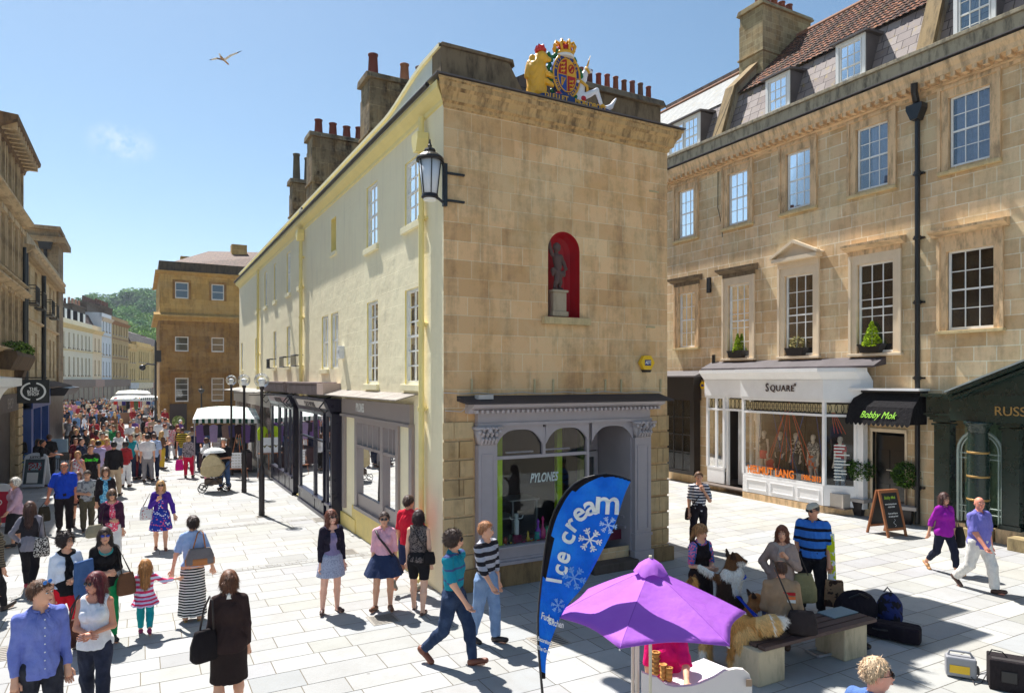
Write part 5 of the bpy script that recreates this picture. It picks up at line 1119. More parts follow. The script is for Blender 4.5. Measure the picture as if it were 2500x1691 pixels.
def mkmesh(name,P,Fq,mat=None,extra=None):
    """mesh data from arrays; extra = builder whose geometry is appended"""
    vs=P.tolist(); fs=[tuple(int(i) for i in f) for f in Fq]
    if extra is not None: o=len(vs); vs+= [tuple(p) for p in extra.v]; fs+=[tuple(i+o for i in f) for f in extra.f]
    me=bpy.data.meshes.new(name); me.from_pydata(vs,[],fs); me.polygons.foreach_set('use_smooth',[True]*len(me.polygons))
    if mat: me.materials.append(mat)
    return me
def put(name,me,parent,mat=None,label=None):
    o=bpy.data.objects.new(name,me); COL.objects.link(o); o.parent=parent
    if mat is not None:
        if not me.materials: me.materials.append(mat)
        if me.materials[0]!=mat: o.material_slots[0].link='OBJECT'; o.material_slots[0].material=mat
    return tagit(o,label)
# ================= PEOPLE =================
def rotx(a): c,s=math.cos(a),math.sin(a); return np.array([[1,0,0],[0,c,-s],[0,s,c]])
def rotz(a): c,s=math.cos(a),math.sin(a); return np.array([[c,-s,0],[s,c,0],[0,0,1]])
ARM={'hang':((.14,.0,-1),(.04,.16,-1)),'hang2':((.13,-.06,-1),(.05,.2,-1)),'fwd':((.1,.35,-.9),(.0,.65,-.75)),'back':((.16,-.42,-.9),(.08,-.2,-1)),'front':((.16,.05,-1),(-.62,.72,-.05)),
 'mouth':((.2,.35,-.9),(-.5,.35,.85)),'shoulder':((.28,.2,-.95),(-.6,.45,.65)),'hip':((.5,-.12,-.85),(-.5,.35,-.72)),'hold':((.45,.05,-.9),(.5,.1,-.86)),'up':((.55,.1,.85),(.15,.1,1)),'reach':((.1,.7,-.65),(-.1,.95,-.15)),
 'elbow':((.34,-.05,-.95),(-.15,.75,.1)),'bag':((.18,-.05,-1),(.1,.35,-.95)),'cross':((.18,.15,-.97),(-.85,.5,.12)),'pocket':((.3,-.25,-.93),(-.2,.3,-.93)),'wide':((.35,.0,-.94),(.2,.15,-.97)),'book':((.1,.1,-1),(-.3,.95,.15)),'behind':((.25,-.2,-.95),(-.5,-.35,-.6))}
LEG={'st':((.04,.0,-1),(.0,-.02,-1),(.2,1,0)),'st2':((.1,.05,-1),(.06,-.05,-1),(.4,1,0)),'f':((.02,.40,-.92),(.0,.12,-.99),(.08,1,.12)),'b':((.02,-.22,-.97),(.0,-.72,-.7),(.05,.7,-.72)),'f2':((.03,.2,-.98),(0,.04,-1),(.1,1,0)),'b2':((.04,-.14,-.99),(0,-.3,-.95),(.1,.95,-.3)),
 'kick':((.03,-.02,-1),(.0,-.85,-.5),(.05,.55,-.83)),'sit':((.1,1,-.05),(.0,-.1,-1),(.1,1,0)),'lean':((.05,.35,-.93),(.02,.0,-1),(.1,1,0))}
def unit(v): v=np.array(v,float); return v/np.linalg.norm(v)
def skel(H,sex,arms,legs,lean=0,hy=0,hp=0,w=1.,seat=None):
    J={}; f=lambda s,v:np.array([v[0]*s,-v[1],v[2]]); hx=.05*H*(w**.5); th,sh=.243*H,.238*H
    hip={};kn={};an={};toe={}
    for s,l in zip((1,-1),legs):
        a,b_,c=LEG[l]; hip[s]=np.array([hx*s,0,0]); kn[s]=hip[s]+f(s,unit(a))*th; an[s]=kn[s]+f(s,unit(b_))*sh; toe[s]=an[s]+f(s,unit(c))*.105*H
    low=min(min(an[s][2]-.038*H,toe[s][2]-.012*H) for s in(1,-1)); up=-low
    if seat is not None: up=seat
    for D in (hip,kn,an,toe):
        for s in D: D[s]=D[s]+np.array([0,0,up])
    Rl=rotx(lean); P0=np.array([0,0,up+.0]); hz_=up
    base=.518*H
    def T(x,y,z): return P0+Rl@np.array([x*H,y*H,z*H-base])
    J.update(hip=hip,kn=kn,an=an,toe=toe,T=T,Rl=Rl,H=H,w=w,sex=sex)
    sx=.096 if sex=='m' else .083 if sex=='f' else .084
    sx*=.7+.3*w; sz=.80 if sex!='c' else .768
    J['sh']={s:T(sx*s,.0,sz) for s in(1,-1)}; J['el']={};J['wr']={};J['hd']={}
    for s,a in zip((1,-1),arms):
        u,v=ARM[a] if isinstance(a,str) else a
        J['el'][s]=J['sh'][s]+Rl@f(s,unit(u))*.17*H; d=Rl@f(s,unit(v)); J['wr'][s]=J['el'][s]+d*.145*H; J['hd'][s]=(J['wr'][s],d)
    J['neck']=T(0,.004,.85 if sex!='c' else .82); J['hs']=1. if sex!='c' else 1.28*(1.2/max(H,1.)) if H<1.45 else 1.05
    J['hc']=T(0,-.006,.928 if sex!='c' else .9+.0); J['Rh']=Rl@rotz(hy)@rotx(hp)
    return J
def torso(S,J,t,k=.03):
    H,w,T,Rl,sex=J['H'],J['w'],J['T'],J['Rl'],J['sex']
    if sex=='f':
        S.ell(T(0,.008,.525),np.array((.094*w,.066*w,.07))*H+t,k,Rl); S.ell(T(0,.0,.62),np.array((.074*w,.052*w,.08))*H+t,k,Rl); S.ell(T(0,.004,.725),np.array((.084*(.5+.5*w),.056,.095))*H+t,k,Rl)
        for s in(1,-1): S.ell(T(.037*s,-.042,.722),np.array((.034,.034,.036))*H*(.6+.4*w)+t*.8,.02,Rl)
    else:
        S.ell(T(0,.004,.53),np.array((.086*w,.064*w,.07))*H+t,k,Rl); S.ell(T(0,-.004*(w>1.1),.63),np.array((.082*w,.058*w**1.4,.09))*H+t,k,Rl); S.ell(T(0,.0,.725),np.array((.099*(.5+.5*w),.064*(.4+.6*w),.1))*H+t,k,Rl)
    a,b_=J['sh'][1],J['sh'][-1]; tt=min(t,.014)
    for s in(1,-1): S.cap(T(.016*s,.008,.832),J['sh'][s]+Rl@np.array([-.012*H*s,0,-.002*H]),.03*H+tt,.029*H+tt,k)
def armp(S,J,s,t,frac=2.,k=.018,cut=True,flare=0.):
    H,w=J['H'],.55+.45*J['w']; q=.85 if J['sex']!='m' else 1.
    sh,el,wr=J['sh'][s],J['el'][s],J['wr'][s]
    S.ell(sh,np.array((.031,.033,.032))*H*q+min(t,.012),.02)
    if frac<=1:
        e=sh+(el-sh)*frac; S.cap(sh,e,.03*H*w*q+t,.027*H*w*q+t+flare,k,cutb=cut)
    else:
        t=t*.75 if t>0 else 0; S.cap(sh,el,.03*H*w*q+t,.0245*H*w*q+t,k); e=el+(wr-el)*(frac-1); S.cap(el,e,.0245*H*w*q+t,(.0245-.0085*(frac-1))*H*w*q+t+flare,k,cutb=cut)
def legp(S,J,s,t,frac=2.,k=.02,cut=True,flare=0.):
    H,w=J['H'],.6+.4*J['w']; a,b_,c=J['hip'][s],J['kn'][s],J['an'][s]
    top=a+np.array([0,0,.0]); 
    if frac<=1: S.cap(top,a+(b_-a)*frac,.052*H*w+t,(.052-.019*frac)*H*w+t+flare,k,cutb=cut)
    else:
        S.cap(top,b_,.052*H*w+t,.033*H*w+t,k); f=frac-1; e=b_+(c-b_)*f
        if t<.009:
            m=b_+(c-b_)*.32+np.array([0,.008*H,0]); S.cap(b_,m,.031*H*w,.0325*H*w,k); S.cap(m,c,.0325*H*w,.0195*H,k)
        else: S.cap(b_,e,.034*H*w+t,(.034-.012*f)*H*w+t+flare,k,cutb=cut); m=b_+(c-b_)*.32+np.array([0,.008*H,0]); S.cap(b_,m,.03*H*w+t,.0315*H*w+t,k)
def bbox(J,pad=.16):
    P=[J['hc'],J['neck']]+[J[n][s] for n in('sh','el','wr','hip','kn','an','toe') for s in(1,-1)]
    P=np.array(P); lo=P.min(0)-pad*J['H']; hi=P.max(0)+pad*J['H']; return lo,hi
def body_mesh(J,h,fingers=True):
    H=J['H']; lo,hi=bbox(J,.14); S=SDF(lo,hi,h); torso(S,J,0)
    for s in(1,-1): armp(S,J,s,0,cut=False); legp(S,J,s,0,cut=False)
    for s in(1,-1):
        a,t=J['an'][s],J['toe'][s]; S.cap(a+np.array([0,0,-.012*H]),a+(t-a)*.8+np.array([0,0,-.02*H]),.021*H,.017*H,.02)
        wr,d=J['hd'][s]; S.cap(wr,wr+d*.045*H,.016*H,.021*H,.01); 
        if not fingers: S.cap(wr+d*.04*H,wr+d*.085*H,.019*H,.012*H,.015)
    hs=J['hs']; R_=J['Rh']; hc=J['hc']; q=lambda x,y,z: hc+R_@np.array([x,y,z])*H*hs
    S.cap(J['neck']-np.array([0,0,.02*H]),hc+R_@np.array([0,.012,-.03])*H*hs,.031*H*(1 if J['sex']=='m' else .86),.029*H*(1 if J['sex']=='m' else .86),.025)
    S.ell(hc+R_@np.array([0,.006,.012])*H*hs,np.array((.043,.053,.052))*H*hs,.02,R_); S.ell(q(0,-.012,-.022),np.array((.036,.037,.042))*H*hs,.022,R_); S.ell(q(0,-.026,-.05),np.array((.018,.016,.014))*H*hs,.02,R_)
    S.cap(q(0,-.047,.004),q(0,-.058,-.016),.006*H*hs,.0095*H*hs,.012)
    for s in(1,-1): S.ell(q(.043*s,.006,-.006),np.array((.007,.013,.019))*H*hs,.006,R_); 
    if h<.016:
        for s in(1,-1): S.ell(q(.018*s,-.052,.008),np.array((.011,.008,.008))*H*hs,.01,R_,sub=True); 
        S.ell(q(0,-.05,-.033),np.array((.016,.008,.007))*H*hs,.008,R_)
    P,Fq=S.mesh(); ex=None
    if fingers:
        ex=B()
        for s in(1,-1):
            wr,d=J['hd'][s]; d=unit(d); side=np.cross(d,[0,-1,0] if abs(d[1])<.8 else [0,0,1]); side=unit(side); nrm=np.cross(side,d)
            if nrm@np.array([0,0,1])>0 and abs(d[2])<.7: nrm=-nrm
            if (nrm@np.array([-s,0,0])<0) and abs(d[2])>=.7: nrm=-nrm; 
            base=wr+d*.05*H
            for i,L in enumerate((.038,.043,.041,.033)):
                o=(i-1.5)*.0115*H; p0=base+side*o+d*.004*H; p1=p0+(d*.55+nrm*.16)*L*H; p2=p1+(d*.42+nrm*.38)*L*H
                ex.tube([p0,p1,p2],[.0062*H,.0056*H,.0042*H],6)
            th=wr+d*.022*H; fw=side if (side@np.array([0,-1,0]))>0 else -side
            ex.tube([th+fw*.016*H,th+fw*.03*H+d*.02*H,th+fw*.03*H+d*.042*H+nrm*.008*H],[.008*H,.007*H,.005*H],6)
    return P,Fq,ex
def top_mesh(J,h,sleeve=.75,hem=.5,t=.014,neck=.05,vneck=0,fold=.0055,strap=False,open_=False,loose=0.,flare=0.):
    H=J['H']; lo,hi=bbox(J,.14); lo[2]=max(lo[2],(hem-.1)*H-.1); S=SDF(lo,hi,h); torso(S,J,t+loose)
    if loose or hem<.5: S.cap(J['T'](0,.005,.56),J['T'](0,.005,hem),.075*H+t,.08*H+t+flare,.05,cutb=False)
    T=J['T']; Rl=J['Rl']; up=Rl@np.array([0,0,1.])
    p=T(0,0,hem)
    S.cut(lambda X,Y,Z:-((X-p[0])*up[0]+(Y-p[1])*up[1]+(Z-p[2])*up[2])+.006*np.sin(9*X+5*Y))
    if strap:
        for s in(1,-1): c=J['sh'][s]+Rl@np.array([s*.03*H,0,.0]); S.ell(c,np.array((.038,.07,.06))*H,.01,Rl,sub=True)
    S.ell(T(0,-.03-vneck*.3,.857-vneck*.5),np.array((.046,.052,.034+vneck))*H*(neck/.05),.008,Rl,sub=True)
    q=T(0,0,.862); S.cut(lambda X,Y,Z:((X-q[0])*up[0]+(Y-q[1])*up[1]+(Z-q[2])*up[2]))
    if open_: S.ell(T(0,-.08,.66),np.array((.034,.08,.2))*H,.006,Rl,sub=True)
    if sleeve>0:
        for s in(1,-1): armp(S,J,s,t,sleeve,flare=.004 if sleeve<=1 else 0)
    if fold: S.wob(fold)
    return S.mesh()
def legs_mesh(J,h,frac=1.94,t=.014,fold=.005,waist=.6,flare=0.):
    H=J['H']; lo,hi=bbox(J,.1); hi[2]=J['T'](0,0,.68)[2]+.05; S=SDF(lo,hi,h); T,Rl,w=J['T'],J['Rl'],J['w']
    wx=.094 if J['sex']=='f' else .086
    S.ell(T(0,.006,.53),np.array((wx*w,.067*w,.075))*H+t,.03,Rl); S.cap(T(0,0,.55),T(0,0,waist),.066*H*w+t*.6,.066*H*w,.03)
    for s in(1,-1): legp(S,J,s,t,frac,flare=flare)
    up=Rl@np.array([0,0,1.]); q=T(0,0,waist); S.cut(lambda X,Y,Z:((X-q[0])*up[0]+(Y-q[1])*up[1]+(Z-q[2])*up[2]))
    if fold: S.wob(fold,1.2,1.)
    return S.mesh()
def skirt_mesh(J,h,z1=.3,z0=.61,r1=.1,flare=0.,pleat=0.,npl=9,fold=.002):
    H=J['H']; w=J['w']; zt,zb=J['T'](0,0,z0)[2],J['T'](0,0,z1)[2]
    kx=(J['kn'][1]+J['kn'][-1])/2; spread=abs(J['kn'][1][1]-J['kn'][-1][1])*.5
    lo=np.array([-.32*H,-.34*H-spread,zb-.02]); hi=np.array([.32*H,.34*H+spread,zt+.03]); S=SDF(lo,hi,h)
    cx,cy=kx[0],kx[1]
    def fn(X,Y,Z):
        t=np.clip((zt-Z)/(zt-zb),0,1); e=np.clip(t*4,0,1); bl=e*e*(3-2*e)
        rx=(.07+.03*bl+(r1-.1)*t+flare*t)*H*w; ry=(.052+.022*bl+(r1-.1)*.9*t+flare*t)*H*w+spread*t*.8
        x,y=X-cx*t*.8,Y-cy*t*.8; th=np.arctan2(y,x); m=1+pleat*t*np.sin(npl*th+2*np.sin(th))
        return (np.sqrt((x/rx)**2+(y/ry)**2)-m)*np.minimum(rx,ry)
    S.put(fn,lo,hi,.01); S.cut(lambda X,Y,Z:np.maximum(Z-zt,zb-Z+.0*X+.012*np.sin(npl*np.arctan2(Y,X))*pleat*6))
    if fold: S.wob(fold)
    return S.mesh()
def shoe_mesh(J,h,tall=0.,sandal=False):
    H=J['H']; P=[J['an'][s] for s in(1,-1)]+[J['toe'][s] for s in(1,-1)]; P=np.array(P); lo=P.min(0)-.08*H; hi=P.max(0)+.09*H+tall; S=SDF(lo,hi,h)
    for s in(1,-1):
        a,t=J['an'][s],J['toe'][s]; d=unit(t-a); dn=np.array([0,0,-1.]); 
        dn=unit(dn-d*(dn@d)); 
        if sandal: S.cap(a-d*.02*H+dn*.036*H,t+dn*.008*H,.016*H,.019*H,.01); S.cap(a+d*.05*H+dn*.01*H,a+d*.06*H+dn*.01*H,.024*H,.022*H,.01)
        else:
            S.cap(a-d*.018*H+dn*.016*H,t+dn*.0*H,.026*H,.0205*H,.015); S.cap(a,a+dn*.01*H,.026*H,.027*H,.02)
            if tall: b_=J['kn'][s]; S.cap(a,a+(b_-a)*tall,.028*H,.036*H,.02,cutb=True)
    zf=min(J['toe'][1][2],J['toe'][-1][2],J['an'][1][2]-.03*H,J['an'][-1][2]-.03*H)-.02*H
    return S.mesh()
def hair_mesh(J,h,style):
    H=J['H']; hs=J['hs']; R_=J['Rh']; hc=J['hc']; u=H*hs; lo=hc-np.array([.16,.18,.34])*u; hi=hc+np.array([.16,.18,.15])*u; S=SDF(lo,hi,h)
    q=lambda x,y,z: hc+R_@np.array([x,y,z])*u; E=lambda c,r,k=.02,sub=False:S.ell(q(*c),np.array(r)*u,k,R_,sub)
    th={'crop':.004,'ring':.004}.get(style,.009)
    E((0,.009,.016),(.045+th,.055+th,.054+th))
    if style in('curly','bigcurl'): g=.012 if style=='curly' else .035; E((0,.015,.012),(.052+g,.058+g,.058+g))
    if style in('bob',): E((0,.014,-.012),(.06,.058,.062)); 
    if style in('long','longside'):
        S.cap(q(0,.03,-.01),q(0,.052,-.17),.05*u,.042*u,.03)
        for s in(1,-1): S.cap(q(.038*s,.01,.0),q(.05*s,.008,-.12),.022*u,.02*u,.03)
    if style=='pony': S.cap(q(0,.06,.02),q(0,.085,-.1),.018*u,.01*u,.02)
    if style=='bun': E((0,.058,.045),(.027,.026,.026),.01)
    # clear the face
    n=R_@unit((0,.72,.69)) if style not in('bob','long','curly','bigcurl','longside') else R_@unit((0,.94,.34)); c=hc+R_@np.array([0,-.005 if style not in('bob','long','longside','bigcurl','curly') else -.012,.010 if style in('short','crop','ring','bun') else -.004])*u
    if style in('bob','long','longside','curly','bigcurl'):
        S.cap(q(0,-.085,-.012),q(0,-.07,-.2),.062*u,.06*u,.01,sub=True); S.cap(q(0,-.1,.0),q(0,-.05,.0),.034*u,.034*u,.008,sub=True)
        if style in('bob',):
            zc=q(0,0,-.068)[2]; S.cut(lambda X,Y,Z:zc-Z)
    else: S.cut(lambda X,Y,Z:-((X-c[0])*n[0]+(Y-c[1])*n[1]+(Z-c[2])*n[2]) if style not in('pony',) else np.minimum(-((X-c[0])*n[0]+(Y-c[1])*n[1]+(Z-c[2])*n[2]),9))
    if style=='ring': E((0,-.01,.07),(.043,.05,.045),.01,True)
    X,Y,Z=S.ax[0].reshape(-1,1,1),S.ax[1].reshape(1,-1,1),S.ax[2].reshape(1,1,-1)
    a={'curly':.006,'bigcurl':.009,'crop':.0}.get(style,.0028)
    if a: f=70 if style in('curly','bigcurl') else 46; S.F=S.F+(a*(np.sin(f*X+3*np.sin(30*Z))*np.sin(f*Y+1)*(1 if style not in('curly','bigcurl') else np.sin(f*Z)))).astype(np.float32)
    return S.mesh()
def face_parts(t,J,near=True,glasses=None,lip=(176,92,84),eyes=(40,28,22)):
    H=J['H']*J['hs']; R_=J['Rh']; hc=J['hc']; q=lambda x,y,z: tuple(hc+R_@np.array([x,y,z])*H)
    M3=lambda p:p
    def eb(b,c,r,m=None):
        o=len(b.v); b.ball((0,0,0),tuple(v*H for v in r),8); C=hc+R_@np.array(c)*H
        b.v[o:]=[tuple(C+R_@np.array(v)) for v in b.v[o:]]
    if not glasses or glasses=='clear':
        for s in(1,-1):
            b=B(); eb(b,(.0175*s,-.0475,.007),(.0075,.0062,.0042)); e=b.build('eye',paint((225,220,214),.3),t,local=True,smooth=True)
            b=B(); eb(b,(.0175*s,-.0528,.007),(.0042,.0026,.0042)); b.build('iris',paint(eyes,.2),e,local=True,smooth=True)
    b=B(); 
    for s in(1,-1): eb(b,(.0185*s,-.0505,.0205),(.0125,.004,.0024))
    b.build('eyebrows',hairm((70,50,36)),t,local=True,smooth=True)
    b=B(); eb(b,(0,-.0555,-.0345),(.0135,.004,.0038)); b.build('mouth',paint(lip,.45),t,local=True,smooth=True)
    if glasses:
        b=B(); 
        if glasses=='clear':
            for s in(1,-1): P=[q(.019*s+.0155*math.cos(a),-.0585,.006+.011*math.sin(a)) for a in [2*math.pi*k/12 for k in range(13)]]; b.tube(P,.0012*H,4,caps=False)
        else:
            for s in(1,-1): eb(b,(.0195*s,-.054,.006),(.0165,.007,.0125))
        b.tube([q(-.008,-.06,.009),q(.008,-.06,.009)],.0018*H,4)
        for s in(1,-1): b.tube([q(.034*s,-.05,.009),q(.046*s,-.02,.008),q(.047*s,.008,.004)],.0018*H,4)
        b.build('glasses' if glasses=='clear' else 'sunglasses',paint((18,16,18) if glasses!='blue' else (20,50,150),.08,spec=.8),t,local=True,smooth=True)
SK0=(226,172,142); SK1=(214,152,122); SK2=(150,98,68)
def person(label,px,fy,H,face,sex='f',arms=('hang','hang'),legs=('st','st'),top=None,bot=None,hair=('short',(60,40,28)),shoes=((50,40,36),{}),skinc=SK0,hy=0,hp=0,w=1.,lean=0,h=.0125,depth=None,glasses=None,facep=True,seat=None,group=None,loc=None,layers=(),name='person',cat='person',hat=None):
    """a standing, walking or sitting figure. px, fy: photo position of the feet (2324 px wide frame)"""
    if loc is None:
        if depth is None: x,y=G(px,fy)
        else: x,y=AT(px,depth)
    else: x,y=loc
    al=math.atan2(px*KK-1250,F_) if loc is None else 0
    rz=-TH-al+R(face); t=thing(name,label,cat,(x,y,0),rz,group)
    J=skel(H,sex,arms,legs,R(lean),R(hy),R(hp),w,seat)
    P,Fq,ex=body_mesh(J,h); put('body',mkmesh('body',P,Fq,skin(skinc),ex),t)
    if facep: face_parts(t,J,glasses=glasses)
    for nm,d in [('top',top),('bottom',bot)]+list(layers):
        if not d: continue
        d=dict(d); kind=d.pop('k'); mat=cloth(*d.pop('c')) if isinstance(d['c'],tuple) else d.pop('c')
        name_=d.pop('n',kind)
        P,Fq={'top':top_mesh,'legs':legs_mesh,'skirt':skirt_mesh}[kind](J,h,**d); put(name_,mkmesh(name_,P,Fq,mat),t)
    if hair and hair[0]!='bald':
        P,Fq=hair_mesh(J,h*.8,hair[0]); ex=B(); rs=np.random.RandomState(len(P)); fs_=np.array(Fq); nn=np.cross(P[fs_[:,1]]-P[fs_[:,0]],P[fs_[:,2]]-P[fs_[:,0]]); nn/=np.linalg.norm(nn,axis=1)[:,None]+1e-9; cu=hair[0] in('curly','bigcurl')
        for i in rs.randint(0,len(fs_),1500 if h<.0122 else 700):
            p=P[fs_[i,0]]; d=unit(np.array([0,.25*(p[1]-J['hc'][1])/.1,-1. if not cu else 0.])*(.6 if hair[0] in('short','crop') else 1.)+nn[i]*(.35 if not cu else 1.)+rs.normal(0,.22 if not cu else .6,3)); s_=np.cross(d,nn[i]); s_=s_/(np.linalg.norm(s_)+1e-9)*.0035; L=(.03 if hair[0] in('short','crop','curly','ring') else .06)*rs.uniform(.4,1.2); ex.add([p-s_,p+s_,p+d*L+nn[i]*.002],[(0,1,2)])
        put('hair',mkmesh('hair',P,Fq,hairm(hair[1]),ex),t)
    if top and 'shirt' in top.get('n','') and top['n']!='t_shirt':
        b=B(); Tn=J['T']; ring=[tuple(Tn(.041*math.cos(a),-.002+.043*math.sin(a),.846+.010*math.sin(a))) for a in [R(20*i-70) for i in range(17)]]; b.tube(ring,[.011*H/1.7]*17,6); b.tube([ring[0],Tn(.03,-.062,.80)],[.012,.004],5); b.tube([ring[-1],Tn(-.03,-.062,.80)],[.012,.004],5); b.build('collar',cloth(*top['c']),t,local=True,smooth=True)
    if shoes: P,Fq=shoe_mesh(J,h*.8,**shoes[1]); put('shoes',mkmesh('shoes',P,Fq,paint(shoes[0],.5)),t)
    t['_j']=0; del t['_j']
    return t,J
def ptw(t,v):
    c,s=math.cos(t.rotation_euler[2]),math.sin(t.rotation_euler[2]); return (t.location[0]+c*v[0]-s*v[1],t.location[1]+s*v[0]+c*v[1],t.location[2]+v[2])
def handbag(name,label,pos,rz,w,h_,d,c,strap=None,c2=None,cat='bag',pat=None,taper=.8):
    t=thing(name,label,cat,pos,rz); b=B()
    n=12; rows=[(0,.86),(.08,1.),(.5,.98),(.9,taper),(1.,taper*.9)]
    vs=[]; 
    for zt_,k in rows:
        for i in range(n):
            a=2*math.pi*i/n; ca,sa=math.cos(a),math.sin(a); e=.55
            vs.append((math.copysign(abs(ca)**e,ca)*w/2*k,math.copysign(abs(sa)**e,sa)*d/2*(k if zt_<.6 else k*.55),(zt_-1)*h_))
    fs=[(r*n+i,r*n+(i+1)%n,(r+1)*n+(i+1)%n,(r+1)*n+i) for r in range(len(rows)-1) for i in range(n)]+[tuple(range(n))[::-1],tuple(range((len(rows)-1)*n,len(rows)*n))]
    b.add(vs,fs); b.build('bag_body',c if not isinstance(c,tuple) else cloth(c),t,local=True,smooth=True)
    if c2: b=B(); b.lathe([(.001,-h_-.001),(.52*w,-h_-.002),(.515*w,-h_*.62),(.49*w,-h_*.6)],0,0,16,sy=d/w*1.06); b.build('leather_base',paint(c2,.5),t,local=True,smooth=True)
    if strap: b=B(); c_,s_=math.cos(-rz),math.sin(-rz); L=[(c_*(p[0]-pos[0])-s_*(p[1]-pos[1]),s_*(p[0]-pos[0])+c_*(p[1]-pos[1]),p[2]-pos[2]) for p in strap]; b.tube(L,.011,6); b.build('strap',paint((40,28,24),.5) if not c2 else paint(c2,.5),t,local=True,smooth=True)
    return t
# ================= PEOPLE NEAR THE CAMERA =================
def TP(c,**k): 
    d=dict(k='top',c=c if isinstance(c[0],tuple) else (c,)); d.update(k); return d
def LG(c,**k): d=dict(k='legs',n='trousers',c=c if isinstance(c[0],tuple) else (c,)); d.update(k); return d
def SKT(c,**k): d=dict(k='skirt',n='skirt',c=c if isinstance(c[0],tuple) else (c,)); d.update(k); return d
JEAN=((40,52,84),'denim',(96,116,150)); 
# bottom left couple
pA,jA=person('smiling man in a blue button shirt walking at the bottom left corner',92,0,1.82,14,'m',('hang2','hang2'),('f2','b2'),TP(((112,124,196),'denim',(150,160,216)),n='shirt',sleeve=1.92,hem=.475,t=.018,neck=.052,fold=.006),LG(((44,44,52),'denim',(84,84,92))),('short',(96,62,40)),((60,40,30),{}),SK0,hy=40,h=.0105,depth=6.95,w=1.0)
b=B(); H=1.82; q=jA['T']
for k in range(7): p=q(.0,-.0,.8-.045*k); b.ball((p[0],p[1]-.064*H*1.12-.02,p[2]),.008,6)
b.build('shirt_buttons',WHITE,pA,local=True)
b=B(); hc=jA['hc']; R_=jA['Rh']
for s in(1,-1): o=len(b.v); b.ball((0,0,0),(.03,.014,.022),8); C=hc+R_@np.array([.035*s,-.07,.118]); b.v[o:]=[tuple(C+R_@np.array(v)) for v in b.v[o:]]
b.build('sunglasses_on_head',paint((40,110,190),.1),pA,local=True,smooth=True)
pB,jB=person('red haired woman in a white vest top and dark jeans beside the blue shirted man',216,0,1.68,-14,'f',('front','front'),('f2','b2'),TP(((238,238,238),),n='vest_top',sleeve=0,strap=True,hem=.5,t=.02,vneck=.01,neck=.062,fold=.006,loose=.006),LG(((40,44,60),'denim',(74,80,104))),('long',(96,28,34)),((40,36,36),{}),SK1,hy=-38,h=.0105,depth=7.75,glasses='dark')
handbag('shoulder_bag','brown leather shoulder bag under the arm of the red haired woman',ptw(pB,(-.27,.08,1.12)),pB.rotation_euler[2]+.9,.3,.3,.12,(70,42,36),[ptw(pB,v) for v in((-.27,.05,1.1),(-.2,.08,1.38),(-.16,.0,1.42),(-.22,-.08,1.3),(-.26,-.02,1.1))])
pC,jC=person('woman in a dark brown jacket and skirt seen from behind at the bottom',520,0,1.70,180,'f',('hang2','hang2'),('st','f2'),TP(((52,36,34),),n='jacket',sleeve=1.95,hem=.475,t=.022,fold=.004,flare=.01),SKT(((44,32,30),),z1=.27,r1=.1,flare=.008),('bob',(112,72,48)),((40,30,30),{}),SK0,h=.0105,depth=7.72,w=1.1,facep=False)
b=B(); p=jC['T'](0,0,.84); b.lathe([(.085,p[2]-.03),(.078,p[2]+.02),(.068,p[2]+.035)],p[0],p[1],18); b.build('shirt_collar',WHITE,pC,local=True,smooth=True)
handbag('shoulder_bag','black slouchy leather handbag on the shoulder of the woman in dark brown',ptw(pC,(.25,.12,1.1)),pC.rotation_euler[2]+.5,.3,.33,.17,(30,24,26),[ptw(pC,v) for v in((.16,.14,1.1),(.17,.09,1.4),(.2,.0,1.43),(.26,.02,1.3),(.3,.12,1.08))])
pD,jD=person('little girl in a pink and white striped dress and teal leggings holding a hand',330,1437,1.14,178,'c',(('hang2'),((.75,.05,-.5),(.9,.0,.08))),('f2','b'),TP(((228,60,110),'hstripe',(214,214,240),.075,.5),n='dress',sleeve=1.8,hem=.48,t=.014),LG(((30,158,164),),frac=1.85,t=.013,fold=.001),('long',(176,120,66)),((150,40,90),{}),SK0,h=.0105,facep=False,layers=[('skirt',SKT(((224,56,104),'hstripe',(220,200,236),.05,.5,.85,.3),z1=.4,z0=.56,flare=.05,pleat=.05,r1=.12))])
pE,jE=person("woman in a striped maxi skirt and pale blue top holding the little girl's hand",437,1408,1.68,176,'f',(('wide'),('wide')),('st','st'),TP(((170,192,228),'hstripe',(150,172,214),.02,.5),n='top',sleeve=.85,hem=.53,t=.016),SKT(((232,228,222),'hstripe',(24,22,26),.042,.55),z1=.06,r1=.12,flare=.005,pleat=.05,npl=7),('bun',(58,38,30)),((170,130,70),{'sandal':True}),SK0,hy=25,h=.0105,facep=False)
handbag('tote_bag','canvas tote with a tan base on the shoulder of the striped skirt woman',ptw(pE,(-.12,.2,1.2)),pE.rotation_euler[2]+.1,.42,.26,.14,(120,112,112),[ptw(pE,v) for v in((-.2,.2,1.19),(-.16,.12,1.42),(-.12,.02,1.44),(-.08,.12,1.42),(-.02,.2,1.19))],(170,104,50))
pF,jF=person('woman in a blue floral dress and purple cardigan walking towards the camera alone',365,1247,1.58,0,'f',('wide','shoulder'),('f2','b2'),TP(((36,60,170),'floral',(225,225,240),.05,.35),n='dress_top',sleeve=0,hem=.5,neck=.065,vneck=.02),SKT(((36,60,170),'floral',(225,225,240),.05,.35),z1=.3,flare=.035,pleat=.03,r1=.11),('long',(196,150,96)),((120,70,50),{'sandal':True}),SK0,h=.012,glasses='dark',w=1.05,layers=[('cardigan',TP(((76,40,150),),n='cardigan',sleeve=1.9,hem=.56,t=.026,open_=True,neck=.08))])
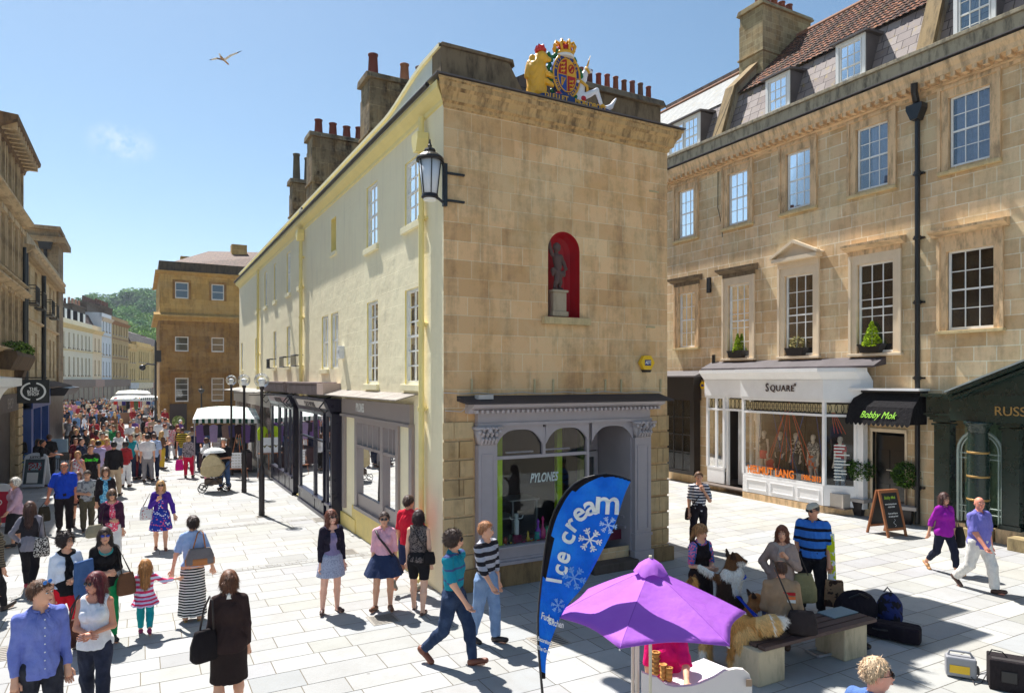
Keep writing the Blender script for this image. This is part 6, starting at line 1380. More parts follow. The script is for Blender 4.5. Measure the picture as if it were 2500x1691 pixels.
handbag('tote_bag','white patterned tote bag on the arm of the woman in the blue floral dress',ptw(pF,(-.28,-.05,1.02)),pF.rotation_euler[2]+.3,.3,.3,.12,cloth((226,226,226),'spots',(176,70,70),.05,.25),[ptw(pF,v) for v in((-.36,-.05,1.0),(-.22,-.02,1.3),(-.18,-.02,1.0))])
pG,jG=person('woman in a maroon cardigan and pink spotted top with white trousers and sunglasses',254,0,1.62,4,'f',('hang','front'),('f2','b2'),TP(((236,90,120),'spots',(250,230,235),.035,.3),n='top',sleeve=0,hem=.48,neck=.062),LG(((228,226,226),)),('bob',(104,76,56)),((90,60,50),{}),SK0,depth=14.0,glasses='dark',w=1.1,layers=[('cardigan',TP(((66,30,56),),n='cardigan',sleeve=1.9,hem=.5,t=.026,open_=True,neck=.08))])
handbag('shoulder_bag','grey slouchy shoulder bag in front of the woman in the maroon cardigan',ptw(pG,(-.3,-.2,.95)),pG.rotation_euler[2]+.3,.36,.24,.14,(150,142,120),[ptw(pG,v) for v in((-.2,-.2,.93),(-.14,-.1,1.3),(-.38,-.2,.93))])
pH,jH=person('long haired woman in a black blouse and green trousers with a turquoise necklace',238,0,1.68,8,'f',('front','front'),('f2','b2'),TP(((30,26,28),),n='blouse',sleeve=1.6,hem=.49,neck=.07,vneck=.03,loose=.012),LG(((20,140,80),)),('long',(52,34,28)),((40,30,30),{}),SK0,hy=-5,h=.0115,depth=10.1,glasses='blue')
b=B(); c=jH['T'](0,-.03,.8)
for k in range(17): a=math.pi*(k/16)+math.pi; b.ball((c[0]+.085*math.cos(a),c[1]-.06+.02*math.sin(a),c[2]+.06*math.sin(a)+.02),(.008,.008,.022),6)
b.build('necklace',paint((20,150,150),.3),pH,local=True,smooth=True)
handbag('shoulder_bag','brown and plum shoulder bag hanging by the side of the woman in the black blouse',ptw(pH,(.26,-.12,.98)),pH.rotation_euler[2]+.2,.26,.32,.12,(112,76,54),[ptw(pH,v) for v in((.2,-.12,.97),(.15,-.05,1.4),(.32,-.12,.97))])
pI,jI=person('woman with glasses in a white cardigan carrying a denim jacket over her arm',150,0,1.68,20,'f',('front','hang2'),('f2','b2'),TP(((26,24,28),),n='top',sleeve=0,hem=.48),LG(((216,24,44),)),('curly',(48,32,28)),((40,30,30),{}),SK0,hy=25,h=.0115,depth=9.75,glasses='clear',layers=[('cardigan',TP(((222,228,242),),n='cardigan',sleeve=1.3,hem=.55,t=.026,open_=True,neck=.08))])
b=B(); b.prism([(-.12,0),(.12,.03),(.14,-.3),(.08,-.72),(-.06,-.76),(-.13,-.4)],'y',-.03,.03); dj=b.build('denim_jacket',cloth((56,86,134),'denim',(90,120,164)),label='blue denim jacket folded over the forearm of the woman in the white cardigan',cat='jacket',bevel=.02,origin=(0,0,0)); dj.location=ptw(pI,(.12,-.28,1.28)); dj.rotation_euler=(0,0,pI.rotation_euler[2])
pJ,jJ=person('big man in a royal blue polo shirt and dark trousers holding a carrier bag',146,1206,1.78,-4,'m',('hang2','wide'),('f2','b2'),TP(((24,70,196),),n='polo_shirt',sleeve=.95,hem=.49,t=.02,loose=.01),LG(((40,30,34),),flare=.01,t=.02),('ring',(120,96,84)),((60,42,36),{}),(214,140,112),w=1.32,glasses='clear',h=.012)
handbag('carrier_bag','dark plastic carrier bag in the hand of the man in the blue polo shirt',ptw(pJ,(-.42,-.05,.68)),.3,.28,.36,.14,(62,54,40),[ptw(pJ,v) for v in((-.5,-.05,.66),(-.42,-.05,.78),(-.34,-.05,.66))])
person('boy in a grey printed T shirt and olive trousers beside the blue polo',198,1204,1.54,4,'m',('pocket','front'),('st','f2'),TP(((176,176,180),'noise',(120,122,130),.07),n='t_shirt',sleeve=.9,hem=.5,loose=.01),LG(((92,84,66),),t=.022),('short',(58,42,34)),((40,34,32),{}),SK0,hy=-12,hp=15,h=.013)
person('girl in a pink vest and black shorts with brown boots behind the boy in grey',177,1196,1.46,6,'f',('hang','front'),('f2','b2'),TP(((230,190,204),),n='vest',sleeve=0,strap=True,hem=.52),LG(((26,24,28),),n='shorts',frac=.45),('long',(120,76,50)),((70,48,38),{'tall':.5}),SK0,hp=15,h=.014)
person('woman in a turquoise patterned top and black cardigan behind the girl in sunglasses',240,1212,1.68,-2,'f',('hang','hang'),('f2','b2'),TP(((60,150,200),'noise',(150,210,230),.03),n='top',sleeve=0,hem=.48,neck=.06),LG(((34,30,44),)),('bob',(98,70,52)),((40,30,30),{}),SK0,h=.0135,w=1.05,layers=[('cardigan',TP(((36,28,34),),n='cardigan',sleeve=1.9,hem=.5,t=.026,open_=True,neck=.08))])
person('elderly woman with white curly hair in a lilac jacket at the left edge',34,1238,1.58,-62,'f',('fwd','behind'),('f2','b2'),TP(((196,160,180),),n='jacket',sleeve=1.9,hem=.46,t=.026,loose=.012),SKT(((40,38,46),),z1=.2,flare=.01),('curly',(214,208,200)),((40,32,32),{}),SK0,h=.0125,w=1.1)
pK,jK=person('woman in a black waistcoat over grey sleeves and black leggings walking away on the left',68,1338,1.66,168,'f',('hip','bag'),('f','b'),TP(((140,136,146),),n='top',sleeve=1.9,hem=.46,t=.014),LG(((26,22,28),),t=.013,fold=.001),('long',(84,54,44)),((170,40,60),{}),SK0,h=.0115,facep=False,layers=[('waistcoat',TP(((44,40,46),),n='waistcoat',sleeve=0,hem=.5,t=.024,strap=True,fold=.003))])
handbag('tote_bag','animal print bag carried by the woman in the black waistcoat',ptw(pK,(-.2,.1,.98)),pK.rotation_euler[2],.26,.36,.1,cloth((60,54,52),'noise',(210,204,196),.025),[ptw(pK,v) for v in((-.26,.1,.97),(-.2,.02,1.38),(-.14,.1,.97))])
pZ,_=person('person in a striped top cut off by the left edge of the photo',-14,1395,1.66,120,'f',('wide','hang'),('f','b'),TP(((120,110,90),'hstripe',(60,50,44),.04,.5),n='top',sleeve=1.9,hem=.5),LG(((30,28,34),)),('bob',(70,50,40)),((50,40,36),{}),SK0,facep=False)
handbag('shoulder_bag','tan slouchy bag at the extreme left edge',ptw(pZ,(.25,-.05,.95)),.4,.34,.22,.16,(136,110,64))
# central group by the wall
pL,jL=person('auburn haired woman in a navy cardigan and grey skirt standing apart in the centre',752,1388,1.70,18,'f',('hang','hang'),('st','st2'),TP(((142,128,164),),n='top',sleeve=0,hem=.49,neck=.062,vneck=.02),SKT(((176,180,200),'noise',(150,154,176),.02),z1=.36,flare=.03,r1=.11,pleat=.02),('long',(108,58,40)),((70,44,40),{'sandal':True}),(232,180,158),hy=12,h=.0112,glasses='dark',layers=[('cardigan',TP(((34,28,44),),n='cardigan',sleeve=1.9,hem=.56,t=.025,open_=True,neck=.08))])
pM,jM=person('person in a pink shirt and navy skirt with a dark cross body strap',872,1384,1.64,-2,'f',('hang','hang'),('st','st2'),TP(((236,176,190),),n='shirt',sleeve=1.25,hem=.51,t=.018,neck=.052,loose=.008),SKT(((40,52,84),'denim',(70,84,120)),z1=.37,flare=.07,r1=.12,pleat=.04),('short',(60,40,36)),((110,70,50),{}),SK0,h=.0112,glasses='dark',w=1.05)
b=B(); T=jM['T']; b.tube([T(-.09,-.02,.83),T(-.05,-.085,.76),T(.03,-.09,.66),T(.08,-.075,.58),T(.1,-.02,.54)],[.017]*5,6); b.build('cross_body_strap',paint((40,24,28),.5),pM,local=True,smooth=True)
person('man in a red T shirt and navy shorts seen from behind, eating',928,1342,1.75,150,'m',('hang','mouth'),('kick','st'),TP(((214,30,56),),n='t_shirt',sleeve=.95,hem=.5,loose=.01),LG(((40,50,84),),n='shorts',frac=.95,t=.025,flare=.015),('short',(72,46,34)),((120,116,104),{}),SK1,hy=-20,h=.012,facep=False)
pN,jN=person('woman in a leopard print top and black shorts seen from behind',950,1387,1.70,168,'f',('hang','hang2'),('f2','b2'),TP(((120,108,104),'noise',(44,38,42),.018),n='sleeveless_top',sleeve=0,hem=.5,strap=True,t=.018),LG(((28,26,30),),n='shorts',frac=.8,t=.016),('bob',(52,28,30)),((80,50,40),{'sandal':True}),(232,186,160),h=.0112,w=1.08,facep=False)
handbag('shoulder_bag','small black cross body bag of the woman in the leopard print top',ptw(pN,(-.2,.1,1.02)),pN.rotation_euler[2]+.2,.2,.2,.1,(26,22,24),[ptw(pN,v) for v in((-.2,.1,1.0),(-.06,.14,1.2),(.12,.06,1.45))])
pO,jO=person('man in a teal striped polo shirt and dark jeans striding to the right',1035,1522,1.86,60,'m',('back','fwd'),('f','b'),TP(((30,140,160),'hstripe',(70,84,130),.17,.16,.85,.03),n='polo_shirt',sleeve=.95,hem=.5,t=.017),LG(((36,52,80),'denim',(76,96,130)),t=.02),('curly',(64,44,34)),((120,66,44),{}),SK0,h=.0105,glasses='dark',hy=18)
pO.location=(*G(1030,1508),0)
pQ,jQ=person('man in a black, grey and white striped jumper and light jeans beside the teal polo',1103,1456,1.78,48,'m',('hang','fwd'),('f2','b2'),TP(((180,180,190),'hstripe',(40,36,42),.12,.5,.85,.02),n='jumper',sleeve=1.45,hem=.5,t=.02),LG(((120,148,186),'denim',(160,184,214)),t=.024,flare=.008),('short',(166,110,66)),((44,34,32),{}),SK0,h=.0108,hy=22)
# right side
pR,_=person('young man in a navy striped T shirt with his hand at his mouth',1586,1246,1.76,4,'m',('mouth','hang'),('st','st2'),TP(((236,236,238),'hstripe',(30,34,66),.065,.5),n='t_shirt',sleeve=.9,hem=.5,t=.016),LG(((40,34,42),)),('short',(110,78,52)),((40,34,32),{}),SK0,h=.0125)
handbag('shoulder_bag','black messenger bag at the hip of the young man in the striped T shirt',ptw(pR,(-.22,.0,.95)),0,.2,.28,.1,(36,26,28),[ptw(pR,v) for v in((-.2,-.05,.95),(-.02,-.13,1.2),(.14,-.02,1.47))])
pS,jS=person('blonde woman with floral sleeves and a black dress greeting the large dog',1590,1436,1.66,38,'f',('front','front'),('st','st2'),TP(((34,26,28),),n='dress_top',sleeve=0,hem=.48,neck=.065),SKT(((34,26,28),),z1=.33,flare=.012),('pony',(164,118,72)),((70,50,40),{}),SK0,hy=25,hp=12,h=.0112,w=1.12,layers=[('sleeves',TP(((60,110,180),'floral',(225,120,160),.03,.5),n='floral_sleeves',sleeve=.95,hem=.72,t=.012))])
pT,jT=person('woman with long auburn hair and a long beige cardigan facing the dogs',1775,1442,1.66,-4,'f',('shoulder','hip'),('st','st'),TP(((176,160,150),),n='long_top',sleeve=0,hem=.42,t=.02,loose=.012),LG(((120,108,104),)),('longside',(112,62,40)),((60,44,40),{}),SK0,h=.0112,w=1.12,layers=[('cardigan',TP(((168,144,132),),n='cardigan',sleeve=1.9,hem=.3,t=.03,open_=True,neck=.08,loose=.01,flare=.02))])
handbag('shoulder_bag','large khaki slouch bag hanging from the arm of the auburn haired woman',ptw(pT,(.3,-.02,.98)),pT.rotation_euler[2]+.4,.38,.42,.16,(140,130,92),[ptw(pT,v) for v in((.24,-.02,.96),(.2,.0,1.35),(.36,-.02,.96))],taper=.7)
pU,jU=person('man in a blue striped polo shirt, flat cap and black trousers carrying bags',1845,1393,1.84,-6,'m',('hang','hang'),('st','st2'),TP(((58,120,206),'hstripe',(20,22,40),.16,.3,.85,.05),n='polo_shirt',sleeve=.95,hem=.5,t=.02,loose=.01),LG(((28,26,32),),t=.022),('ring',(100,90,84)),((40,36,40),{}),SK1,hy=-28,hp=8,h=.0112,w=1.22,glasses='dark')
S=SDF((-.14,-.17,1.6),(.14,.16,1.92),.01); hc=jU['hc']; R_=jU['Rh']; S.ell(hc+R_@np.array([0,.005,.075]),(.088,.112,.045),.02,R_); S.ell(hc+R_@np.array([0,-.095,.05]),(.062,.05,.012),.02,R_); P,Fq=S.mesh(); put('flat_cap',mkmesh('flat_cap',P,Fq,cloth((196,186,168))),pU)
b=B(); b.prism([(-.13,0),(.13,0),(.15,-.42),(-.15,-.42)],'y',-.06,.06); o=b.build('paper_bag',cloth((176,132,96),'noise',(70,44,34),.12),origin=(0,0,0),label='brown paper bag with a dark bold print held by the flat cap man',cat='paper bag',bevel=.01); o.location=ptw(pU,(.32,-.06,.62)); o.rotation_euler=(0,0,pU.rotation_euler[2]+.2)
b=B(); b.prism([(-.05,0),(.07,0),(.1,-.8),(-.02,-.8)],'y',-.035,.035); o=b.build('plastic_bag',cloth((214,224,40),'noise',(240,240,240),.1),origin=(0,0,0),label='long yellow carrier bag tucked under the arm of the man in the flat cap',cat='plastic bag',bevel=.015); o.location=ptw(pU,(.25,-.02,1.36)); o.rotation_euler=(0,0,pU.rotation_euler[2])
pV,jV=person('balding man in a tan jacket sitting on the bench with his back to the camera',1775,0,1.74,190,'m',('front','front'),('sit','sit'),TP(((164,134,104),),n='jacket',sleeve=1.92,hem=.49,t=.024,loose=.012),LG(((60,64,90),)),('ring',(88,60,44)),((90,60,40),{}),SK1,h=.0112,depth=9.25,seat=.56,w=1.1,lean=8,facep=False)
b=B(); T=jV['T']; b.poly([T(-.07,.078,.78),T(.0,.083,.78),T(.0,.085,.75),T(-.07,.08,.75)]); 
for k,(c_,z) in enumerate((((176,30,40),.765),((226,120,70),.735),((230,226,220),.71))): 
    bb=B(); p=T(-.04,.0,z); bb.box(p[0]-.085,p[0]+.085,p[1]+.132,p[1]+.146,p[2]-.022,p[2]+.016); bb.build('back_print',cloth(c_),pV,local=True)
handbag('messenger_bag','dark grey messenger bag with a pale stripe behind the seated man on the bench',ptw(pV,(-.2,.24,.82)),pV.rotation_euler[2],.4,.3,.16,(50,42,42),[ptw(pV,v) for v in((-.1,.24,.8),(.0,.2,1.05),(.1,.12,1.3),(.12,.0,1.4))])
pW,_=person('woman in a magenta shirt and dark trousers walking right past the chalkboard',2143,1300,1.64,42,'f',('hang','back'),('f','b'),TP(((158,30,164),),n='shirt',sleeve=1.45,hem=.48,t=.02,loose=.008),LG(((30,34,54),),frac=1.75,t=.012),('longside',(70,38,32)),((190,140,90),{'sandal':True}),SK0,h=.0112,glasses='clear',w=1.1)
handbag('shoulder_bag','black handbag hanging between the magenta shirt woman and the bald man',ptw(pW,(.3,-.05,.92)),0,.24,.4,.16,(26,24,26),[ptw(pW,v) for v in((.3,-.05,.9),(.25,-.03,1.1),(.22,-.05,.9))])
pX,_=person('bald man in a lilac short sleeved shirt and white trousers striding to the right',2222,1340,1.76,50,'m',('hang','fwd'),('f','b'),TP(((116,112,190),'denim',(140,136,206)),n='shirt',sleeve=.95,hem=.47,t=.02,loose=.012),LG(((224,220,214),),t=.024,flare=.01),('bald',(0,0,0)),((70,48,40),{}),(224,150,128),h=.0112,hy=-30,w=1.2)
pY,jY=person('man with thin fair hair and glasses cut off by the bottom edge on the right',1990,0,1.78,155,'m',('hang','hang'),('st','st'),TP(((90,120,176),),n='shirt',sleeve=1.9,hem=.5,t=.02),LG(((50,50,60),)),('crop',(206,176,140)),((50,40,36),{}),(230,166,146),h=.0105,depth=5.1,hy=-48,glasses='dark')
# ice cream seller behind the cart
pP,jP=person('ice cream seller in a bright pink polo shirt under the purple parasol',1512,0,1.6,6,'f',('reach','hang'),('st','st'),TP(((230,20,110),),n='polo_shirt',sleeve=.95,hem=.48,t=.02),LG(((40,40,50),)),('pony',(120,80,50)),((50,40,36),{}),SK0,depth=6.75,h=.0115,w=1.1)
# ================= CREATURES AND SCULPTURE =================
def PZ(px,py,dep):
    x,y=AT(px,dep); return (x,y,CH-(py-861.8)/1549.7*dep)
def blob(prims,h,k=.03,wob=0,fur=0,furlen=.06,seed=1,dirf=None):
    """prims: (a,b,ra,rb,col) capsules or (c,r3,col) ellipsoids -> mesh arrays plus per vertex colours"""
    pts=[]; 
    for p in prims:
        if len(p)==5: pts+= [np.array(p[0])-max(p[2],p[3]),np.array(p[0])+max(p[2],p[3]),np.array(p[1])-max(p[2],p[3]),np.array(p[1])+max(p[2],p[3])]
        else: pts+= [np.array(p[0])-np.array(p[1]),np.array(p[0])+np.array(p[1])]
    pts=np.array(pts); S=SDF(pts.min(0)-.02,pts.max(0)+.02,h)
    for p in prims:
        if len(p)==5: S.cap(p[0],p[1],p[2],p[3],k)
        else: S.ell(p[0],p[1],k)
    if wob: S.wob(wob,2.)
    P,Fq=S.mesh(); D=[]
    for p in prims:
        if len(p)==5:
            a,b_=np.array(p[0],float),np.array(p[1],float); ba=b_-a; t=np.clip(((P-a)@ba)/max(ba@ba,1e-9),0,1); D.append(np.linalg.norm(P-a-t[:,None]*ba,axis=1)-(p[2]+(p[3]-p[2])*t))
        else: q=(P-np.array(p[0]))/np.array(p[1]); D.append((np.linalg.norm(q,axis=1)-1)*min(p[1]))
    ci=np.argmin(np.array(D),0); cols=np.array([s2l(p[-1]) for p in prims])[ci]; rnd=np.random.RandomState(seed); cols=cols*(1+rnd.uniform(-.12,.12,(len(P),1)))
    ex=B(); fc=[]
    if fur:
        C0=P.mean(0); fs=np.array(Fq); n_=np.cross(P[fs[:,1]]-P[fs[:,0]],P[fs[:,2]]-P[fs[:,0]]); n_/=np.linalg.norm(n_,axis=1)[:,None]+1e-9
        for i in rnd.randint(0,len(fs),fur):
            p=P[fs[i,0]]; nn=n_[i]; dn=dirf(p) if dirf else np.array([0,0,-1.]); d=unit(dn*1.0+nn*.55+rnd.normal(0,.18,3)); s_=np.cross(d,nn); s_=s_/(np.linalg.norm(s_)+1e-9)*.0035; L=furlen*rnd.uniform(.4,1.)
            ex.add([p-s_,p+s_,p+d*L],[(0,1,2)]); c=cols[fs[i,0]]*rnd.uniform(.7,1.35); fc+= [c,c,c*1.1]
    return P,Fq,(ex if fur else None),(np.vstack([cols,np.array(fc)]) if fur else cols)
def colmesh(name,res,parent,mat=None,label=None):
    P,Fq,ex,cols=res; me=mkmesh(name,P,Fq,mat or attrmat('coat','tint',.75,.25,.15,60.),ex)
    at=me.color_attributes.new('tint','FLOAT_COLOR','POINT'); c4=np.ones((len(cols),4),np.float32); c4[:,:3]=np.clip(cols,0,1); at.data.foreach_set('color',c4.ravel()); return put(name,me,parent,label=label)
SAB=(112,74,42); DBR=(66,46,34); WHI=(236,228,216); GLDN=(196,142,76); LGLD=(222,180,116)
# collie standing upright against the woman: x right, y away, z up
dg=thing('dog','dark sable collie standing on its hind legs with its paws on the blonde woman','dog',(*AT(1655,9.95),0),-TH)
pr=[((.02,.0,.62),(.1,.0,.36),.17,.16,DBR),((-.01,.0,.62),(-.02,.0,.92),.17,.15,DBR),((-.02,.0,.92),(.03,-.02,1.1),.14,.11,SAB),((.06,-.08,1.0),(.05,-.1,.82),.1,.08,WHI),((-.03,-.06,1.02),(.08,-.04,1.05),.1,.11,WHI),((.04,.0,1.2),(.09,.0,1.26),.085,.075,SAB),((.11,.0,1.25),(.22,.0,1.215),.05,.028,SAB),((.1,-.05,1.2),(.2,-.03,1.19),.03,.02,WHI),((.0,.05,1.28),(-.02,.07,1.37),.03,.012,DBR),((.04,-.06,1.28),(.02,-.09,1.37),.03,.012,DBR),
 ((-.1,-.04,.93),(-.25,-.02,1.02),.055,.035,SAB),((-.25,-.02,1.02),(-.4,.0,1.12),.035,.03,WHI),((-.1,.1,.93),(-.28,.12,1.0),.05,.03,SAB),((-.28,.12,1.0),(-.4,.12,1.1),.03,.03,WHI),
 ((.12,-.1,.34),(.2,-.14,.2),.09,.05,DBR),((.2,-.14,.2),(.14,-.14,.04),.04,.03,WHI),((.12,.1,.34),(.22,.14,.2),.09,.05,DBR),((.22,.14,.2),(.16,.14,.04),.04,.03,WHI),((.2,.05,.4),(.35,.1,.15),.06,.05,DBR)]
colmesh('body',blob(pr,.014,.04,.004,13000,.06),dg); b=B(); b.ball((.25,0,1.21),.02,8); b.build('nose',BLACKM,dg,local=True,smooth=True); b=B(); b.tube([(.13+.1*math.cos(a),-.02+.12*math.sin(a),.98+.03*math.cos(a)) for a in [R(30*i) for i in range(12)]],.012,6); b.build('collar',cloth((30,70,190)),dg,local=True)
dg=thing('dog','golden sable collie with a huge feathery tail standing beside the stone bench block','dog',(*AT(1672,8.95),0),-TH)
pr=[((.0,.05,.62),(-.3,.25,.66),.19,.18,GLDN),((-.3,.25,.66),(-.42,.35,.72),.17,.15,SAB),((-.42,.36,.8),(-.5,.42,.95),.11,.09,GLDN),((-.5,.44,1.0),(-.46,.46,1.06),.075,.07,GLDN),((-.5,.42,1.06),(-.5,.4,1.17),.03,.01,SAB),((-.44,.48,1.06),(-.42,.5,1.16),.03,.01,SAB),((-.5,.5,1.0),(-.58,.58,.98),.045,.03,LGLD),
 ((.06,.0,.6),(.04,-.03,.4),.13,.1,GLDN),((-.04,-.02,.42),(-.08,.0,.22),.075,.04,GLDN),((-.08,.0,.22),(-.1,-.02,.03),.035,.03,LGLD),((.1,.02,.42),(.16,.06,.22),.08,.04,GLDN),((.16,.06,.22),(.13,.04,.03),.035,.03,LGLD),
 ((-.36,.2,.5),(-.4,.18,.25),.06,.035,LGLD),((-.4,.18,.25),(-.4,.17,.04),.035,.035,WHI),((-.28,.34,.5),(-.26,.34,.04),.06,.035,LGLD),
 ((.1,-.03,.68),(.25,-.08,.66),.07,.1,GLDN),((.25,-.08,.66),(.42,-.1,.70),.1,.11,LGLD),((.42,-.1,.70),(.56,-.1,.74),.11,.05,WHI),((.12,-.06,.6),(.22,-.1,.42),.09,.08,LGLD),((.02,-.08,.55),(.05,-.1,.35),.1,.07,LGLD)]
colmesh('body',blob(pr,.014,.04,.004,17000,.085,dirf=lambda p:np.array([.5,0,-.75]) if p[0]>.1 else np.array([.1,0,-1.])),dg)
dg=thing('dog','brown and white dog on a blue lead sitting between the woman and the seated man','dog',(*AT(1700,9.75),0),-TH)
pr=[((.0,.0,.2),(.02,.0,.45),.17,.14,SAB),((.02,.0,.45),(.06,-.02,.62),.13,.1,(176,116,64)),((.1,-.07,.5),(.1,-.08,.35),.09,.07,WHI),((.07,.0,.72),(.12,.0,.74),.075,.065,(176,116,64)),((.14,-.0,.72),(.22,-.01,.69),.045,.03,WHI),((.03,.05,.78),(.0,.07,.84),.03,.012,DBR),((.05,-.06,.78),(.03,-.08,.84),.03,.012,DBR),((.1,-.06,.35),(.12,-.08,.03),.04,.035,WHI),((.1,.07,.35),(.12,.08,.03),.04,.035,WHI),((-.08,.1,.15),(.08,.14,.06),.1,.06,SAB)]
colmesh('body',blob(pr,.014,.03,.004,6000,.045),dg)
b=B(); b.tube([PZ(1665,1345,9.9),PZ(1690,1372,9.5),PZ(1715,1400,9.25)],.012,6); b.tube([PZ(1668,1343,9.9),PZ(1700,1380,9.5),PZ(1722,1400,9.25)],.012,6); b.tube([PZ(1640,1415,9.5),PZ(1670,1425,9.4),PZ(1722,1405,9.25)],.012,6); o=b.build('dog_leads',cloth((24,60,180)),origin=PZ(1700,1390,9.4),label='blue dog leads running from the collies to the seated man',cat='lead')
# statue in the niche
st=thing('statue','weathered stone cherub with one arm raised standing in the red niche','statue',(2.45,.1,5.09))
STO=plainstone((104,84,78),.6,(50,40,38),6.)
b=B(); b.box(-.15,.15,-.13,.13,.08,.47); b.box(-.18,.18,-.16,.16,0,.1); b.box(-.18,.18,-.16,.16,.47,.52); b.build('pedestal',plainstone((176,160,136),.35),st,local=True,bevel=.01)
g=(1,1,1); pr=[((0,0,.86),(.03,.0,1.0),.075,.07,g),((.03,0,1.0),(.0,0,1.16),.08,.085,g),((.0,0,1.16),(-.01,0,1.27),.06,.04,g),((-.01,-.02,1.37),(.08,.08,.09),g),((-.01,-.06,1.33),(.055,.05,.045),g),((-.1,0,1.22),(-.16,0,1.36),.042,.036,g),((-.16,0,1.36),(-.19,-.02,1.5),.036,.03,g),((-.19,-.02,1.5),(-.2,-.03,1.55),.03,.02,g),((.09,0,1.2),(.17,.0,1.06),.042,.036,g),((.17,0,1.06),(.19,-.04,.95),.036,.035,g),
 ((.02,-.01,.86),(-.03,-.05,.7),.07,.055,g),((-.03,-.05,.7),(-.06,-.02,.56),.05,.035,g),((.06,.02,.86),(.1,.03,.7),.065,.05,g),((.1,.03,.7),(.09,.05,.56),.045,.035,g),((-.06,-.06,.55),(-.07,-.1,.545),.035,.025,g),((.09,0,.55),(.11,-.04,.545),.035,.025,g),((-.1,-.03,.9),(.14,-.02,.84),.05,.045,g),((.16,.0,.88),(.2,.02,.82),.05,.02,g),((-.1,-.05,.92),(-.12,-.06,.82),.045,.03,g)]
P,Fq,_,_=blob(pr,.009,.02,.003); put('figure',mkmesh('figure',P,Fq,STO),st)
# coat of arms on the cornice
ca=thing('coat_of_arms','painted royal coat of arms with gold lion, crowned shield and white unicorn on the cornice','coat of arms',(2.7,.1,9.22))
YG=(232,176,20); GOLDP=paint((232,172,20),.35,.1,metal=.0,spec=.7); o_=(-2.7,-.1,-9.22)
def rel(l): return [tuple((np.array(q)+np.array(o_)).tolist()) if i<(2 if len(p)==5 else 1) else q for p in [l] for i,q in enumerate(p)]
pr=[((1.98,.1,9.45),(1.98,.1,9.85),.17,.2,g),((2.0,.1,9.9),(2.05,.05,10.05),.17,.13,g),((2.06,.02,10.08),(.11,.12,.12),g),((2.13,-.04,10.04),(2.17,-.07,10.02),.06,.045,g),((1.92,.12,9.45),(1.86,.08,9.3),.13,.09,g),((1.86,.04,9.3),(1.74,.02,9.27),.06,.04,g),((2.08,.05,9.5),(2.08,.0,9.32),.1,.07,g),((2.08,-.04,9.3),(2.14,-.08,9.28),.05,.04,g),((2.12,.0,9.8),(2.26,-.03,9.74),.06,.045,g),((2.1,.0,9.65),(2.25,-.05,9.56),.06,.045,g),((1.84,.12,9.95),(1.78,.12,9.7),.06,.05,g),((1.9,.1,10.06),(1.85,.1,9.9),.07,.06,g)]
P,Fq,_,_=blob(pr,.014,.03,.006); P=P+np.array(o_); put('lion',mkmesh('lion',P,Fq,GOLDP),ca)
b=B(); b.lathe([(.1,10.18),(.11,10.2),(.12,10.24),(.1,10.25)],2.05,.05,12); 
for i in range(5): a=2*math.pi*i/5; b.tube([(2.05+.1*math.cos(a),.05+.1*math.sin(a),10.24),(2.05+.08*math.cos(a),.05+.08*math.sin(a),10.31),(2.05,.05,10.32)],.015,5)
b.build('lion_crown',paint((200,40,30),.35),ca)
W_=(1,1,1); pr=[((2.97,.1,9.5),(3.0,.1,9.75),.13,.1,g),((3.0,.1,9.75),(3.1,.08,9.98),.1,.07,g),((3.1,.08,9.98),(3.14,.06,10.1),.06,.05,g),((3.14,.04,10.1),(3.18,-.03,10.02),.05,.03,g),((2.95,.1,9.5),(2.92,.05,9.36),.13,.09,g),((3.02,.0,9.5),(3.3,-.06,9.66),.07,.05,g),((3.3,-.06,9.66),(3.4,-.08,9.4),.045,.035,g),((2.95,.02,9.36),(3.25,-.03,9.33),.08,.04,g),((3.0,.05,9.8),(2.88,.0,9.78),.05,.03,g),((3.5,.12,9.36),(3.8,.14,9.5),.06,.05,g),((3.8,.14,9.5),(3.95,.16,9.7),.05,.02,g)]
P,Fq,_,_=blob(pr,.013,.025,.003); P=P+np.array(o_); put('unicorn',mkmesh('unicorn',P,Fq,paint((232,232,236),.35)),ca)
b=B(); b.tube([(3.13,.02,10.14),(3.19,.0,10.36)],[.022,.004],6); b.tube([(2.93,-.02,9.8),(3.1,-.02,9.72),(3.12,.0,9.6)],.03,6); b.ball((3.42,-.09,9.36),(.05,.05,.045),8); b.tube([(3.1,.03,10.12),(3.16,-.02,10.0)],.03,6); b.build('unicorn_horn_and_chain',GOLDP,ca,smooth=True)
cx_,cz_=2.62,9.84
def ellp(n,rx,rz,y,t0=0,t1=2*math.pi): return [(cx_+rx*math.cos(t0+(t1-t0)*i/n),y,cz_+rz*math.sin(t0+(t1-t0)*i/n)) for i in range(n+1)]
b=B(); b.prism([(p[0],p[2]) for p in ellp(28,.30,.42,0)[:-1]],'y',.0,.14); sh=b.build('shield',paint((30,50,130),.35),ca,bevel=.01)
b=B(); b.tube(ellp(28,.31,.43,-.005),.018,6,caps=False); b.tube(ellp(28,.215,.325,-.012),.012,6,caps=False); b.build('gold_rim',GOLDP,sh,smooth=True)
QC=[((180,24,28),0),((226,170,30),1),((40,70,160),3),((180,24,28),2)]
for c_,q_ in ((0,1),(1,0),(2,2),(3,3)):
    t0=(q_)*math.pi/2; P_=[(cx_,-.012,cz_)]+ellp(7,.205,.315,-.012,t0,t0+math.pi/2); b=B(); b.poly(P_); b.build('quarter',paint({0:(180,24,28),1:(230,176,40),2:(36,70,160),3:(180,24,28)}[c_],.4),sh)
b=B()
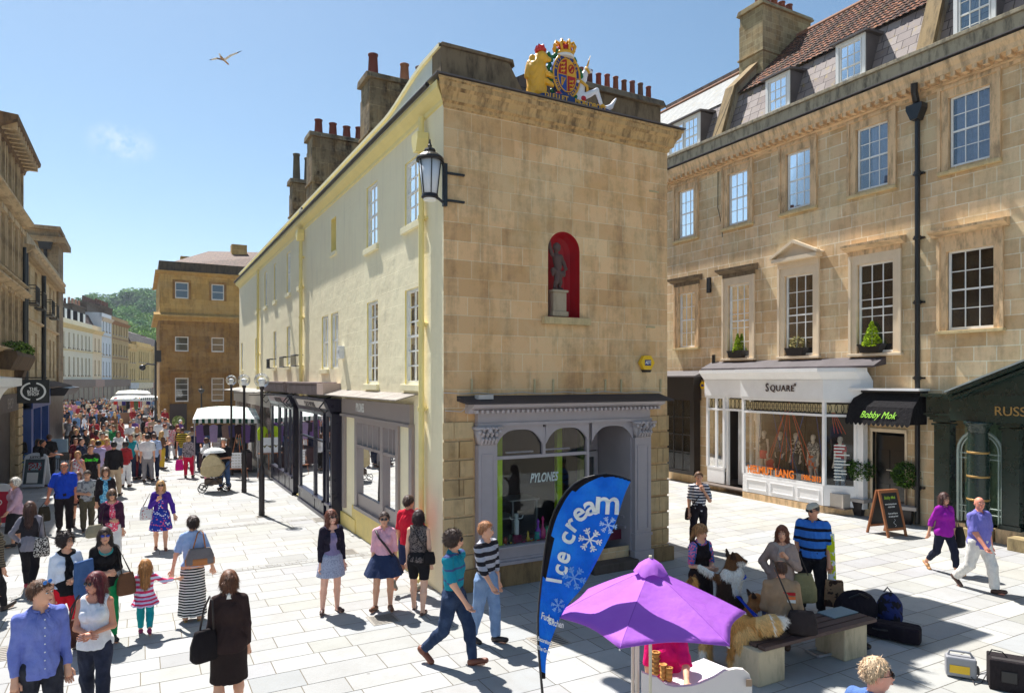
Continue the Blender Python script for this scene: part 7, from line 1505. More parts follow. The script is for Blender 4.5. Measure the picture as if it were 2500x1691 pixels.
for (x,z0) in ((-.1,.06),(.1,-.26)):
    for k in range(3): z=z0+.075*k; b.tube([(cx_+x-.045,-.025,cz_+z),(cx_+x+.03,-.025,cz_+z+.01),(cx_+x+.05,-.025,cz_+z+.035)],[.016,.018,.01],6); b.tube([(cx_+x-.03,-.025,cz_+z),(cx_+x-.04,-.025,cz_+z-.03)],.007,4); b.tube([(cx_+x+.02,-.025,cz_+z),(cx_+x+.02,-.025,cz_+z-.03)],.007,4)
b.tube([(cx_-.12,-.025,cz_-.22),(cx_-.13,-.025,cz_-.06),(cx_-.05,-.025,cz_-.07),(cx_-.12,-.025,cz_-.22)],.012,6)
for k in range(4): b.tube([(cx_-.12+.015*k,-.022,cz_-.2+.02*k),(cx_-.12+.018*k,-.022,cz_-.07)],.003,4)
b.tube([(cx_,-.02,cz_-.32),(cx_,-.02,cz_+.32)],.008,4); b.tube([(cx_-.2,-.02,cz_),(cx_+.2,-.02,cz_)],.008,4); b.build('gold_charges',GOLDP,sh)
b=B(); b.tube([(cx_+.1+.06*math.cos(a),-.022,cz_+.14+.08*math.sin(a)) for a in [R(30*i) for i in range(13)]],.012,5); b.tube([(cx_+.07,-.022,cz_+.1),(cx_+.13,-.022,cz_+.18)],.02,5); b.build('red_lion_charge',paint((180,24,28),.4),sh)
ln=0
for i,ch in enumerate('HONI SOIT QUI MAL Y PENSE'):
    if ch==' ': continue
    vs,fs=text_geo(ch,.075,.003,off=.002); a=math.pi*1.28-i*(2*math.pi*.9/25); b=B(); ca_,sa_=math.cos(a-math.pi/2),math.sin(a-math.pi/2)
    b.add([(cx_+.262*math.cos(a)+(x*ca_-y*sa_),-.008-z,cz_+.376*math.sin(a)+(x*sa_+y*ca_)) for x,y,z in vs],fs); b.build('lettering',GOLDP,sh)
b=B(); rnd=random.Random(3)
for i in range(46):
    a=2*math.pi*i/46+rnd.uniform(-.05,.05); k=rnd.uniform(.98,1.12)
    if 1.2<a<1.95: continue
    b.ball((cx_+.35*k*math.cos(a),.06+rnd.uniform(-.04,.05),cz_+.47*k*math.sin(a)),(.05,.035,.05),6)
for x,z in ((2.25,10.14),(2.2,10.06),(2.3,10.1),(2.24,10.2)): b.ball((x,.05,z),(.05,.03,.05),6)
b.build('green_mantling',paint((20,110,60),.5),ca,smooth=True)
b=B()
for x,z in ((2.42,9.42),(3.0,9.45)): b.ball((x,-.02,z),.065,10)
b.build('red_rose',paint((190,30,50),.5),ca,smooth=True)
b=B(); b.lathe([(.17,10.24),(.19,10.26),(.19,10.3),(.17,10.32)],cx_,.08,16)
for i in range(8):
    a=2*math.pi*i/8; b.tube([(cx_+.17*math.cos(a),.08+.17*math.sin(a),10.3),(cx_+.24*math.cos(a),.08+.2*math.sin(a),10.42),(cx_+.2*math.cos(a),.08+.17*math.sin(a),10.5),(cx_+.05*math.cos(a),.08+.05*math.sin(a),10.46)],.028,6)
b.ball((cx_,.08,10.53),.03,8); b.build('crown',GOLDP,ca,smooth=True); b=B(); b.ball((cx_,.08,10.38),(.16,.15,.1),12); b.build('crown_velvet',paint((180,20,30),.6),ca,smooth=True)
b=B(); b.lathe([(.19,10.2),(.2,10.22),(.19,10.25)],cx_,.08,16); b.build('ermine_band',WHITE,ca)
b=B(); b.prism([(1.78,9.22),(3.86,9.22),(3.8,9.28),(3.3,9.36),(2.9,9.36),(2.62,9.42),(2.3,9.4),(2.0,9.34)],'y',-.1,.1); rb_=b.build('blue_motto_ribbon',paint((16,50,110),.4),ca)
for i,(ch,x) in enumerate([*zip('DIEUET',(2.1,2.18,2.26,2.35,2.47,2.55)),*zip('MONDROIT',(2.8,2.9,3.0,3.13,3.22,3.31,3.39,3.47))]):
    vs,fs=text_geo(ch,.13,.004,off=.004); b=B(); b.add([(x+u,-.107-z,9.33+v-.02*abs(x-2.65)) for u,v,z in vs],fs); b.build('lettering',GOLDP,rb_)
# lantern on its bracket
L0=(-.30,-.1,7.02); lt=thing('wall_lantern','large black wall lantern with frosted panes on a bracket at the building corner','lantern',L0)
lt.scale=(.8,.8,.84)
b=B(); b.lathe([(.30,.78),(.31,.82),(.29,.86),(.2,.93),(.12,.96),(.13,1.0),(.11,1.04),(.04,1.07),(.05,1.11),(.03,1.14),(.012,1.24)],0,0,20); b.lathe([(.16,0),(.19,.03),(.18,.08),(.16,.1)],0,0,20)
for i in range(6): a=2*math.pi*i/6+.3; b.tube([(.17*math.cos(a),.17*math.sin(a),.08),(.26*math.cos(a),.26*math.sin(a),.8)],.012,6)
b.tube([(.3,0,.82),(.34,.02,.7),(.36,.04,.0)],.035,8); b.box(.33,.42,0,.1,-.1,.8); b.tube([(.17,0,.05),(.3,.02,-.02),(.38,.05,.0)],.03,8)
b.box(.4,.86,.04,.11,.6,.64); b.box(.4,.86,.04,.11,.02,.06); b.build('frame',BLACKM,lt,local=True,smooth=False)
b=B(); b.lathe([(.155,.06),(.245,.79)],0,0,24); b.build('frosted_glass',paint((214,220,228),.25,.03),lt,local=True,smooth=True); b=B(); b.lathe([(.14,-.03),(.15,.02)],0,0,20); b.build('lower_glass',WHITE,lt,local=True)
# hexagonal alarm box
ab=thing('alarm_box','yellow hexagonal alarm box with a blue badge on the bare stone wall','alarm box',(4.57,-.02,4.21))
b=B(); hx=[(.19*math.cos(R(60*i)),.17*math.sin(R(60*i))) for i in range(6)]; b.prism(hx,'y',-.1,0); b.build('case',paint((236,190,20),.35),ab,local=True,bevel=.01)
b=B(); b.prism([(-.1,-.15),(.1,-.15),(.07,-.2),(-.07,-.2)],'y',-.1,0); b.build('base',BLACKM,ab,local=True); b=B(); b.box(-.08,.08,-.105,-.1,-.06,.06); bd=b.build('badge',paint((24,40,120),.4),ab,local=True)
vs,fs=text_geo('ADT',.09,.002,off=.002); b=B(); b.add([(x*.8,-.108-z,y) for x,y,z in vs],fs); b.build('lettering',WHITE,bd,local=True)
a2=thing('alarm_box','small yellow alarm box beside the white shopfront at its left end','alarm box',(13.3,7.2,3.65)); b=B(); b.prism([(.13*math.cos(R(60*i)),.15*math.sin(R(60*i))) for i in range(6)],'x',-.08,0); b.build('case',paint((236,190,20),.35),a2,local=True); b=B(); b.box(-.085,-.08,-.06,.06,-.04,.04); b.build('badge',paint((24,40,120),.4),a2,local=True)
# ================= STREET FURNITURE =================
def globe_lamp(px,py,label):
    x,y=G(px,py); t=thing('street_lamp',label,'street lamp',(x,y,0),0,'globe lamps along the shopfronts')
    b=B(); b.lathe([(.085,0),(.085,.1),(.08,.12),(.08,1.3),(.05,1.42),(.045,1.45),(.04,3.55),(.06,3.6),(.07,3.66)],0,0,16); b.tube([(-.35,0,3.42),(.35,0,3.42)],.012,5); b.box(-.085,.0,-.03,.03,1.0,1.35); b.build('post',paint((34,24,26),.4),t,local=True,smooth=False)
    b=B(); b.ball((0,0,3.84),.21,20); b.build('globe',glass((.97,.98,.99),.35),t,local=True,smooth=True); b=B(); b.lathe([(.06,3.66),(.09,3.8),(.12,3.84),(.05,3.9)],0,0,12); b.build('reflector',paint((226,228,230),.4),t,local=True,smooth=True)
globe_lamp(594,1169,'nearest globe lamp post, standing clear of the shopfronts'); globe_lamp(554,1117,'middle globe lamp post beside the butterfly easel'); globe_lamp(525,1078,'farthest globe lamp post of the three, behind the pram')
t=thing('camera_pole','tall black pole with a round camera in front of the curved terrace','pole',(*AT(353,47.5),0)); b=B(); b.lathe([(.12,0),(.12,1.2),(.08,1.3),(.07,6.4),(.03,6.6)],0,0,10); b.tube([(0,0,4.9),(-.5,-.1,4.95),(-.75,-.1,4.8)],.05,6); b.box(-.05,.35,-.1,.1,5.1,5.9); b.build('post',BLACKM,t,local=True); b=B(); b.ball((-.8,-.1,4.7),.2,10); b.build('camera_dome',BLACKM,t,local=True,smooth=True)
t=thing('street_lamp','thin lamp post with a small flat head in front of the brown house','street lamp',(*AT(457,43),0)); b=B(); b.lathe([(.07,0),(.05,1.),(.045,3.0),(.15,3.1),(.2,3.25),(.05,3.3),(.02,3.5)],0,0,10); b.build('post',BLACKM,t,local=True)
# market stalls
GRN=cloth((20,70,58)); CWH=cloth((232,234,232)); CWY=cloth((238,232,196))
def stall(label,pl,pr_,pyt,pyr,dep,dd,striped,grp='market stalls along the street',under=None,zc=1.0,bx=None):
    """pl, pr_: left/right px of the front edge; pyt: px row of the front edge; pyr: px row of the ridge"""
    L=AT((pl+pr_)/2,dep); t=thing('market_stall',label,'market stall',(*L,0),0,grp); w=b=None
    n=22; ridge=[]; 
    mats=[CWH,GRN,CWY,cloth((206,222,218))]; b=B()
    def Pt(f,v): # f across, v: 0 front bottom,1 front top,2 ridge,3 back
        px=pl+(pr_-pl)*f; e=(1-abs(2*f-1)**3)
        if v==0: return PZ(px,pyt+9*28/dep,dep)
        if v==1: return PZ(px,pyt-1.5*e,dep)
        q=.5+(f-.5)*.86; px2=pl+(pr_-pl)*q
        if v==2: return PZ(px2,pyr+6*(abs(2*f-1)**2)*28/dep,dep+dd*.45)
        return PZ(px2,pyt-4,dep+dd)
    for i in range(n):
        f0,f1=i/n,(i+1)/n; m=i%2 if striped else 0
        b.poly([Pt(f0,0),Pt(f1,0),Pt(f1,1),Pt(f0,1)],m); b.poly([Pt(f0,1),Pt(f1,1),Pt(f1,2),Pt(f0,2)],(3*m if striped>1 else 0) if striped else 2*(i%5==0)); b.poly([Pt(f0,2),Pt(f1,2),Pt(f1,3),Pt(f0,3)],0)
    for f in (0,1): b.poly([Pt(f,1),Pt(f,2),Pt(f,3)],0)
    b.build('canopy',mats,t)
    b=B()
    for f in (.03,.97):
        for v in (1,3): p=Pt(f,v); b.tube([(p[0],p[1],0),(p[0],p[1],p[2]-.02)],.025,6)
    b.build('poles',paint((180,180,184),.4,metal=.5),t)
    return t,Pt
t,Pt=stall('green and white striped market stall beside the side street shopfronts',437,590,951,921,28,3.2,2)
b=B(); 
p0,p1=Pt(.1,1),Pt(.9,1); q0,q1=Pt(.1,2),Pt(.9,2)
b.add([(p0[0],p0[1]+.3,.85),(p1[0],p1[1]+.3,.85),(q1[0],q1[1]+.2,.85),(q0[0],q0[1]+.2,.85),(p0[0],p0[1]+.3,.1),(p1[0],p1[1]+.3,.1),(q1[0],q1[1]+.2,.1),(q0[0],q0[1]+.2,.1)],[(0,1,2,3),(0,1,5,4),(1,2,6,5),(3,0,4,7),(2,3,7,6)]); b.build('table',cloth((74,60,64)),t)
rnd=random.Random(6)
def hang(tt,Pf,n,cols,grp,z0,dz,f0=.08,f1=.95,v=1,what='garment'):
    for i in range(n):
        p=Pf(f0+(f1-f0)*(i+.5)/n,v); c=cols[i%len(cols)]; w=rnd.uniform(.13,.2); h_=rnd.uniform(.5,.9)*dz; b=B(); z=z0; x,y=p[0],p[1]+rnd.uniform(.1,.5)
        b.prism([(x-w,z-.06),(x-.05,z),(x+.05,z),(x+w,z-.06),(x+w*.8,z-h_),(x-w*.8,z-h_)],'y',y,y+.05); o=b.build('hanging_garment',cloth(c),origin=(x,y,z-h_/2)); tagit(o,f"{['lilac','plum','mauve','slate','dusty pink','violet','dark red','pale','deep blue'][i]} {grp[0]}" if 'striped' in grp[0] else f"{['red','cream','indigo','charcoal','orange','green','crimson','ivory','dark blue'][i]} {grp[0]}",'garment',grp[1])
hang(t,Pt,9,[(120,90,150),(60,50,60),(170,150,190),(40,44,60),(150,120,110),(90,80,130),(60,40,44)],('garment hanging under the green and white striped canopy','garments hanging in the striped stall'),2.0,.9)
t2,Pt2=stall('cream canopied market stall far down the street with clothes and an open sign',250,346,906,897,60,3,0)
b=B(); b.box(-1.2,1.2,-.05,.9,.0,.95); c_=b.build('counter',paint((150,106,72),.7),None,local=True); c_.parent=t2; c_.location=(PZ(290,950,60)[0]-t2.location[0],PZ(290,950,60)[1]-t2.location[1],0); c_.rotation_euler=(0,0,-TH+.5)
hang(t2,Pt2,9,[(216,60,50),(240,230,210),(60,50,130),(40,36,40),(214,90,60),(90,110,60)],('garment hanging in the far cream canopied stall','garments hanging in the far stall'),2.3,1.2)
stall('yellow edged white market stall behind the cream one',262,342,893,885,72,3,0); stall('far market stall with a green scalloped edge beside the brown house',318,366,903,897,56,3,1)
op=thing('open_sign','white board with a red open sign beside the far stall','sign',(*AT(334,50),0),-TH+.35); b=B(); b.box(-.28,.28,-.04,.04,.05,1.25); b.build('board',WHITE,op,local=True); vs,fs=text_geo('OPEN',.24,.004,off=.006); b=B(); b.add([(x*.75,-.046-z,y+1.) for x,y,z in vs],fs); b.build('lettering',paint((200,30,70),.5),op,local=True)
# pavement signs
def aboard(label,px,py,w,h_,rz,face,frame,arch=True,hd=None,txt=(),tc=WHITE):
    x,y=G(px,py); t=thing('pavement_sign',label,'sign',(x,y,0),-TH+rz)
    for s in (-1,1):
        b=B(); n=8; P=[(-w/2,.06),(w/2,.06),(w/2,h_*.86 if arch else h_)]+([(w/2*math.cos(math.pi*i/n),h_*.86+h_*.14*math.sin(math.pi*i/n)) for i in range(1,n)] if arch else [])+[(-w/2,h_*.86 if arch else h_)]
        sl=.22; Tt=lambda a,yy,z,s=s: (a,s*(.25-.24*z/h_)+yy,z)
        b.prism(P,'y',-.015,.015,T=Tt); fr=b.build('panel',frame,t,local=True,bevel=.005)
        if s==-1:
            b=B(); b.box(-w/2+.05,w/2-.05,-.021,-.016,.16,h_*.82,T=Tt); b.build('poster',face,fr,local=True)
            for (s_,size,z,xs) in txt:
                vs,fs=text_geo(s_,size,.002,off=.003); b=B(); b.add([Tt(u*xs,-.025-zz,z+v) for u,v,zz in vs],fs); b.build('lettering',tc,fr,local=True)
            if hd: 
                bb=B(); bb.box(-w*.3,w*.2,-.024,-.021,.2,h_*.45,T=Tt); bb.build('notice',WHITE,fr,local=True); bb=B(); bb.box(-w*.28,w*.3,-.0235,-.021,h_*.52,h_*.72,T=Tt); bb.build('picture',cloth((170,60,60),'noise',(150,190,200),.06),fr,local=True)
                vs,fs=text_geo(hd,.115,.002,off=.003); b=B(); b.add([Tt(u*.95,-.02-zz,h_*.87+v) for u,v,zz in vs],fs); b.build('lettering',BLACKM,fr,local=True)
    return t
aboard('white arched pavement sign headed JUSTICE with a poster and a notice',83,1106,.74,1.25,.12,paint((70,84,90),.3,.3),paint((214,218,224),.35),True,'JUSTICE')
aboard('crimson and white arched pavement sign cut off by the left edge',-6,1196,.9,1.15,.1,paint((190,24,66),.4),paint((214,218,224),.35),True,None,(('END',.2,.66,1.),('OF',.2,.4,1.)))
CBK=paint((34,30,32),.6,.2); WOOD=paint((156,96,58),.5,.2)
x,y=G(2012,1212); cbk=thing('chalkboard_sign','wooden A frame chalkboard with green and white writing outside the black door','sign',(x,y,0),-TH+.32)
for s in (-1,1):
    Tt=lambda a,yy,z,s=s:(a+s*.0,s*(.32-.29*z/1.12)+yy,z)
    b=B(); b.box(-.31,-.25,-.02,.02,0,1.12,T=Tt); b.box(.25,.31,-.02,.02,0,1.12,T=Tt); b.box(-.25,.25,-.02,.02,1.05,1.12,T=Tt); b.box(-.25,.25,-.02,.02,.16,.22,T=Tt); fr=b.build('frame',WOOD,cbk,local=True); b=B(); b.box(-.25,.25,-.008,.008,.22,1.05,T=Tt); bd=b.build('blackboard',CBK,fr,local=True)
    if s==-1:
        for (s_,size,z,xs,m,shr) in (('Bobby Mok',.1,.93,.75,paint((170,210,60),.7),.3),('www.bobbymok.com',.045,.78,.95,WHITE,0),('01225 337900',.04,.71,.9,WHITE,0),('Come and buy us',.05,.56,.85,WHITE,.3),("it's lovely up here!",.05,.49,.8,WHITE,.3)):
            vs,fs=text_geo(s_,size,.001,shear=shr,off=.001); b=B(); b.add([Tt(u*xs,-.010-zz,z+v) for u,v,zz in vs],fs); b.build('lettering',m,bd,local=True)
        b=B(); b.tube([Tt(.06*math.sin(i*1.3)*.6,-.012,.25+.025*i) for i in range(8)],.004,4); b.build('chalk_drawing',WHITE,bd,local=True)
for px,py,lab,rz in ((1953,1168,'clipped bay tree in a black pot left of the black door',0),(2057,1187,'clipped bay tree in a black pot behind the chalkboard',1)):
    t=thing('potted_tree',lab,'potted tree',(*G(px,py),0),.3*rz,'bay trees flanking the black door')
    b=B(); b.prism([(-.2,0),(.2,0),(.29,.48),(-.29,.48)],'y',-.2,.2,T=lambda x,y,z:(x,y*(.7+.6*z),z)); b.build('pot',paint((34,28,32),.4),t,local=True); b=B(); b.box(-.3,.3,-.3,.3,.4,.49); b.build('pot_rim',paint((170,164,160),.5),t,local=True); b=B(); b.tube([(0,0,.45),(.02,.01,.8),(0,0,1.05)],.025,7); b.build('trunk',paint((110,90,70),.8),t,local=True)
    leafy('',None,None,None,sph(.35,1.3),2600,.035,(24,50,16),(84,120,40),parent=t,seed=21+rz)
# easels
def easel(label,px,py,bw_,bh_,bz,rz,art,fr=False):
    t=thing('easel',label,'easel',(*G(px,py),0),-TH+rz,'easels showing pictures by the striped stall'); b=B()
    for s in (-1,1): b.tube([(s*.4,-.1,0),(s*.06,.0,1.75)],.018,5)
    b.tube([(0,.5,0),(0,.02,1.7)],.018,5); b.box(-.38,.38,-.12,-.02,bz-.04,bz); b.build('stand',WOOD,t,local=True)
    b=B(); b.box(-bw_/2,bw_/2,-.09,-.06,bz,bz+bh_); pb=b.build('picture',paint((228,230,234),.4),t,local=True)
    rnd=random.Random(px); b=B()
    if art=='grid':
        for i in range(4):
            for j in range(5): 
                cx,cz=-bw_*.34+bw_*.225*i,bz+bh_*.12+bh_*.185*j
                b.add([(cx,-.093,cz),(cx-.035,-.093,cz+.03),(cx-.03,-.093,cz-.015),(cx+.035,-.093,cz+.03),(cx+.03,-.093,cz-.015)],[(0,1,2),(0,3,4)])
    else:
        for (cx,s_) in ((-.13,.8),(.08,1.1)): b.add([(cx,-.093,bz+bh_*.32),(cx-.12*s_,-.093,bz+bh_*.5),(cx-.02,-.093,bz+bh_*.47),(cx+.14*s_,-.093,bz+bh_*.56)],[(0,1,2),(0,2,3)])
    b.build('butterflies',paint((120,110,70),.6),pb,local=True)
easel('tall easel with a large white picture of two leaf shapes beside the nearest lamp',609,1083,.46,.6,.98,.3,'leaf'); easel('easel holding a sheet of small butterflies between the lamp posts',541,1086,.48,.6,.42,.1,'grid'); easel('easel with a tall sheet of rows of small prints under the stall edge',495,1068,.34,.75,.75,-.2,'grid')
# pram with parasol
pm=thing('pram','beige pram with a white sun parasol pushed by the grey haired man','pram',(*AT(486,23.6),0),-TH+R(20))
b=B(); n=10
b.prism([(-.42,.62),(-.2,.5),(.25,.55),(.36,.8),(.3,1.0),(-.42,.88)],'y',-.22,.22); b.build('bassinet',cloth((200,180,140)),pm,local=True,bevel=.04)
b=B(); b.prism([(.34*math.cos(R(a))-.06,.86+.42*math.sin(R(a))) for a in range(0,181,20)],'y',-.22,.22); b.build('hood',cloth((206,188,150)),pm,local=True,bevel=.03)
b=B(); b.tube([(-.35,-.24,.15),(.2,-.24,.55),(.55,-.24,1.02),(.55,.24,1.02),(.2,.24,.55),(-.35,.24,.15)],.015,6); b.tube([(.4,-.24,.15),(-.1,-.24,.55)],.014,6); b.tube([(.4,.24,.15),(-.1,.24,.55)],.014,6); b.build('frame',paint((60,56,60),.4),pm,local=True)
b=B(); b.box(-.3,.25,-.2,.2,.25,.45); b.build('basket',cloth((110,92,80)),pm,local=True,bevel=.03)
for x_ in (-.36,.4):
    for y_ in (-.26,.26): b=B(); b.tube([(x_+.13*math.cos(R(a)),y_,.145+.13*math.sin(R(a))) for a in range(0,361,30)],.018,6,caps=False); b.tube([(x_,y_-.02,.145),(x_,y_+.02,.145)],.03,8); b.build('wheel',paint((30,28,30),.6),pm,local=True,smooth=True)
b=B(); b.lathe([(.36,1.36),(.3,1.44),(.16,1.5),(.01,1.52)],.02,-.05,16); b.build('sun_parasol',CWH,pm,local=True,smooth=False); b=B(); b.tube([(.25,-.2,.9),(.02,-.05,1.5)],.01,5); b.build('parasol_stem',BLACKM,pm,local=True)
# cafe chairs and small table far left of the crowd
for px,py,lab in ((140,1062,'black folding chair at the left of the crowd'),(152,1075,'second black folding chair, nearer and partly behind people')):
    t=thing('chair',lab,'chair',(*G(px,py),0),-TH+.8,'black chairs by the crowd'); b=B(); b.box(-.2,.2,-.2,.2,.43,.46); b.build('seat',BLACKM,t,local=True); b=B(); b.box(-.2,.2,.18,.21,.55,.88); b.build('backrest',BLACKM,t,local=True)
    for sx in (-.19,.19):
        for sy in (-.18,.19): b=B(); b.tube([(sx,sy,0),(sx,sy,.88 if sy>0 else .43)],.012,6); b.build('leg',BLACKM,t,local=True)
t=thing('display_board','pale information board on a thin stand at the left of the crowd','display board',(*G(135,1068),0),-TH); b=B(); b.box(-.35,.35,-.02,.02,.55,1.35); b.build('board',paint((190,214,220),.4),t,local=True); b=B(); b.tube([(0,0,0),(0,0,.6)],.02,6); b.build('leg',BLACKM,t,local=True)
t=thing('vest_on_rail','lime green vest hanging at the right end of the striped stall','vest',(*AT(596,27.2),1.45)); b=B(); b.prism([(-.18,0),(.18,0),(.2,.4),(.1,.55),(-.1,.55),(-.2,.4)],'y',-.05,.05); b.build('vest',cloth((190,220,40)),t,local=True,bevel=.02)
t=thing('bicycle','bicycle leaning in the dark doorway behind the man in black','bicycle',(*G(38,1092),0),-TH+1.1)
for s in (-.5,.5): b=B(); b.tube([(s+.32*math.cos(R(a)),0,.33+.32*math.sin(R(a))) for a in range(0,361,24)],.018,5,caps=False); b.build('wheel',BLACKM,t,local=True)
b=B(); b.tube([(-.5,0,.33),(-.15,0,.75),(.35,0,.78),(.5,0,.33)],.016,6); b.tube([(-.5,0,.33),(0,0,.32),(.35,0,.78)],.016,6); b.tube([(0,0,.32),(-.18,0,.86)],.016,6); b.tube([(.35,-.25,.98),(.36,0,.95),(.35,.25,.98)],.014,6); b.box(-.28,-.08,-.06,.06,.86,.9); b.build('frame',paint((170,180,60),.4),t,local=True)
# drain covers
for px,py,w,d,lab in ((870,1405,.45,.45,'square metal drain cover in front of the pink shirt person'),(783,1253,.5,.5,'drain grating near the auburn haired woman'),(735,1178,.6,.6,'paved inspection cover near the navy shop'),(1815,1271,.4,.4,'brown square cover in front of the white shop'),(1245,1454,.5,.5,'square grating beside the striped jumper man'),(30,1480,.5,.6,'grating at the left edge behind the couple'),(595,1172,.34,.34,'round plate at the foot of the nearest lamp')):
    x,y=G(px,py); b=B(); b.box(-w/2,w/2,-d/2,d/2,.0,.006)
    for i in range(7): b.box(-w/2+.04,w/2-.04,-d/2+.05+i*(d-.1)/6.5-.008,-d/2+.05+i*(d-.1)/6.5+.012,.006,.009,m=1)
    o=b.build('drain_cover',[paint((150,144,134),.7,.15),paint((84,78,72),.7)],label=lab,cat='drain cover',origin=None,local=True); o.location=(x,y,.005)
for px,py in (): pass
# ---- bench and luggage ----
NL=np.array(G(1738,1470,.5)); NR=np.array(G(1992,1403,.5)); dv=NR-NL; Lb=np.linalg.norm(dv); ang=math.atan2(dv[1],dv[0])
bn=thing('bench','long dark slatted bench on pale stone blocks','bench',(NL[0],NL[1],0),ang)
for i in range(4): b=B(); b.box(0,Lb,.01+i*.145,.13+i*.145,.45,.5); b.build('slat',paint((84,62,56),.6,.25,bump=.4),bn,local=True,bevel=.008)
for x0 in (.02,Lb-.55): b=B(); b.box(x0-.1,x0+.38,.04,.52,0,.445); b.build('stone_block',plainstone((206,188,156),.45,(100,88,70)),bn,local=True,bevel=.02)
b=B(); b.box(Lb-.55,Lb-.02,.28,.56,.502,.515); b.build('blue_grey_plate',paint((120,142,150),.5),bn,local=True)
def solid(name,label,cat,loc,rz,parts):
    t=thing(name,label,cat,loc,rz)
    for (nm,fn,mat,bv) in parts: b=B(); fn(b); b.build(nm,mat,t,local=True,bevel=bv)
    return t
BLK=cloth((26,20,30)); 
gx,gy=G(2000,1445)
t=thing('guitar_case','black guitar shaped case lying behind the end of the bench','guitar case',(gx,gy,.12),ang-R(62))
b=B(); out=[(-.52,.05),(-.5,.16),(-.3,.19),(-.12,.13),(.02,.15),(.2,.08),(.62,.07),(.68,.0),(.62,-.07),(.2,-.08),(.02,-.15),(-.12,-.13),(-.3,-.19),(-.5,-.16),(-.52,-.05)]; b.prism([(-p[0],p[1]) for p in out],'z',-.1,.12); b.build('case_body',BLK,t,local=True,bevel=.03); b=B(); b.tube([(-.1,-.17,.05),(-.05,-.22,.06),(.05,-.22,.06),(.1,-.17,.05)],.012,6); b.build('handle',BLACKM,t,local=True)
t=thing('backpack','blue and black backpack standing behind the guitar case','backpack',(*G(2018,1425),0),-TH); S=SDF((-.25,-.2,0),(.25,.2,.6),.015); S.ell((0,0,.28),(.2,.14,.28),.03); S.ell((0,-.12,.2),(.14,.08,.14),.03); S.wob(.004); P,Fq=S.mesh(); put('bag_body',mkmesh('bag_body',P,Fq,cloth((34,44,96),'noise',(24,22,30),.12)),t); b=B(); b.tube([(-.06,.05,.55),(0,.05,.62),(.06,.05,.55)],.012,6); b.build('handle',BLACKM,t,local=True)
t=thing('holdall','round black instrument bag behind the far edge of the bench','bag',(*G(1942,1425),0),-TH); S=SDF((-.4,-.2,0),(.4,.2,.6),.018); S.ell((0,0,.3),(.34,.15,.3),.03); S.wob(.004); P,Fq=S.mesh(); put('bag_body',mkmesh('bag_body',P,Fq,BLK),t); b=B(); b.tube([(-.15,-.1,.5),(0,-.14,.58),(.15,-.1,.5)],.014,6); b.build('handle',BLACKM,t,local=True)
t=thing('folding_trolley','folded luggage trolley lying under the bench','trolley',(*G(1893,1478),.03),ang-.15); b=B(); b.tube([(-.4,-.12,0),(-.4,.12,0),(.3,.12,.02),(.3,-.12,.02),(-.4,-.12,0)],.018,6); b.tube([(.0,-.12,.01),(.05,.12,.02)],.014,6); b.tube([(-.1,-.15,.04),(.42,.1,.06)],.016,6); b.build('frame',paint((190,190,196),.35,metal=.6),t,local=True)
for s in (-1,1): b=B(); b.tube([(.4+.09*math.cos(R(a)),.12*s+.09*math.sin(R(a)),.05) for a in range(0,361,30)],.025,6,caps=False); b.build('wheel',BLACKM,t,local=True)
x,y=G(2180,1535); solid('power_pack','grey portable power pack with a yellow panel beside the black amplifier','power pack',(x,y,0),-TH-.45,[('case',lambda b:(b.box(-.17,.17,-.08,.08,.02,.27)),paint((150,150,154),.45),.02),('handle',lambda b:b.tube([(-.14,0,.26),(-.12,0,.33),(.1,0,.33),(.14,0,.26)],.016,8),paint((150,150,154),.45),0),('yellow_panel',lambda b:b.box(-.13,.09,-.087,-.08,.07,.17),paint((236,190,30),.4),0),('socket',lambda b:b.box(.17,.2,-.05,.05,.08,.16),BLACKM,0)])
x,y=G(2286,1560); solid('amplifier','black carpeted busker amplifier cube at the bottom right','amplifier',(x,y,0),-TH-.5,[('cabinet',lambda b:b.box(-.2,.2,-.16,.16,0,.38),cloth((40,34,36)),.012),('grille',lambda b:(b.box(-.08,.08,-.17,-.16,.12,.26)),BLACKM,.01),('top_panel',lambda b:b.box(-.17,.17,-.13,-.05,.38,.386),paint((70,66,66),.4),0),('handle',lambda b:b.tube([(-.2,0,.37),(-.16,0,.45),(-.05,0,.44),(0,0,.38)],.008,6),BLACKM,0)])
b=B(); b.tube([(*G(2196,1520),.1),(*G(2215,1540),.01),(*G(2222,1530),.01),(*G(2240,1528),.02)],.006,5); b.tube([(*G(2196,1530),.1),(*G(2212,1555),.01),(*G(2228,1550),.01),(*G(2243,1535),.08)],.006,5); b.build('power_cable',paint((60,56,60),.5),origin=(*G(2215,1540),0),label='tangled thin cables between the power pack and the amplifier',cat='cable')
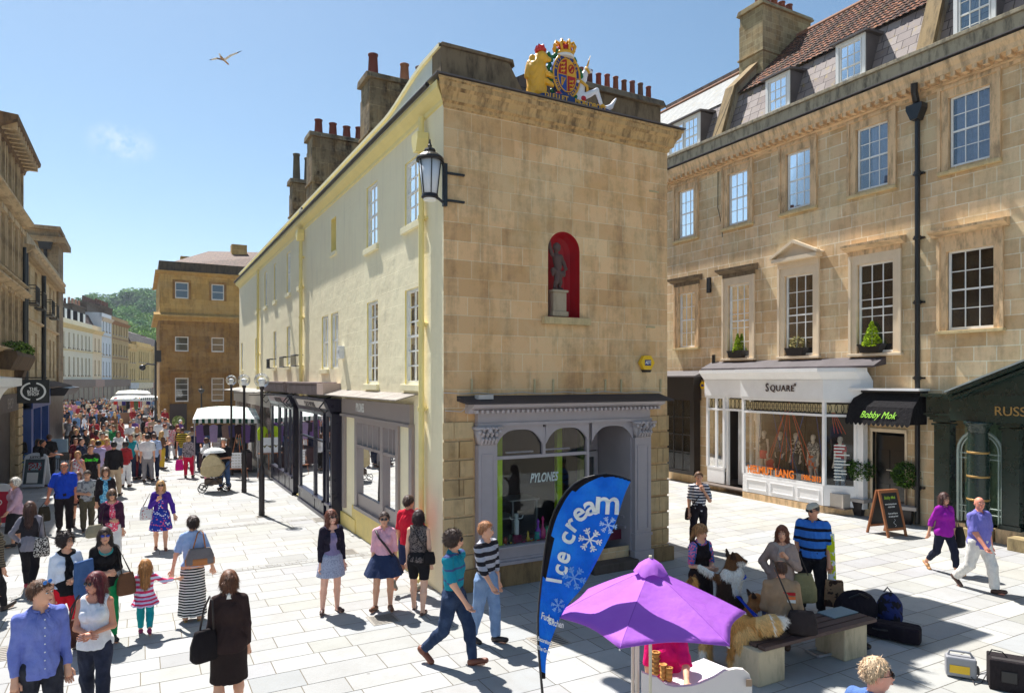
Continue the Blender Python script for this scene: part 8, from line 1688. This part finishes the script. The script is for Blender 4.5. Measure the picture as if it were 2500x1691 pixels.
# ---- feather flag ----
fx,fy=AT(1232,5.7); fg=thing('feather_flag','tall blue feather flag advertising ice cream in white letters','flag',(fx,fy,0),-TH-math.atan2(1232*KK-1250,F_))
FL=[((1228,1540),(1238,1540)),((1222,1470),(1240,1492)),((1221,1400),(1251,1450)),((1226,1340),(1275,1395)),((1234,1270),(1318,1332)),((1243,1210),(1352,1278)),((1258,1160),(1378,1225)),((1285,1115),(1400,1172)),((1325,1084),(1414,1130)),((1375,1074),(1423,1105)),((1429,1087),(1430,1090))]
def fpt(u,v,off=0):
    t=v*(len(FL)-1); i=min(int(t),len(FL)-2); f=t-i
    def cr(k,s,ax):
        p=[FL[max(0,min(len(FL)-1,k+d))][s][ax] for d in (-1,0,1,2)]; return .5*(2*p[1]+(p[2]-p[0])*f+(2*p[0]-5*p[1]+4*p[2]-p[3])*f*f+(3*p[1]-p[0]-3*p[2]+p[3])*f**3)
    l=np.array([cr(i,0,0),cr(i,0,1)]); r=np.array([cr(i,1,0),cr(i,1,1)]); p=l+(r-l)*u
    return pxl(p[0],p[1],off)
def ripple(X,Z): return .035*math.sin(9*X+3.5*Z+.6)+.018*math.sin(23*X-6*Z)
def pxl(px,py,off=0):
    X=(px-1232)/271.9; Z=CH-(py-861.8)/271.9; return (X,.62*ripple(X*1.6,Z*1.6)*min(1,abs(X)*4+.2)-off,Z)
NU,NV=14,60; b=B(); 
for j in range(NV+1):
    for i in range(NU+1): b.v.append(fpt(i/NU,j/NV))
b.f=[(j*(NU+1)+i,j*(NU+1)+i+1,(j+1)*(NU+1)+i+1,(j+1)*(NU+1)+i) for j in range(NV) for i in range(NU)]
def colr(i,j):
    w=np.linalg.norm(np.array(fpt(1,j/NV))-np.array(fpt(0,j/NV))); return 1 if ((i+.5)/NU*max(w,.03)<.05 and j>20) or j<2 else 0
b.m=[colr(i,j) for j in range(NV) for i in range(NU)]
fo=b.build('sail',[cloth((20,108,222),'denim',(50,160,245)),cloth((24,20,24))],fg,local=True,smooth=True); md=fo.modifiers.new('thickness','SOLIDIFY'); md.thickness=.006
b=B(); b.tube([(0,0,0),(0,0,1.2)]+[tuple(np.array(fpt(0,v/20))) for v in range(0,21)],[.013]*2+[.011-.0003*k for k in range(21)],6); b.build('pole',BLACKM,fg,local=True); b=B(); b.lathe([(.16,0),(.16,.03),(.03,.05),(.025,.12)],0,0,14); b.build('base',BLACKM,fg,local=True)
for ch,px,py,a,sz in (('I',1259,1316,80,.27),('c',1270,1291,77,.29),('e',1275,1262,74,.30),('c',1285,1217,64,.32),('r',1295,1189,52,.31),('e',1313,1163,34,.33),('a',1338,1147,18,.36),('m',1378,1139,-4,.42)):
    vs,fs=text_geo(ch,sz,.002,off=.007); ca_,sa_=math.cos(R(a)),math.sin(R(a)); b=B()
    b.add([pxl(px+184.5*(x*ca_-y*sa_),py-184.5*(x*sa_+y*ca_),.009+z) for x,y,z in vs],fs); b.build('lettering',CWH,fo,local=True)
for (px,py,r,m) in ((1339,1224,27,CWH),(1379,1188,20,cloth((170,200,240))),(1302,1308,27,cloth((110,160,230))),(1266,1372,16,cloth((130,176,236)))):
    b=B()
    for k in range(6):
        a=R(60*k+12)
        def seg(r0,a0,r1,a1,w=1.6):
            x0,y0,x1,y1=px+r0*math.cos(a0),py+r0*math.sin(a0),px+r1*math.cos(a1),py+r1*math.sin(a1); L=math.hypot(x1-x0,y1-y0); nx,ny=-(y1-y0)/L*w*r/27,(x1-x0)/L*w*r/27
            if r==26 and x1>1290: return
            b.poly([pxl(x0+nx,y0+ny,.012),pxl(x1+nx,y1+ny,.012),pxl(x1-nx,y1-ny,.012),pxl(x0-nx,y0-ny,.012)])
        seg(0,a,r,a)
        for q in (.5,.75): seg(r*q,a,r*(q+.22),a+.28); seg(r*q,a,r*(q+.22),a-.28)
    b.build('snowflake',m,fo,local=True)
for s_,px,py,a,sz in (('Fudge',1243,1400,12,.12),('Kitchen',1262,1412,12,.11),('Excursions',1236,1452,10,.07),('The Grey',1234,1472,10,.07)):
    vs,fs=text_geo(s_,sz,.001,off=.002); ca_,sa_=math.cos(R(-a)),math.sin(R(-a)); b=B(); b.add([pxl(px+150*(x*ca_-y*sa_)*.7,py-184.5*(x*sa_+y*ca_),.012+z) for x,y,z in vs],fs); b.build('lettering',CWH,fo,local=True)
# ---- parasol ----
ux,uy=AT(1476,5.8); pa=thing('parasol','purple hexagonal parasol over the ice cream cart','parasol',(ux,uy,0),-TH)
m=Nd('parasol_cloth'); co=m.coord(); xyz=m.n('SeparateXYZ',Vector=co).outputs; zz=m.math('ADD',m.math('MULTIPLY',xyz[0],.42),xyz[1]); zz=m.math('ADD',zz,m.math('MULTIPLY',m.math('MULTIPLY',xyz[0],xyz[0]),.25))
nz=m.noise(co,7.,4)
col=m.mix(nz,s2l((176,92,208)),s2l((196,118,222))); nd=m.n('BsdfPrincipled'); m.put(nd.inputs['Base Color'],col); m.put(nd.inputs['Roughness'],.75); m.put(nd.inputs['Normal'],m.bump(m.math('ADD',m.noise(m.mapp(co,scale=(1,1,1)),9.,4),0.),.5,.02)); tl_=m.n('BsdfTranslucent',Color=s2l((200,120,230))); mx=m.n('MixShader'); mx.inputs[0].default_value=.22; m.t.links.new(nd.outputs[0],mx.inputs[1]); m.t.links.new(tl_.outputs[0],mx.inputs[2]); m.t.links.new(mx.outputs[0],m.out.inputs[0]); PAR=m.mat
b=B(); NA,NR_=48,12; za,zr,Rr=2.24,1.86,.83
for j in range(NR_+1):
    rr=j/NR_
    for i in range(NA):
        th=2*math.pi*i/NA+R(3); ph=((math.degrees(th)-3)%60)/60; e=math.sin(math.pi*ph); tip=math.cos(R(30))/math.cos(R((ph*60)-30)); k=tip*(1-.07*e*rr**2)
        b.v.append((Rr*rr*k*math.cos(th),Rr*rr*k*math.sin(th),za-(za-zr)*(rr**1.15)-.045*e*rr*(1-rr)*2+.02*e*rr**3))
b.f=[(j*NA+i,j*NA+(i+1)%NA,(j+1)*NA+(i+1)%NA,(j+1)*NA+i) for j in range(NR_) for i in range(NA)]; b.m=[0]*len(b.f)
cn=b.build('canopy',PAR,pa,local=True,smooth=True); cn.data.set_sharp_from_angle(angle=R(9)); md=cn.modifiers.new('t','SOLIDIFY'); md.thickness=.004
b=B(); 
for j in range(4):
    for i in range(24): th=2*math.pi*i/24; rr=(.01,.05,.1,.14)[j]; b.v.append((rr*math.cos(th)*(1+.1*math.sin(8*th)*(j==3)),rr*math.sin(th)*(1+.1*math.sin(8*th)*(j==3)),za+.1-(0,.02,.055,.12)[j]-.015*(j==3)*math.sin(5*th)))
b.f=[(j*24+i,j*24+(i+1)%24,(j+1)*24+(i+1)%24,(j+1)*24+i) for j in range(3) for i in range(24)]; b.m=[0]*len(b.f); b.build('vent_cap',PAR,pa,local=True,smooth=True)
for k in range(6): a=R(3+60*k); b=B(); b.tube([(.83*r_*math.cos(a),.83*r_*math.sin(a),za-(za-zr)*r_**1.15+.003) for r_ in (.15,.4,.7,.99)],.0035,4); b.build('seam',paint((150,70,186),.7),pa,local=True)
for k in range(6): a=R(3+60*k); b=B(); b.tube([(.02*math.cos(a),.02*math.sin(a),za-.03),(.83*math.cos(a),.83*math.sin(a),zr-.012)],.007,5); b.build('rib',paint((190,190,190),.4),pa,local=True)
b=B(); b.tube([(0,0,.4),(0,0,za+.12)],.014,10); b.build('pole',paint((214,206,176),.4),pa,local=True)
# ---- ice cream cart ----
c0=AT(1560,6.2); ct=thing('ice_cream_cart','white ice cream cart with a wavy edged side panel','cart',(*c0,0))
WV=[(1110,1160),(1190,1200),(1260,1215),(1350,1290),(1430,1312),(1520,1310),(1620,1300),(1700,1280),(1850,1215),(1950,1150),(2060,1128),(2140,1135),(2200,1185),(2225,1270)]
top=[PZ((1300+a/4.15)/KK,(1360+b_/4.15)/KK,6.0) for a,b_ in WV]
def thick(b,P,nx,ny,th,zb):
    n=len(P)
    for k in range(n-1):
        p,q=P[k],P[k+1]; vs=[(p[0],p[1],p[2]),(q[0],q[1],q[2]),(q[0],q[1],zb),(p[0],p[1],zb)]; b.add(vs+[(x+nx*th,y+ny*th,z) for x,y,z in vs],[(0,1,2,3),(4,5,6,7),(0,1,5,4),(1,2,6,5),(0,3,7,4)])
b=B(); thick(b,top,sT,cT,.04,.3); b.build('wavy_panel',paint((232,224,214),.35,.03),ct)
za_=1.0; Q=[G((1300+a/4.15)/KK,(1360+b_/4.15)/KK,za_) for a,b_ in ((1330,1300),(1330,1170),(1735,1020),(2020,1135),(2190,1200),(1520,1350))]
b=B(); b.prism(Q,'z',.3,za_); b.build('counter',paint((226,220,226),.3,.03),ct)
b=B(); k=PZ(1698,1548,5.97); b.box(-.02,.03,-.01,.0,-.03,.03,T=lambda x,y,z:(k[0]+x*cT+y*sT,k[1]-x*sT+y*cT,k[2]+z)); b.build('hinge',paint((150,130,110),.4,metal=.6),ct)
b=B(); p=AT(1436,6.15); b.tube([(p[0],p[1],.3),(p[0],p[1],1.6),(p[0]-.02,p[1],1.9)],.015,8); p=AT(1446,6.1); b.tube([(p[0],p[1],.2),(p[0],p[1],1.95)],.02,8); b.build('support_post',paint((222,206,186),.4),ct)
for s in (-.2,.45):
    b=B(); q=(c0[0]+s*cT-.5,c0[1]-s*sT,.3); b.tube([(q[0]+.28*math.cos(R(a))*cT,q[1]-.28*math.cos(R(a))*sT,q[2]+.28*math.sin(R(a))) for a in range(0,361,24)],.03,6,caps=False); b.build('wheel',paint((20,70,160),.4),ct)
WAF=paint((196,140,66),.7,.2)
for i,(a_,b_,h_) in enumerate(((1250,1190,.2),(1325,1240,.13),(1385,1255,.11),(1215,1175,.15))):
    x,y=G((1300+a_/4.15)/KK,(1360+b_/4.15)/KK,za_); b=B(); 
    z=0
    prof=[(.02,0)]
    while z<h_: prof+=[(.034+.01*(i==0),z+.03),(.03,z+.032),(.028,z+.045)]; z+=.045
    b.lathe(prof+[(.04+.012*(i==0),h_+.02),(.03,h_+.02),(.01,h_-.05)],0,0,12); o=b.build('cone_stack',WAF,local=True,smooth=True,label=['tallest stack of wafer cones, open at the top','short stack of wafer cones in the middle','stack of wafer cones nearest the napkins','stack of wafer cones behind the tallest one'][i],cat='cones',group='stacks of ice cream cones on the cart'); o.location=(x,y,za_+.001)
x,y=G(1600,1556,za_); b=B(); b.box(-.1,.1,-.06,.06,0,.03); o=b.build('napkins',cloth((226,190,206),'hstripe',(180,60,100),.012,.4),local=True,label='pink striped packet of napkins on the cart counter',cat='napkins'); o.location=(x,y,za_+.001); o.rotation_euler=(0,0,.4)
# ---- seagull and pigeon ----
q=PZ(508,136,30); sgl=thing('seagull','gull gliding in the clear sky with wings spread','gull',q,-TH)
wh=(232,226,216); gy_=(120,110,104); pr=[((0,-.12,-.02),(0,.2,.02),.05,.035,(190,150,110)),((0,-.2,.03),(0,-.15,.0),.03,.035,wh)]
for s in (-1,1): k=(.0 if s<0 else .18); pr+= [((s*.03,0,.0),(s*.3,0,.06+k*.7),.035,.028,gy_ if s<0 else wh),((s*.3,0,.06+k*.7),(s*.55,.03,.04+k*1.6),.03,.02,wh),((s*.55,.03,.04+k*1.6),(s*.75,.08,.06+k*2.4),.018,.006,(60,70,84))]
S_=blob(pr,.012,.02); P=S_[0]; P[:,1]*=2.2; colmesh('body',(P,S_[1],None,S_[3]),sgl)
q=(-.2,11.3,9.18); t=thing('pigeon','small pale bird perched on the gutter of the cream building','bird',q); P,Fq,_,c_=blob([((0,-.1,.1),(0,.1,.08),.06,.04,wh),((0,-.14,.17),(.035,.04,.035),(70,70,80)),((0,.1,.07),(0,.2,.04),.03,.015,(70,70,80))],.012,.02); colmesh('body',(P,Fq,None,c_),t)
# ---- shop mannequins ----
MQ=(226,214,200)
def mannequin(y,x,lab,tops,bots,arms=('hang','hang')):
    t,J=person(lab,0,0,1.6,0,'f',arms,('st','st'),tops,bots,None,None,MQ,h=.018,loc=(x,y),facep=False,name='mannequin',cat='mannequin',group='mannequins in the white shop window'); t.location.z=.62; t.rotation_euler=(0,0,R(-90)); return t
mannequin(4.3,13.1,'mannequin in a red skirt and black and white waistcoat',TP(((40,32,36),),n='waistcoat',sleeve=0,hem=.52,strap=True),SKT(((206,40,48),),z1=.42))
mannequin(3.7,13.15,'mannequin in a dark speckled jacket',TP(((50,52,64),'noise',(120,116,120),.03),n='jacket',sleeve=1.8,hem=.5),LG(((40,36,40),)),('hip','hip'))
mannequin(3.15,13.2,'mannequin with a scarf in black and cream',TP(((40,34,38),'noise',(214,196,176),.07),n='top',sleeve=1.5,hem=.5),LG(((50,54,64),)))
mannequin(2.45,13.1,'mannequin in a grey top and grey and orange skirt',TP(((120,112,108),'noise',(200,190,180),.05),n='top',sleeve=.95,hem=.52),SKT(((150,150,150),'noise',(230,110,30),.2),z1=.36))
mannequin(1.62,13.2,'mannequin in a coral top and pale patterned trousers by the angled glass',TP(((222,84,84),),n='top',sleeve=.5,hem=.5),LG(((130,150,170),'noise',(200,210,220),.03)))
mannequin(6.3,13.4,'mannequin in a pale blue wrap in the narrow side window',TP(((176,200,210),),n='wrap',sleeve=1.7,hem=.42),SKT(((190,206,214),),z1=.35))
handbag('handbag','black, white and red structured handbag displayed in the shop window',(12.85,3.85,1.35),1.57,.34,.28,.12,cloth((200,180,150),'noise',(190,50,40),.15))
# ================= THE CROWD =================
HC={'blonde':(206,164,104),'brown':(84,54,38),'dark':(40,28,26),'black':(24,20,20),'grey':(150,146,140),'white':(222,216,206),'red':(128,60,36),'fair':(176,134,90),'no':(0,0,0)}
CC={'white':(232,232,236),'black':(28,24,28),'red':(168,44,50),'navy':(36,44,70),'blue':(110,144,190),'pale blue':(170,190,226),'grey':(140,136,140),'pink':(226,150,170),'crimson':(210,24,70),'green':(40,140,80),'teal':(24,140,150),'yellow':(216,180,60),'beige':(190,168,142),'brown':(110,80,60),'purple':(110,76,150),'lavender':(190,176,220),'denim':(70,96,140),'cream':(224,214,190),'orange':(214,110,60),'khaki':(120,112,76),'maroon':(110,30,44),'floral':(214,200,206),'striped':(220,190,60),'patterned':(170,160,166)}
PO={'a':(('hang','hang2'),('st','st2')),'b':(('front','hang'),('st2','st')),'c':(('front','front'),('st','st')),'d':(('fwd','back'),('b','f')),'e':(('mouth','hang'),('st','st2')),'f':(('hip','hang2'),('st2','f2')),'g':(('hang','hang'),('sit','sit')),'h':(('cross','cross'),('st','st2')),'i':(('reach','book'),('st','st'))}
TC={}
def tmpl(kind,sex,po,var,h):
    key=(kind,sex,po,var,h)
    if key in TC: return TC[key]
    J=skel(1.7,sex,*PO[po],seat=.5 if po=='g' else None); ex=None
    if kind=='body': P,Fq,ex=body_mesh(J,h,False)
    elif kind=='top': P,Fq=top_mesh(J,h,{'tee':.9,'long':1.85,'vest':0,'tunic':.9}[var],{'tunic':.4}.get(var,.49),strap=var=='vest',t=.02)
    elif kind=='trousers': P,Fq=legs_mesh(J,h,1.9,t=.02)
    elif kind=='shorts': P,Fq=legs_mesh(J,h,.95,t=.02)
    elif kind=='skirt': P,Fq=skirt_mesh(J,h,.33,flare=.03,r1=.11)
    elif kind=='hair': P,Fq=hair_mesh(J,h*.8,var)
    elif kind=='shoes': P,Fq=shoe_mesh(J,h)
    TC[key]=mkmesh(kind,P,Fq,None,ex); return TC[key]
USED={}
def cp(u,v,sex,hair,hc,tc,tv='tee',bc='navy',bv='trousers',face=0,po='a',H=None,reg=0,lab=None,sk=None,px=None,py=None,dep=None,extra=True):
    if px is None:
        ox,oy=((120,950),(380,980))[reg]; px=(ox+u/7.7467)/KK; py=(oy+v/7.7467)/KK
    H=H or (1.76 if sex=='m' else 1.64); Hh=H-(.42*H if po=='g' else 0)
    d=dep or (CH-Hh)*1549.7/(py-861.8); d=min(d,95); h=.02 if d<32 else .028
    x,y=AT(px,d); al=math.atan2(px*KK-1250,F_)
    if lab is None:
        who={'m':'man','f':'woman','c':'child'}[sex]; hs_='no hair' if hc=='no' else f"{'long ' if hair in('long',) else ''}{hc} hair"
        row='in the front row' if d<30 else 'mid crowd' if d<37 else 'deep in the crowd' if d<50 else 'in the far crowd'
        side='on the left' if px<165 else 'in the centre' if px<255 else 'on the right' if px<400 else 'by the striped stall'
        lab=f"{who} with {hs_} in {tc} {row} {side}"
        k=0
        while lab+('' if not k else ['',', seen from behind',', farther back',', turned aside'][min(k,3)]) in USED and k<3: k+=1
        lab+=['',', seen from behind',', farther back',', turned aside'][k]; lab=lab.replace(' seen from behind',' from behind') if len(lab.split())>16 else lab
    USED[lab]=1
    t=thing('person',lab,'person',(x,y,0),-TH-al+R(face),'people in the market crowd'); t.scale=(H/1.7,)*3
    skc=skin(sk or random.choice([(222,166,136),(214,152,122),(228,178,150),(204,140,110)]))
    pat={'floral':('floral',(200,60,90),.07,.4),'patterned':('noise',(90,80,90),.04),'striped':('hstripe',(30,26,30),.08,.5)}.get(tc)
    put('body',tmpl('body',sex,po,0,h),t,skc); put('top',tmpl('top',sex,po,tv,h),t,cloth(CC[tc],*pat) if pat else cloth(CC[tc]))
    if bv: put(bv,tmpl(bv,sex,po,0,h),t,cloth(CC[bc]))
    if hc!='no': put('hair',tmpl('hair',sex,po,hair,h),t,hairm(HC[hc]))
    if d<36: put('shoes',tmpl('shoes',sex,po,0,h),t,paint((50,42,40),.5))
    return t
# front of the crowd, left to right
cp(540,1165,'f','bob','fair','floral','vest','grey','skirt',-5,'e',lab='woman in sunglasses and floral top holding up a phone near the front')
tg=cp(790,1050,'m','short','brown','black','tee','black','trousers',4,'a',lab='young man in a black T shirt with bright green lettering at the front')
b=B(); vs,fs=text_geo('Green Day',.13,.003,shear=.2,off=.006); b.add([(x*.62,-.15-z-.02*math.cos(x*6),y+1.25) for x,y,z in vs],fs); b.build('lettering',paint((60,220,30),.6),tg,local=True)
cp(610,915,'m','short','dark','navy','tee','navy','trousers',60,'e'); cp(930,965,'m','short','dark','lavender','tee','grey','trousers',180,'a'); cp(1225,985,'m','short','black','black','long','beige','trousers',180,'a',H=1.82,lab='man in a black hooded jacket and beige trousers with his back to the camera')
cp(1450,985,'f','curly','dark','red','long','white','trousers',160,'c',lab='dark haired woman in a red jacket and white trousers at the front'); cp(1670,840,'m','crop','dark','white','tee','maroon','trousers',70,'c',lab='man in a white T shirt and dark red trousers facing right'); cp(1860,850,'m','short','dark','white','tee','grey','trousers',180,'a',H=1.8,lab='man in a white T shirt and grey jeans with his back to the camera')
t2_=cp(1985,835,'m','short','brown','pale blue','tee','navy','trousers',185,'b',H=1.78,lab='youth in a pale blue T shirt with a number two on the back'); b=B(); vs,fs=text_geo('2',.22,.003,off=.008); b.add([(-x,.165+z,y+1.24) for x,y,z in vs],fs); b.build('number',BLACKM,t2_,local=True)
for a in ((505,920,'f','short','brown','maroon'),(825,940,'f','bob','blonde','grey'),(1090,930,'f','curly','blonde','pink'),(1080,855,'f','short','white','pale blue'),(1010,820,'m','short','black','yellow'),(1310,790,'f','long','brown','white'),(1540,850,'m','short','brown','teal'),(1800,838,'m','crop','fair','cream'),(2130,790,'f','long','blonde','brown','tee','yellow','trousers',120,'i'),(510,750,'f','bob','blonde','black','long'),(680,745,'m','short','dark','black','tee','black','trousers',60),(470,680,'f','long','dark','brown'),(830,700,'f','bob','black','maroon','vest'),(900,770,'f','bob','dark','red','tee','red','trousers',90),(1030,670,'m','short','dark','cream'),(1150,650,'m','short','brown','teal','tee','navy','trousers',90),(1220,680,'m','short','brown','green','tee','navy','trousers',-40),(1360,560,'f','bob','blonde','red','vest','red','skirt',-20,'e'),(1530,612,'m','short','dark','white','tee','navy','trousers',10,'c'),(1600,550,'m','crop','grey','purple','tee','navy','trousers',170),(1660,710,'f','long','fair','cream'),(1835,700,'f','long','brown','black'),(1925,690,'f','bob','red','navy'),(1810,535,'f','bigcurl','brown','black','long','black','trousers',180),(1895,540,'f','short','blonde','pink','tee','navy','trousers',180),(2080,570,'m','short','dark','white','tee','navy','trousers',180),(2140,525,'f','curly','grey','navy'),(2240,560,'f','long','blonde','floral'),(2190,650,'m','short','red','white','tee','navy','trousers',120),(1085,600,'f','short','white','grey'),(850,565,'m','crop','fair','red','tee','red','trousers',5),(380,560,'m','crop','no','white','tee','grey','trousers',120),
 (675,390,'m','crop','no','grey','tee','grey','trousers',0),(795,390,'f','short','white','pale blue','long','crimson','skirt',20),(1105,388,'m','short','black','white','tee','white','trousers',110,'i'),(1030,450,'f','curly','red','black','tee','black','trousers',190),(1240,430,'f','long','blonde','brown','tee','khaki','trousers',200),(960,235,'m','short','grey','navy','long','navy','trousers',180,'a',1.84),(780,290,'m','curly','fair','black','tee','black','trousers',180),(740,215,'m','crop','grey','black','long','black','trousers',0),(650,222,'m','short','dark','black'),(550,175,'m','short','brown','blue','tee','navy','trousers',180,'a',1.86),(400,235,'f','long','fair','pink','tee','pink','trousers',150),(315,242,'f','bob','blonde','pink','long','denim','trousers',150,'d'),(222,222,'m','short','dark','navy','tee','navy','trousers',170),(165,215,'f','short','brown','pink','tee','black','trousers',0),(480,245,'f','long','black','black','vest','denim','skirt',160),(870,250,'f','bob','brown','pink'),(1060,195,'m','short','dark','teal','tee','khaki','trousers',180),(1160,192,'f','bob','red','beige','long'),(1222,232,'m','short','brown','cream'),
 (1820,250,'f','bob','dark','cream','vest','khaki','skirt',200),(1930,370,'f','long','brown','red','vest','red','skirt',-80),(2065,312,'f','bob','blonde','black','long','black','trousers',120),(1725,232,'m','short','dark','navy','tee','navy','trousers',-90,'i'),(1440,222,'m','short','dark','khaki'),
 (350,182,'m','short','dark','grey'),(430,197,'f','bob','dark','brown'),(590,192,'m','crop','grey','cream'),(700,190,'f','long','dark','orange'),(820,182,'m','short','brown','navy'),(910,192,'m','crop','grey','brown'),(990,190,'f','bob','fair','pink'),(140,205,'m','short','dark','maroon'),(230,190,'m','short','black','grey'),(285,200,'f','short','brown','white'),(510,196,'f','bob','blonde','white'),(640,178,'m','short','brown','beige'),(860,200,'f','long','blonde','teal'),(1020,178,'m','crop','fair','white'),(1110,185,'f','bob','dark','purple'),(1280,205,'m','short','dark','purple'),(1340,215,'f','bob','brown','khaki'),(1400,190,'m','short','grey','orange')): cp(*a)
# beside the striped stall
tb=cp(620,650,'f','bob','blonde','patterned','long','crimson','trousers',180,'a',reg=1,lab='blonde woman in a patterned cardigan and crimson trousers seen from behind'); handbag('carrier_bag','bright magenta carrier bag held by the woman in crimson trousers',ptw(tb,(.32,.0,.72)),0,.3,.42,.12,(226,20,140),[ptw(tb,v) for v in((.26,0,.7),(.32,0,.85),(.38,0,.7))])
for a in ((510,490,'m','short','brown','striped','tee','denim','shorts',180,'a',1.74),(292,442,'f','bob','dark','floral','tunic','white','trousers',180,'a'),(430,500,'f','bob','fair','black','vest','black','skirt',170,'a',1.5),(690,475,'f','bob','brown','beige','long','denim','trousers',200,'b'),(950,482,'f','bob','brown','denim','tee','navy','trousers',180),(1145,462,'f','short','red','brown','tee','black','trousers',-40,'b'),(955,682,'f','bob','brown','white','long','black','trousers',-110,'e',1.58),(1290,695,'m','short','grey','black','tee','denim','trousers',-20,'b',1.8),(1400,472,'f','long','brown','brown','vest','brown','trousers',-60),(1480,490,'f','long','fair','black','tunic','black','trousers',140),(1632,432,'m','short','grey','teal','tee','navy','trousers',180,'b',1.84),(470,342,'f','short','white','purple','tee','purple','trousers',120),(410,430,'f','bob','red','maroon','tee','black','trousers',180),(760,520,'m','short','dark','navy')): cp(*a,reg=1)
cp(0,0,'c','short','fair','pink','tee','pink','trousers',20,'c',H=.95,px=470,dep=25.2,lab='toddler in pink standing beside the pram wheels')
# doorway group on the left
cp(0,0,'m','short','black','black','long','denim','trousers',-5,'c',H=1.74,px=44,dep=26.2,sk=(130,86,60),lab='man in a black jumper and jeans leaning in the shaded doorway')
cp(0,0,'f','long','black','black','tee','black','trousers',40,'c',H=1.62,px=87,dep=25.9,lab='black haired woman in black behind the man by the blue shop'); cp(0,0,'m','short','black','black','tee','khaki','trousers',80,'i',H=1.7,px=97,dep=24.6,lab='man in a black T shirt reading a paper by the blue shop'); cp(0,0,'m','short','brown','black','tee','black','trousers',170,'c',H=1.78,px=112,dep=26.0,lab='tall brown haired man in black looking down by the blue shop')
rn=random.Random(12); hcs=['dark','brown','black','grey','fair','blonde']; ccs=['black','navy','white','grey','pink','red','brown','blue','cream','beige']
for i in range(40):
    d=rn.uniform(37,58); px=rn.uniform(132,250) if i<26 else rn.uniform(250,405); sx=rn.choice('mf')
    cp(0,0,sx,'short' if sx=='m' else rn.choice(['bob','long','curly']),rn.choice(hcs),rn.choice(ccs),rn.choice(['tee','long']),rn.choice(['navy','black','beige','denim']),rn.choice(['trousers','shorts']),rn.choice([0,180,160,20,90]),rn.choice('abcd'),px=px,dep=d)
for i in range(46):
    d=rn.uniform(50,90); px=rn.uniform(132,256) if i<38 else rn.uniform(300,345); sx=rn.choice('mf')
    cp(0,0,sx,'short' if sx=='m' else rn.choice(['bob','long','short']),rn.choice(hcs),rn.choice(ccs),rn.choice(['tee','long']),rn.choice(['navy','black','beige']),'trousers',rn.choice([0,180,160,20,90]),rn.choice('abcd'),px=px,dep=d)
print('crowd',len(USED))
# ================= AIR =================
nd=Nd('haze_air'); pv=nd.n('VolumePrincipled',Color=(.78,.88,1.,1.),Density=.0003,Anisotropy=.35); nd.t.links.new(pv.outputs[0],nd.out.inputs[1])
b=B(); b.box(-420,260,-40,620,-1.6,95); b.build('haze',nd.mat,kind='stuff')
SC.cycles.volume_bounces=0
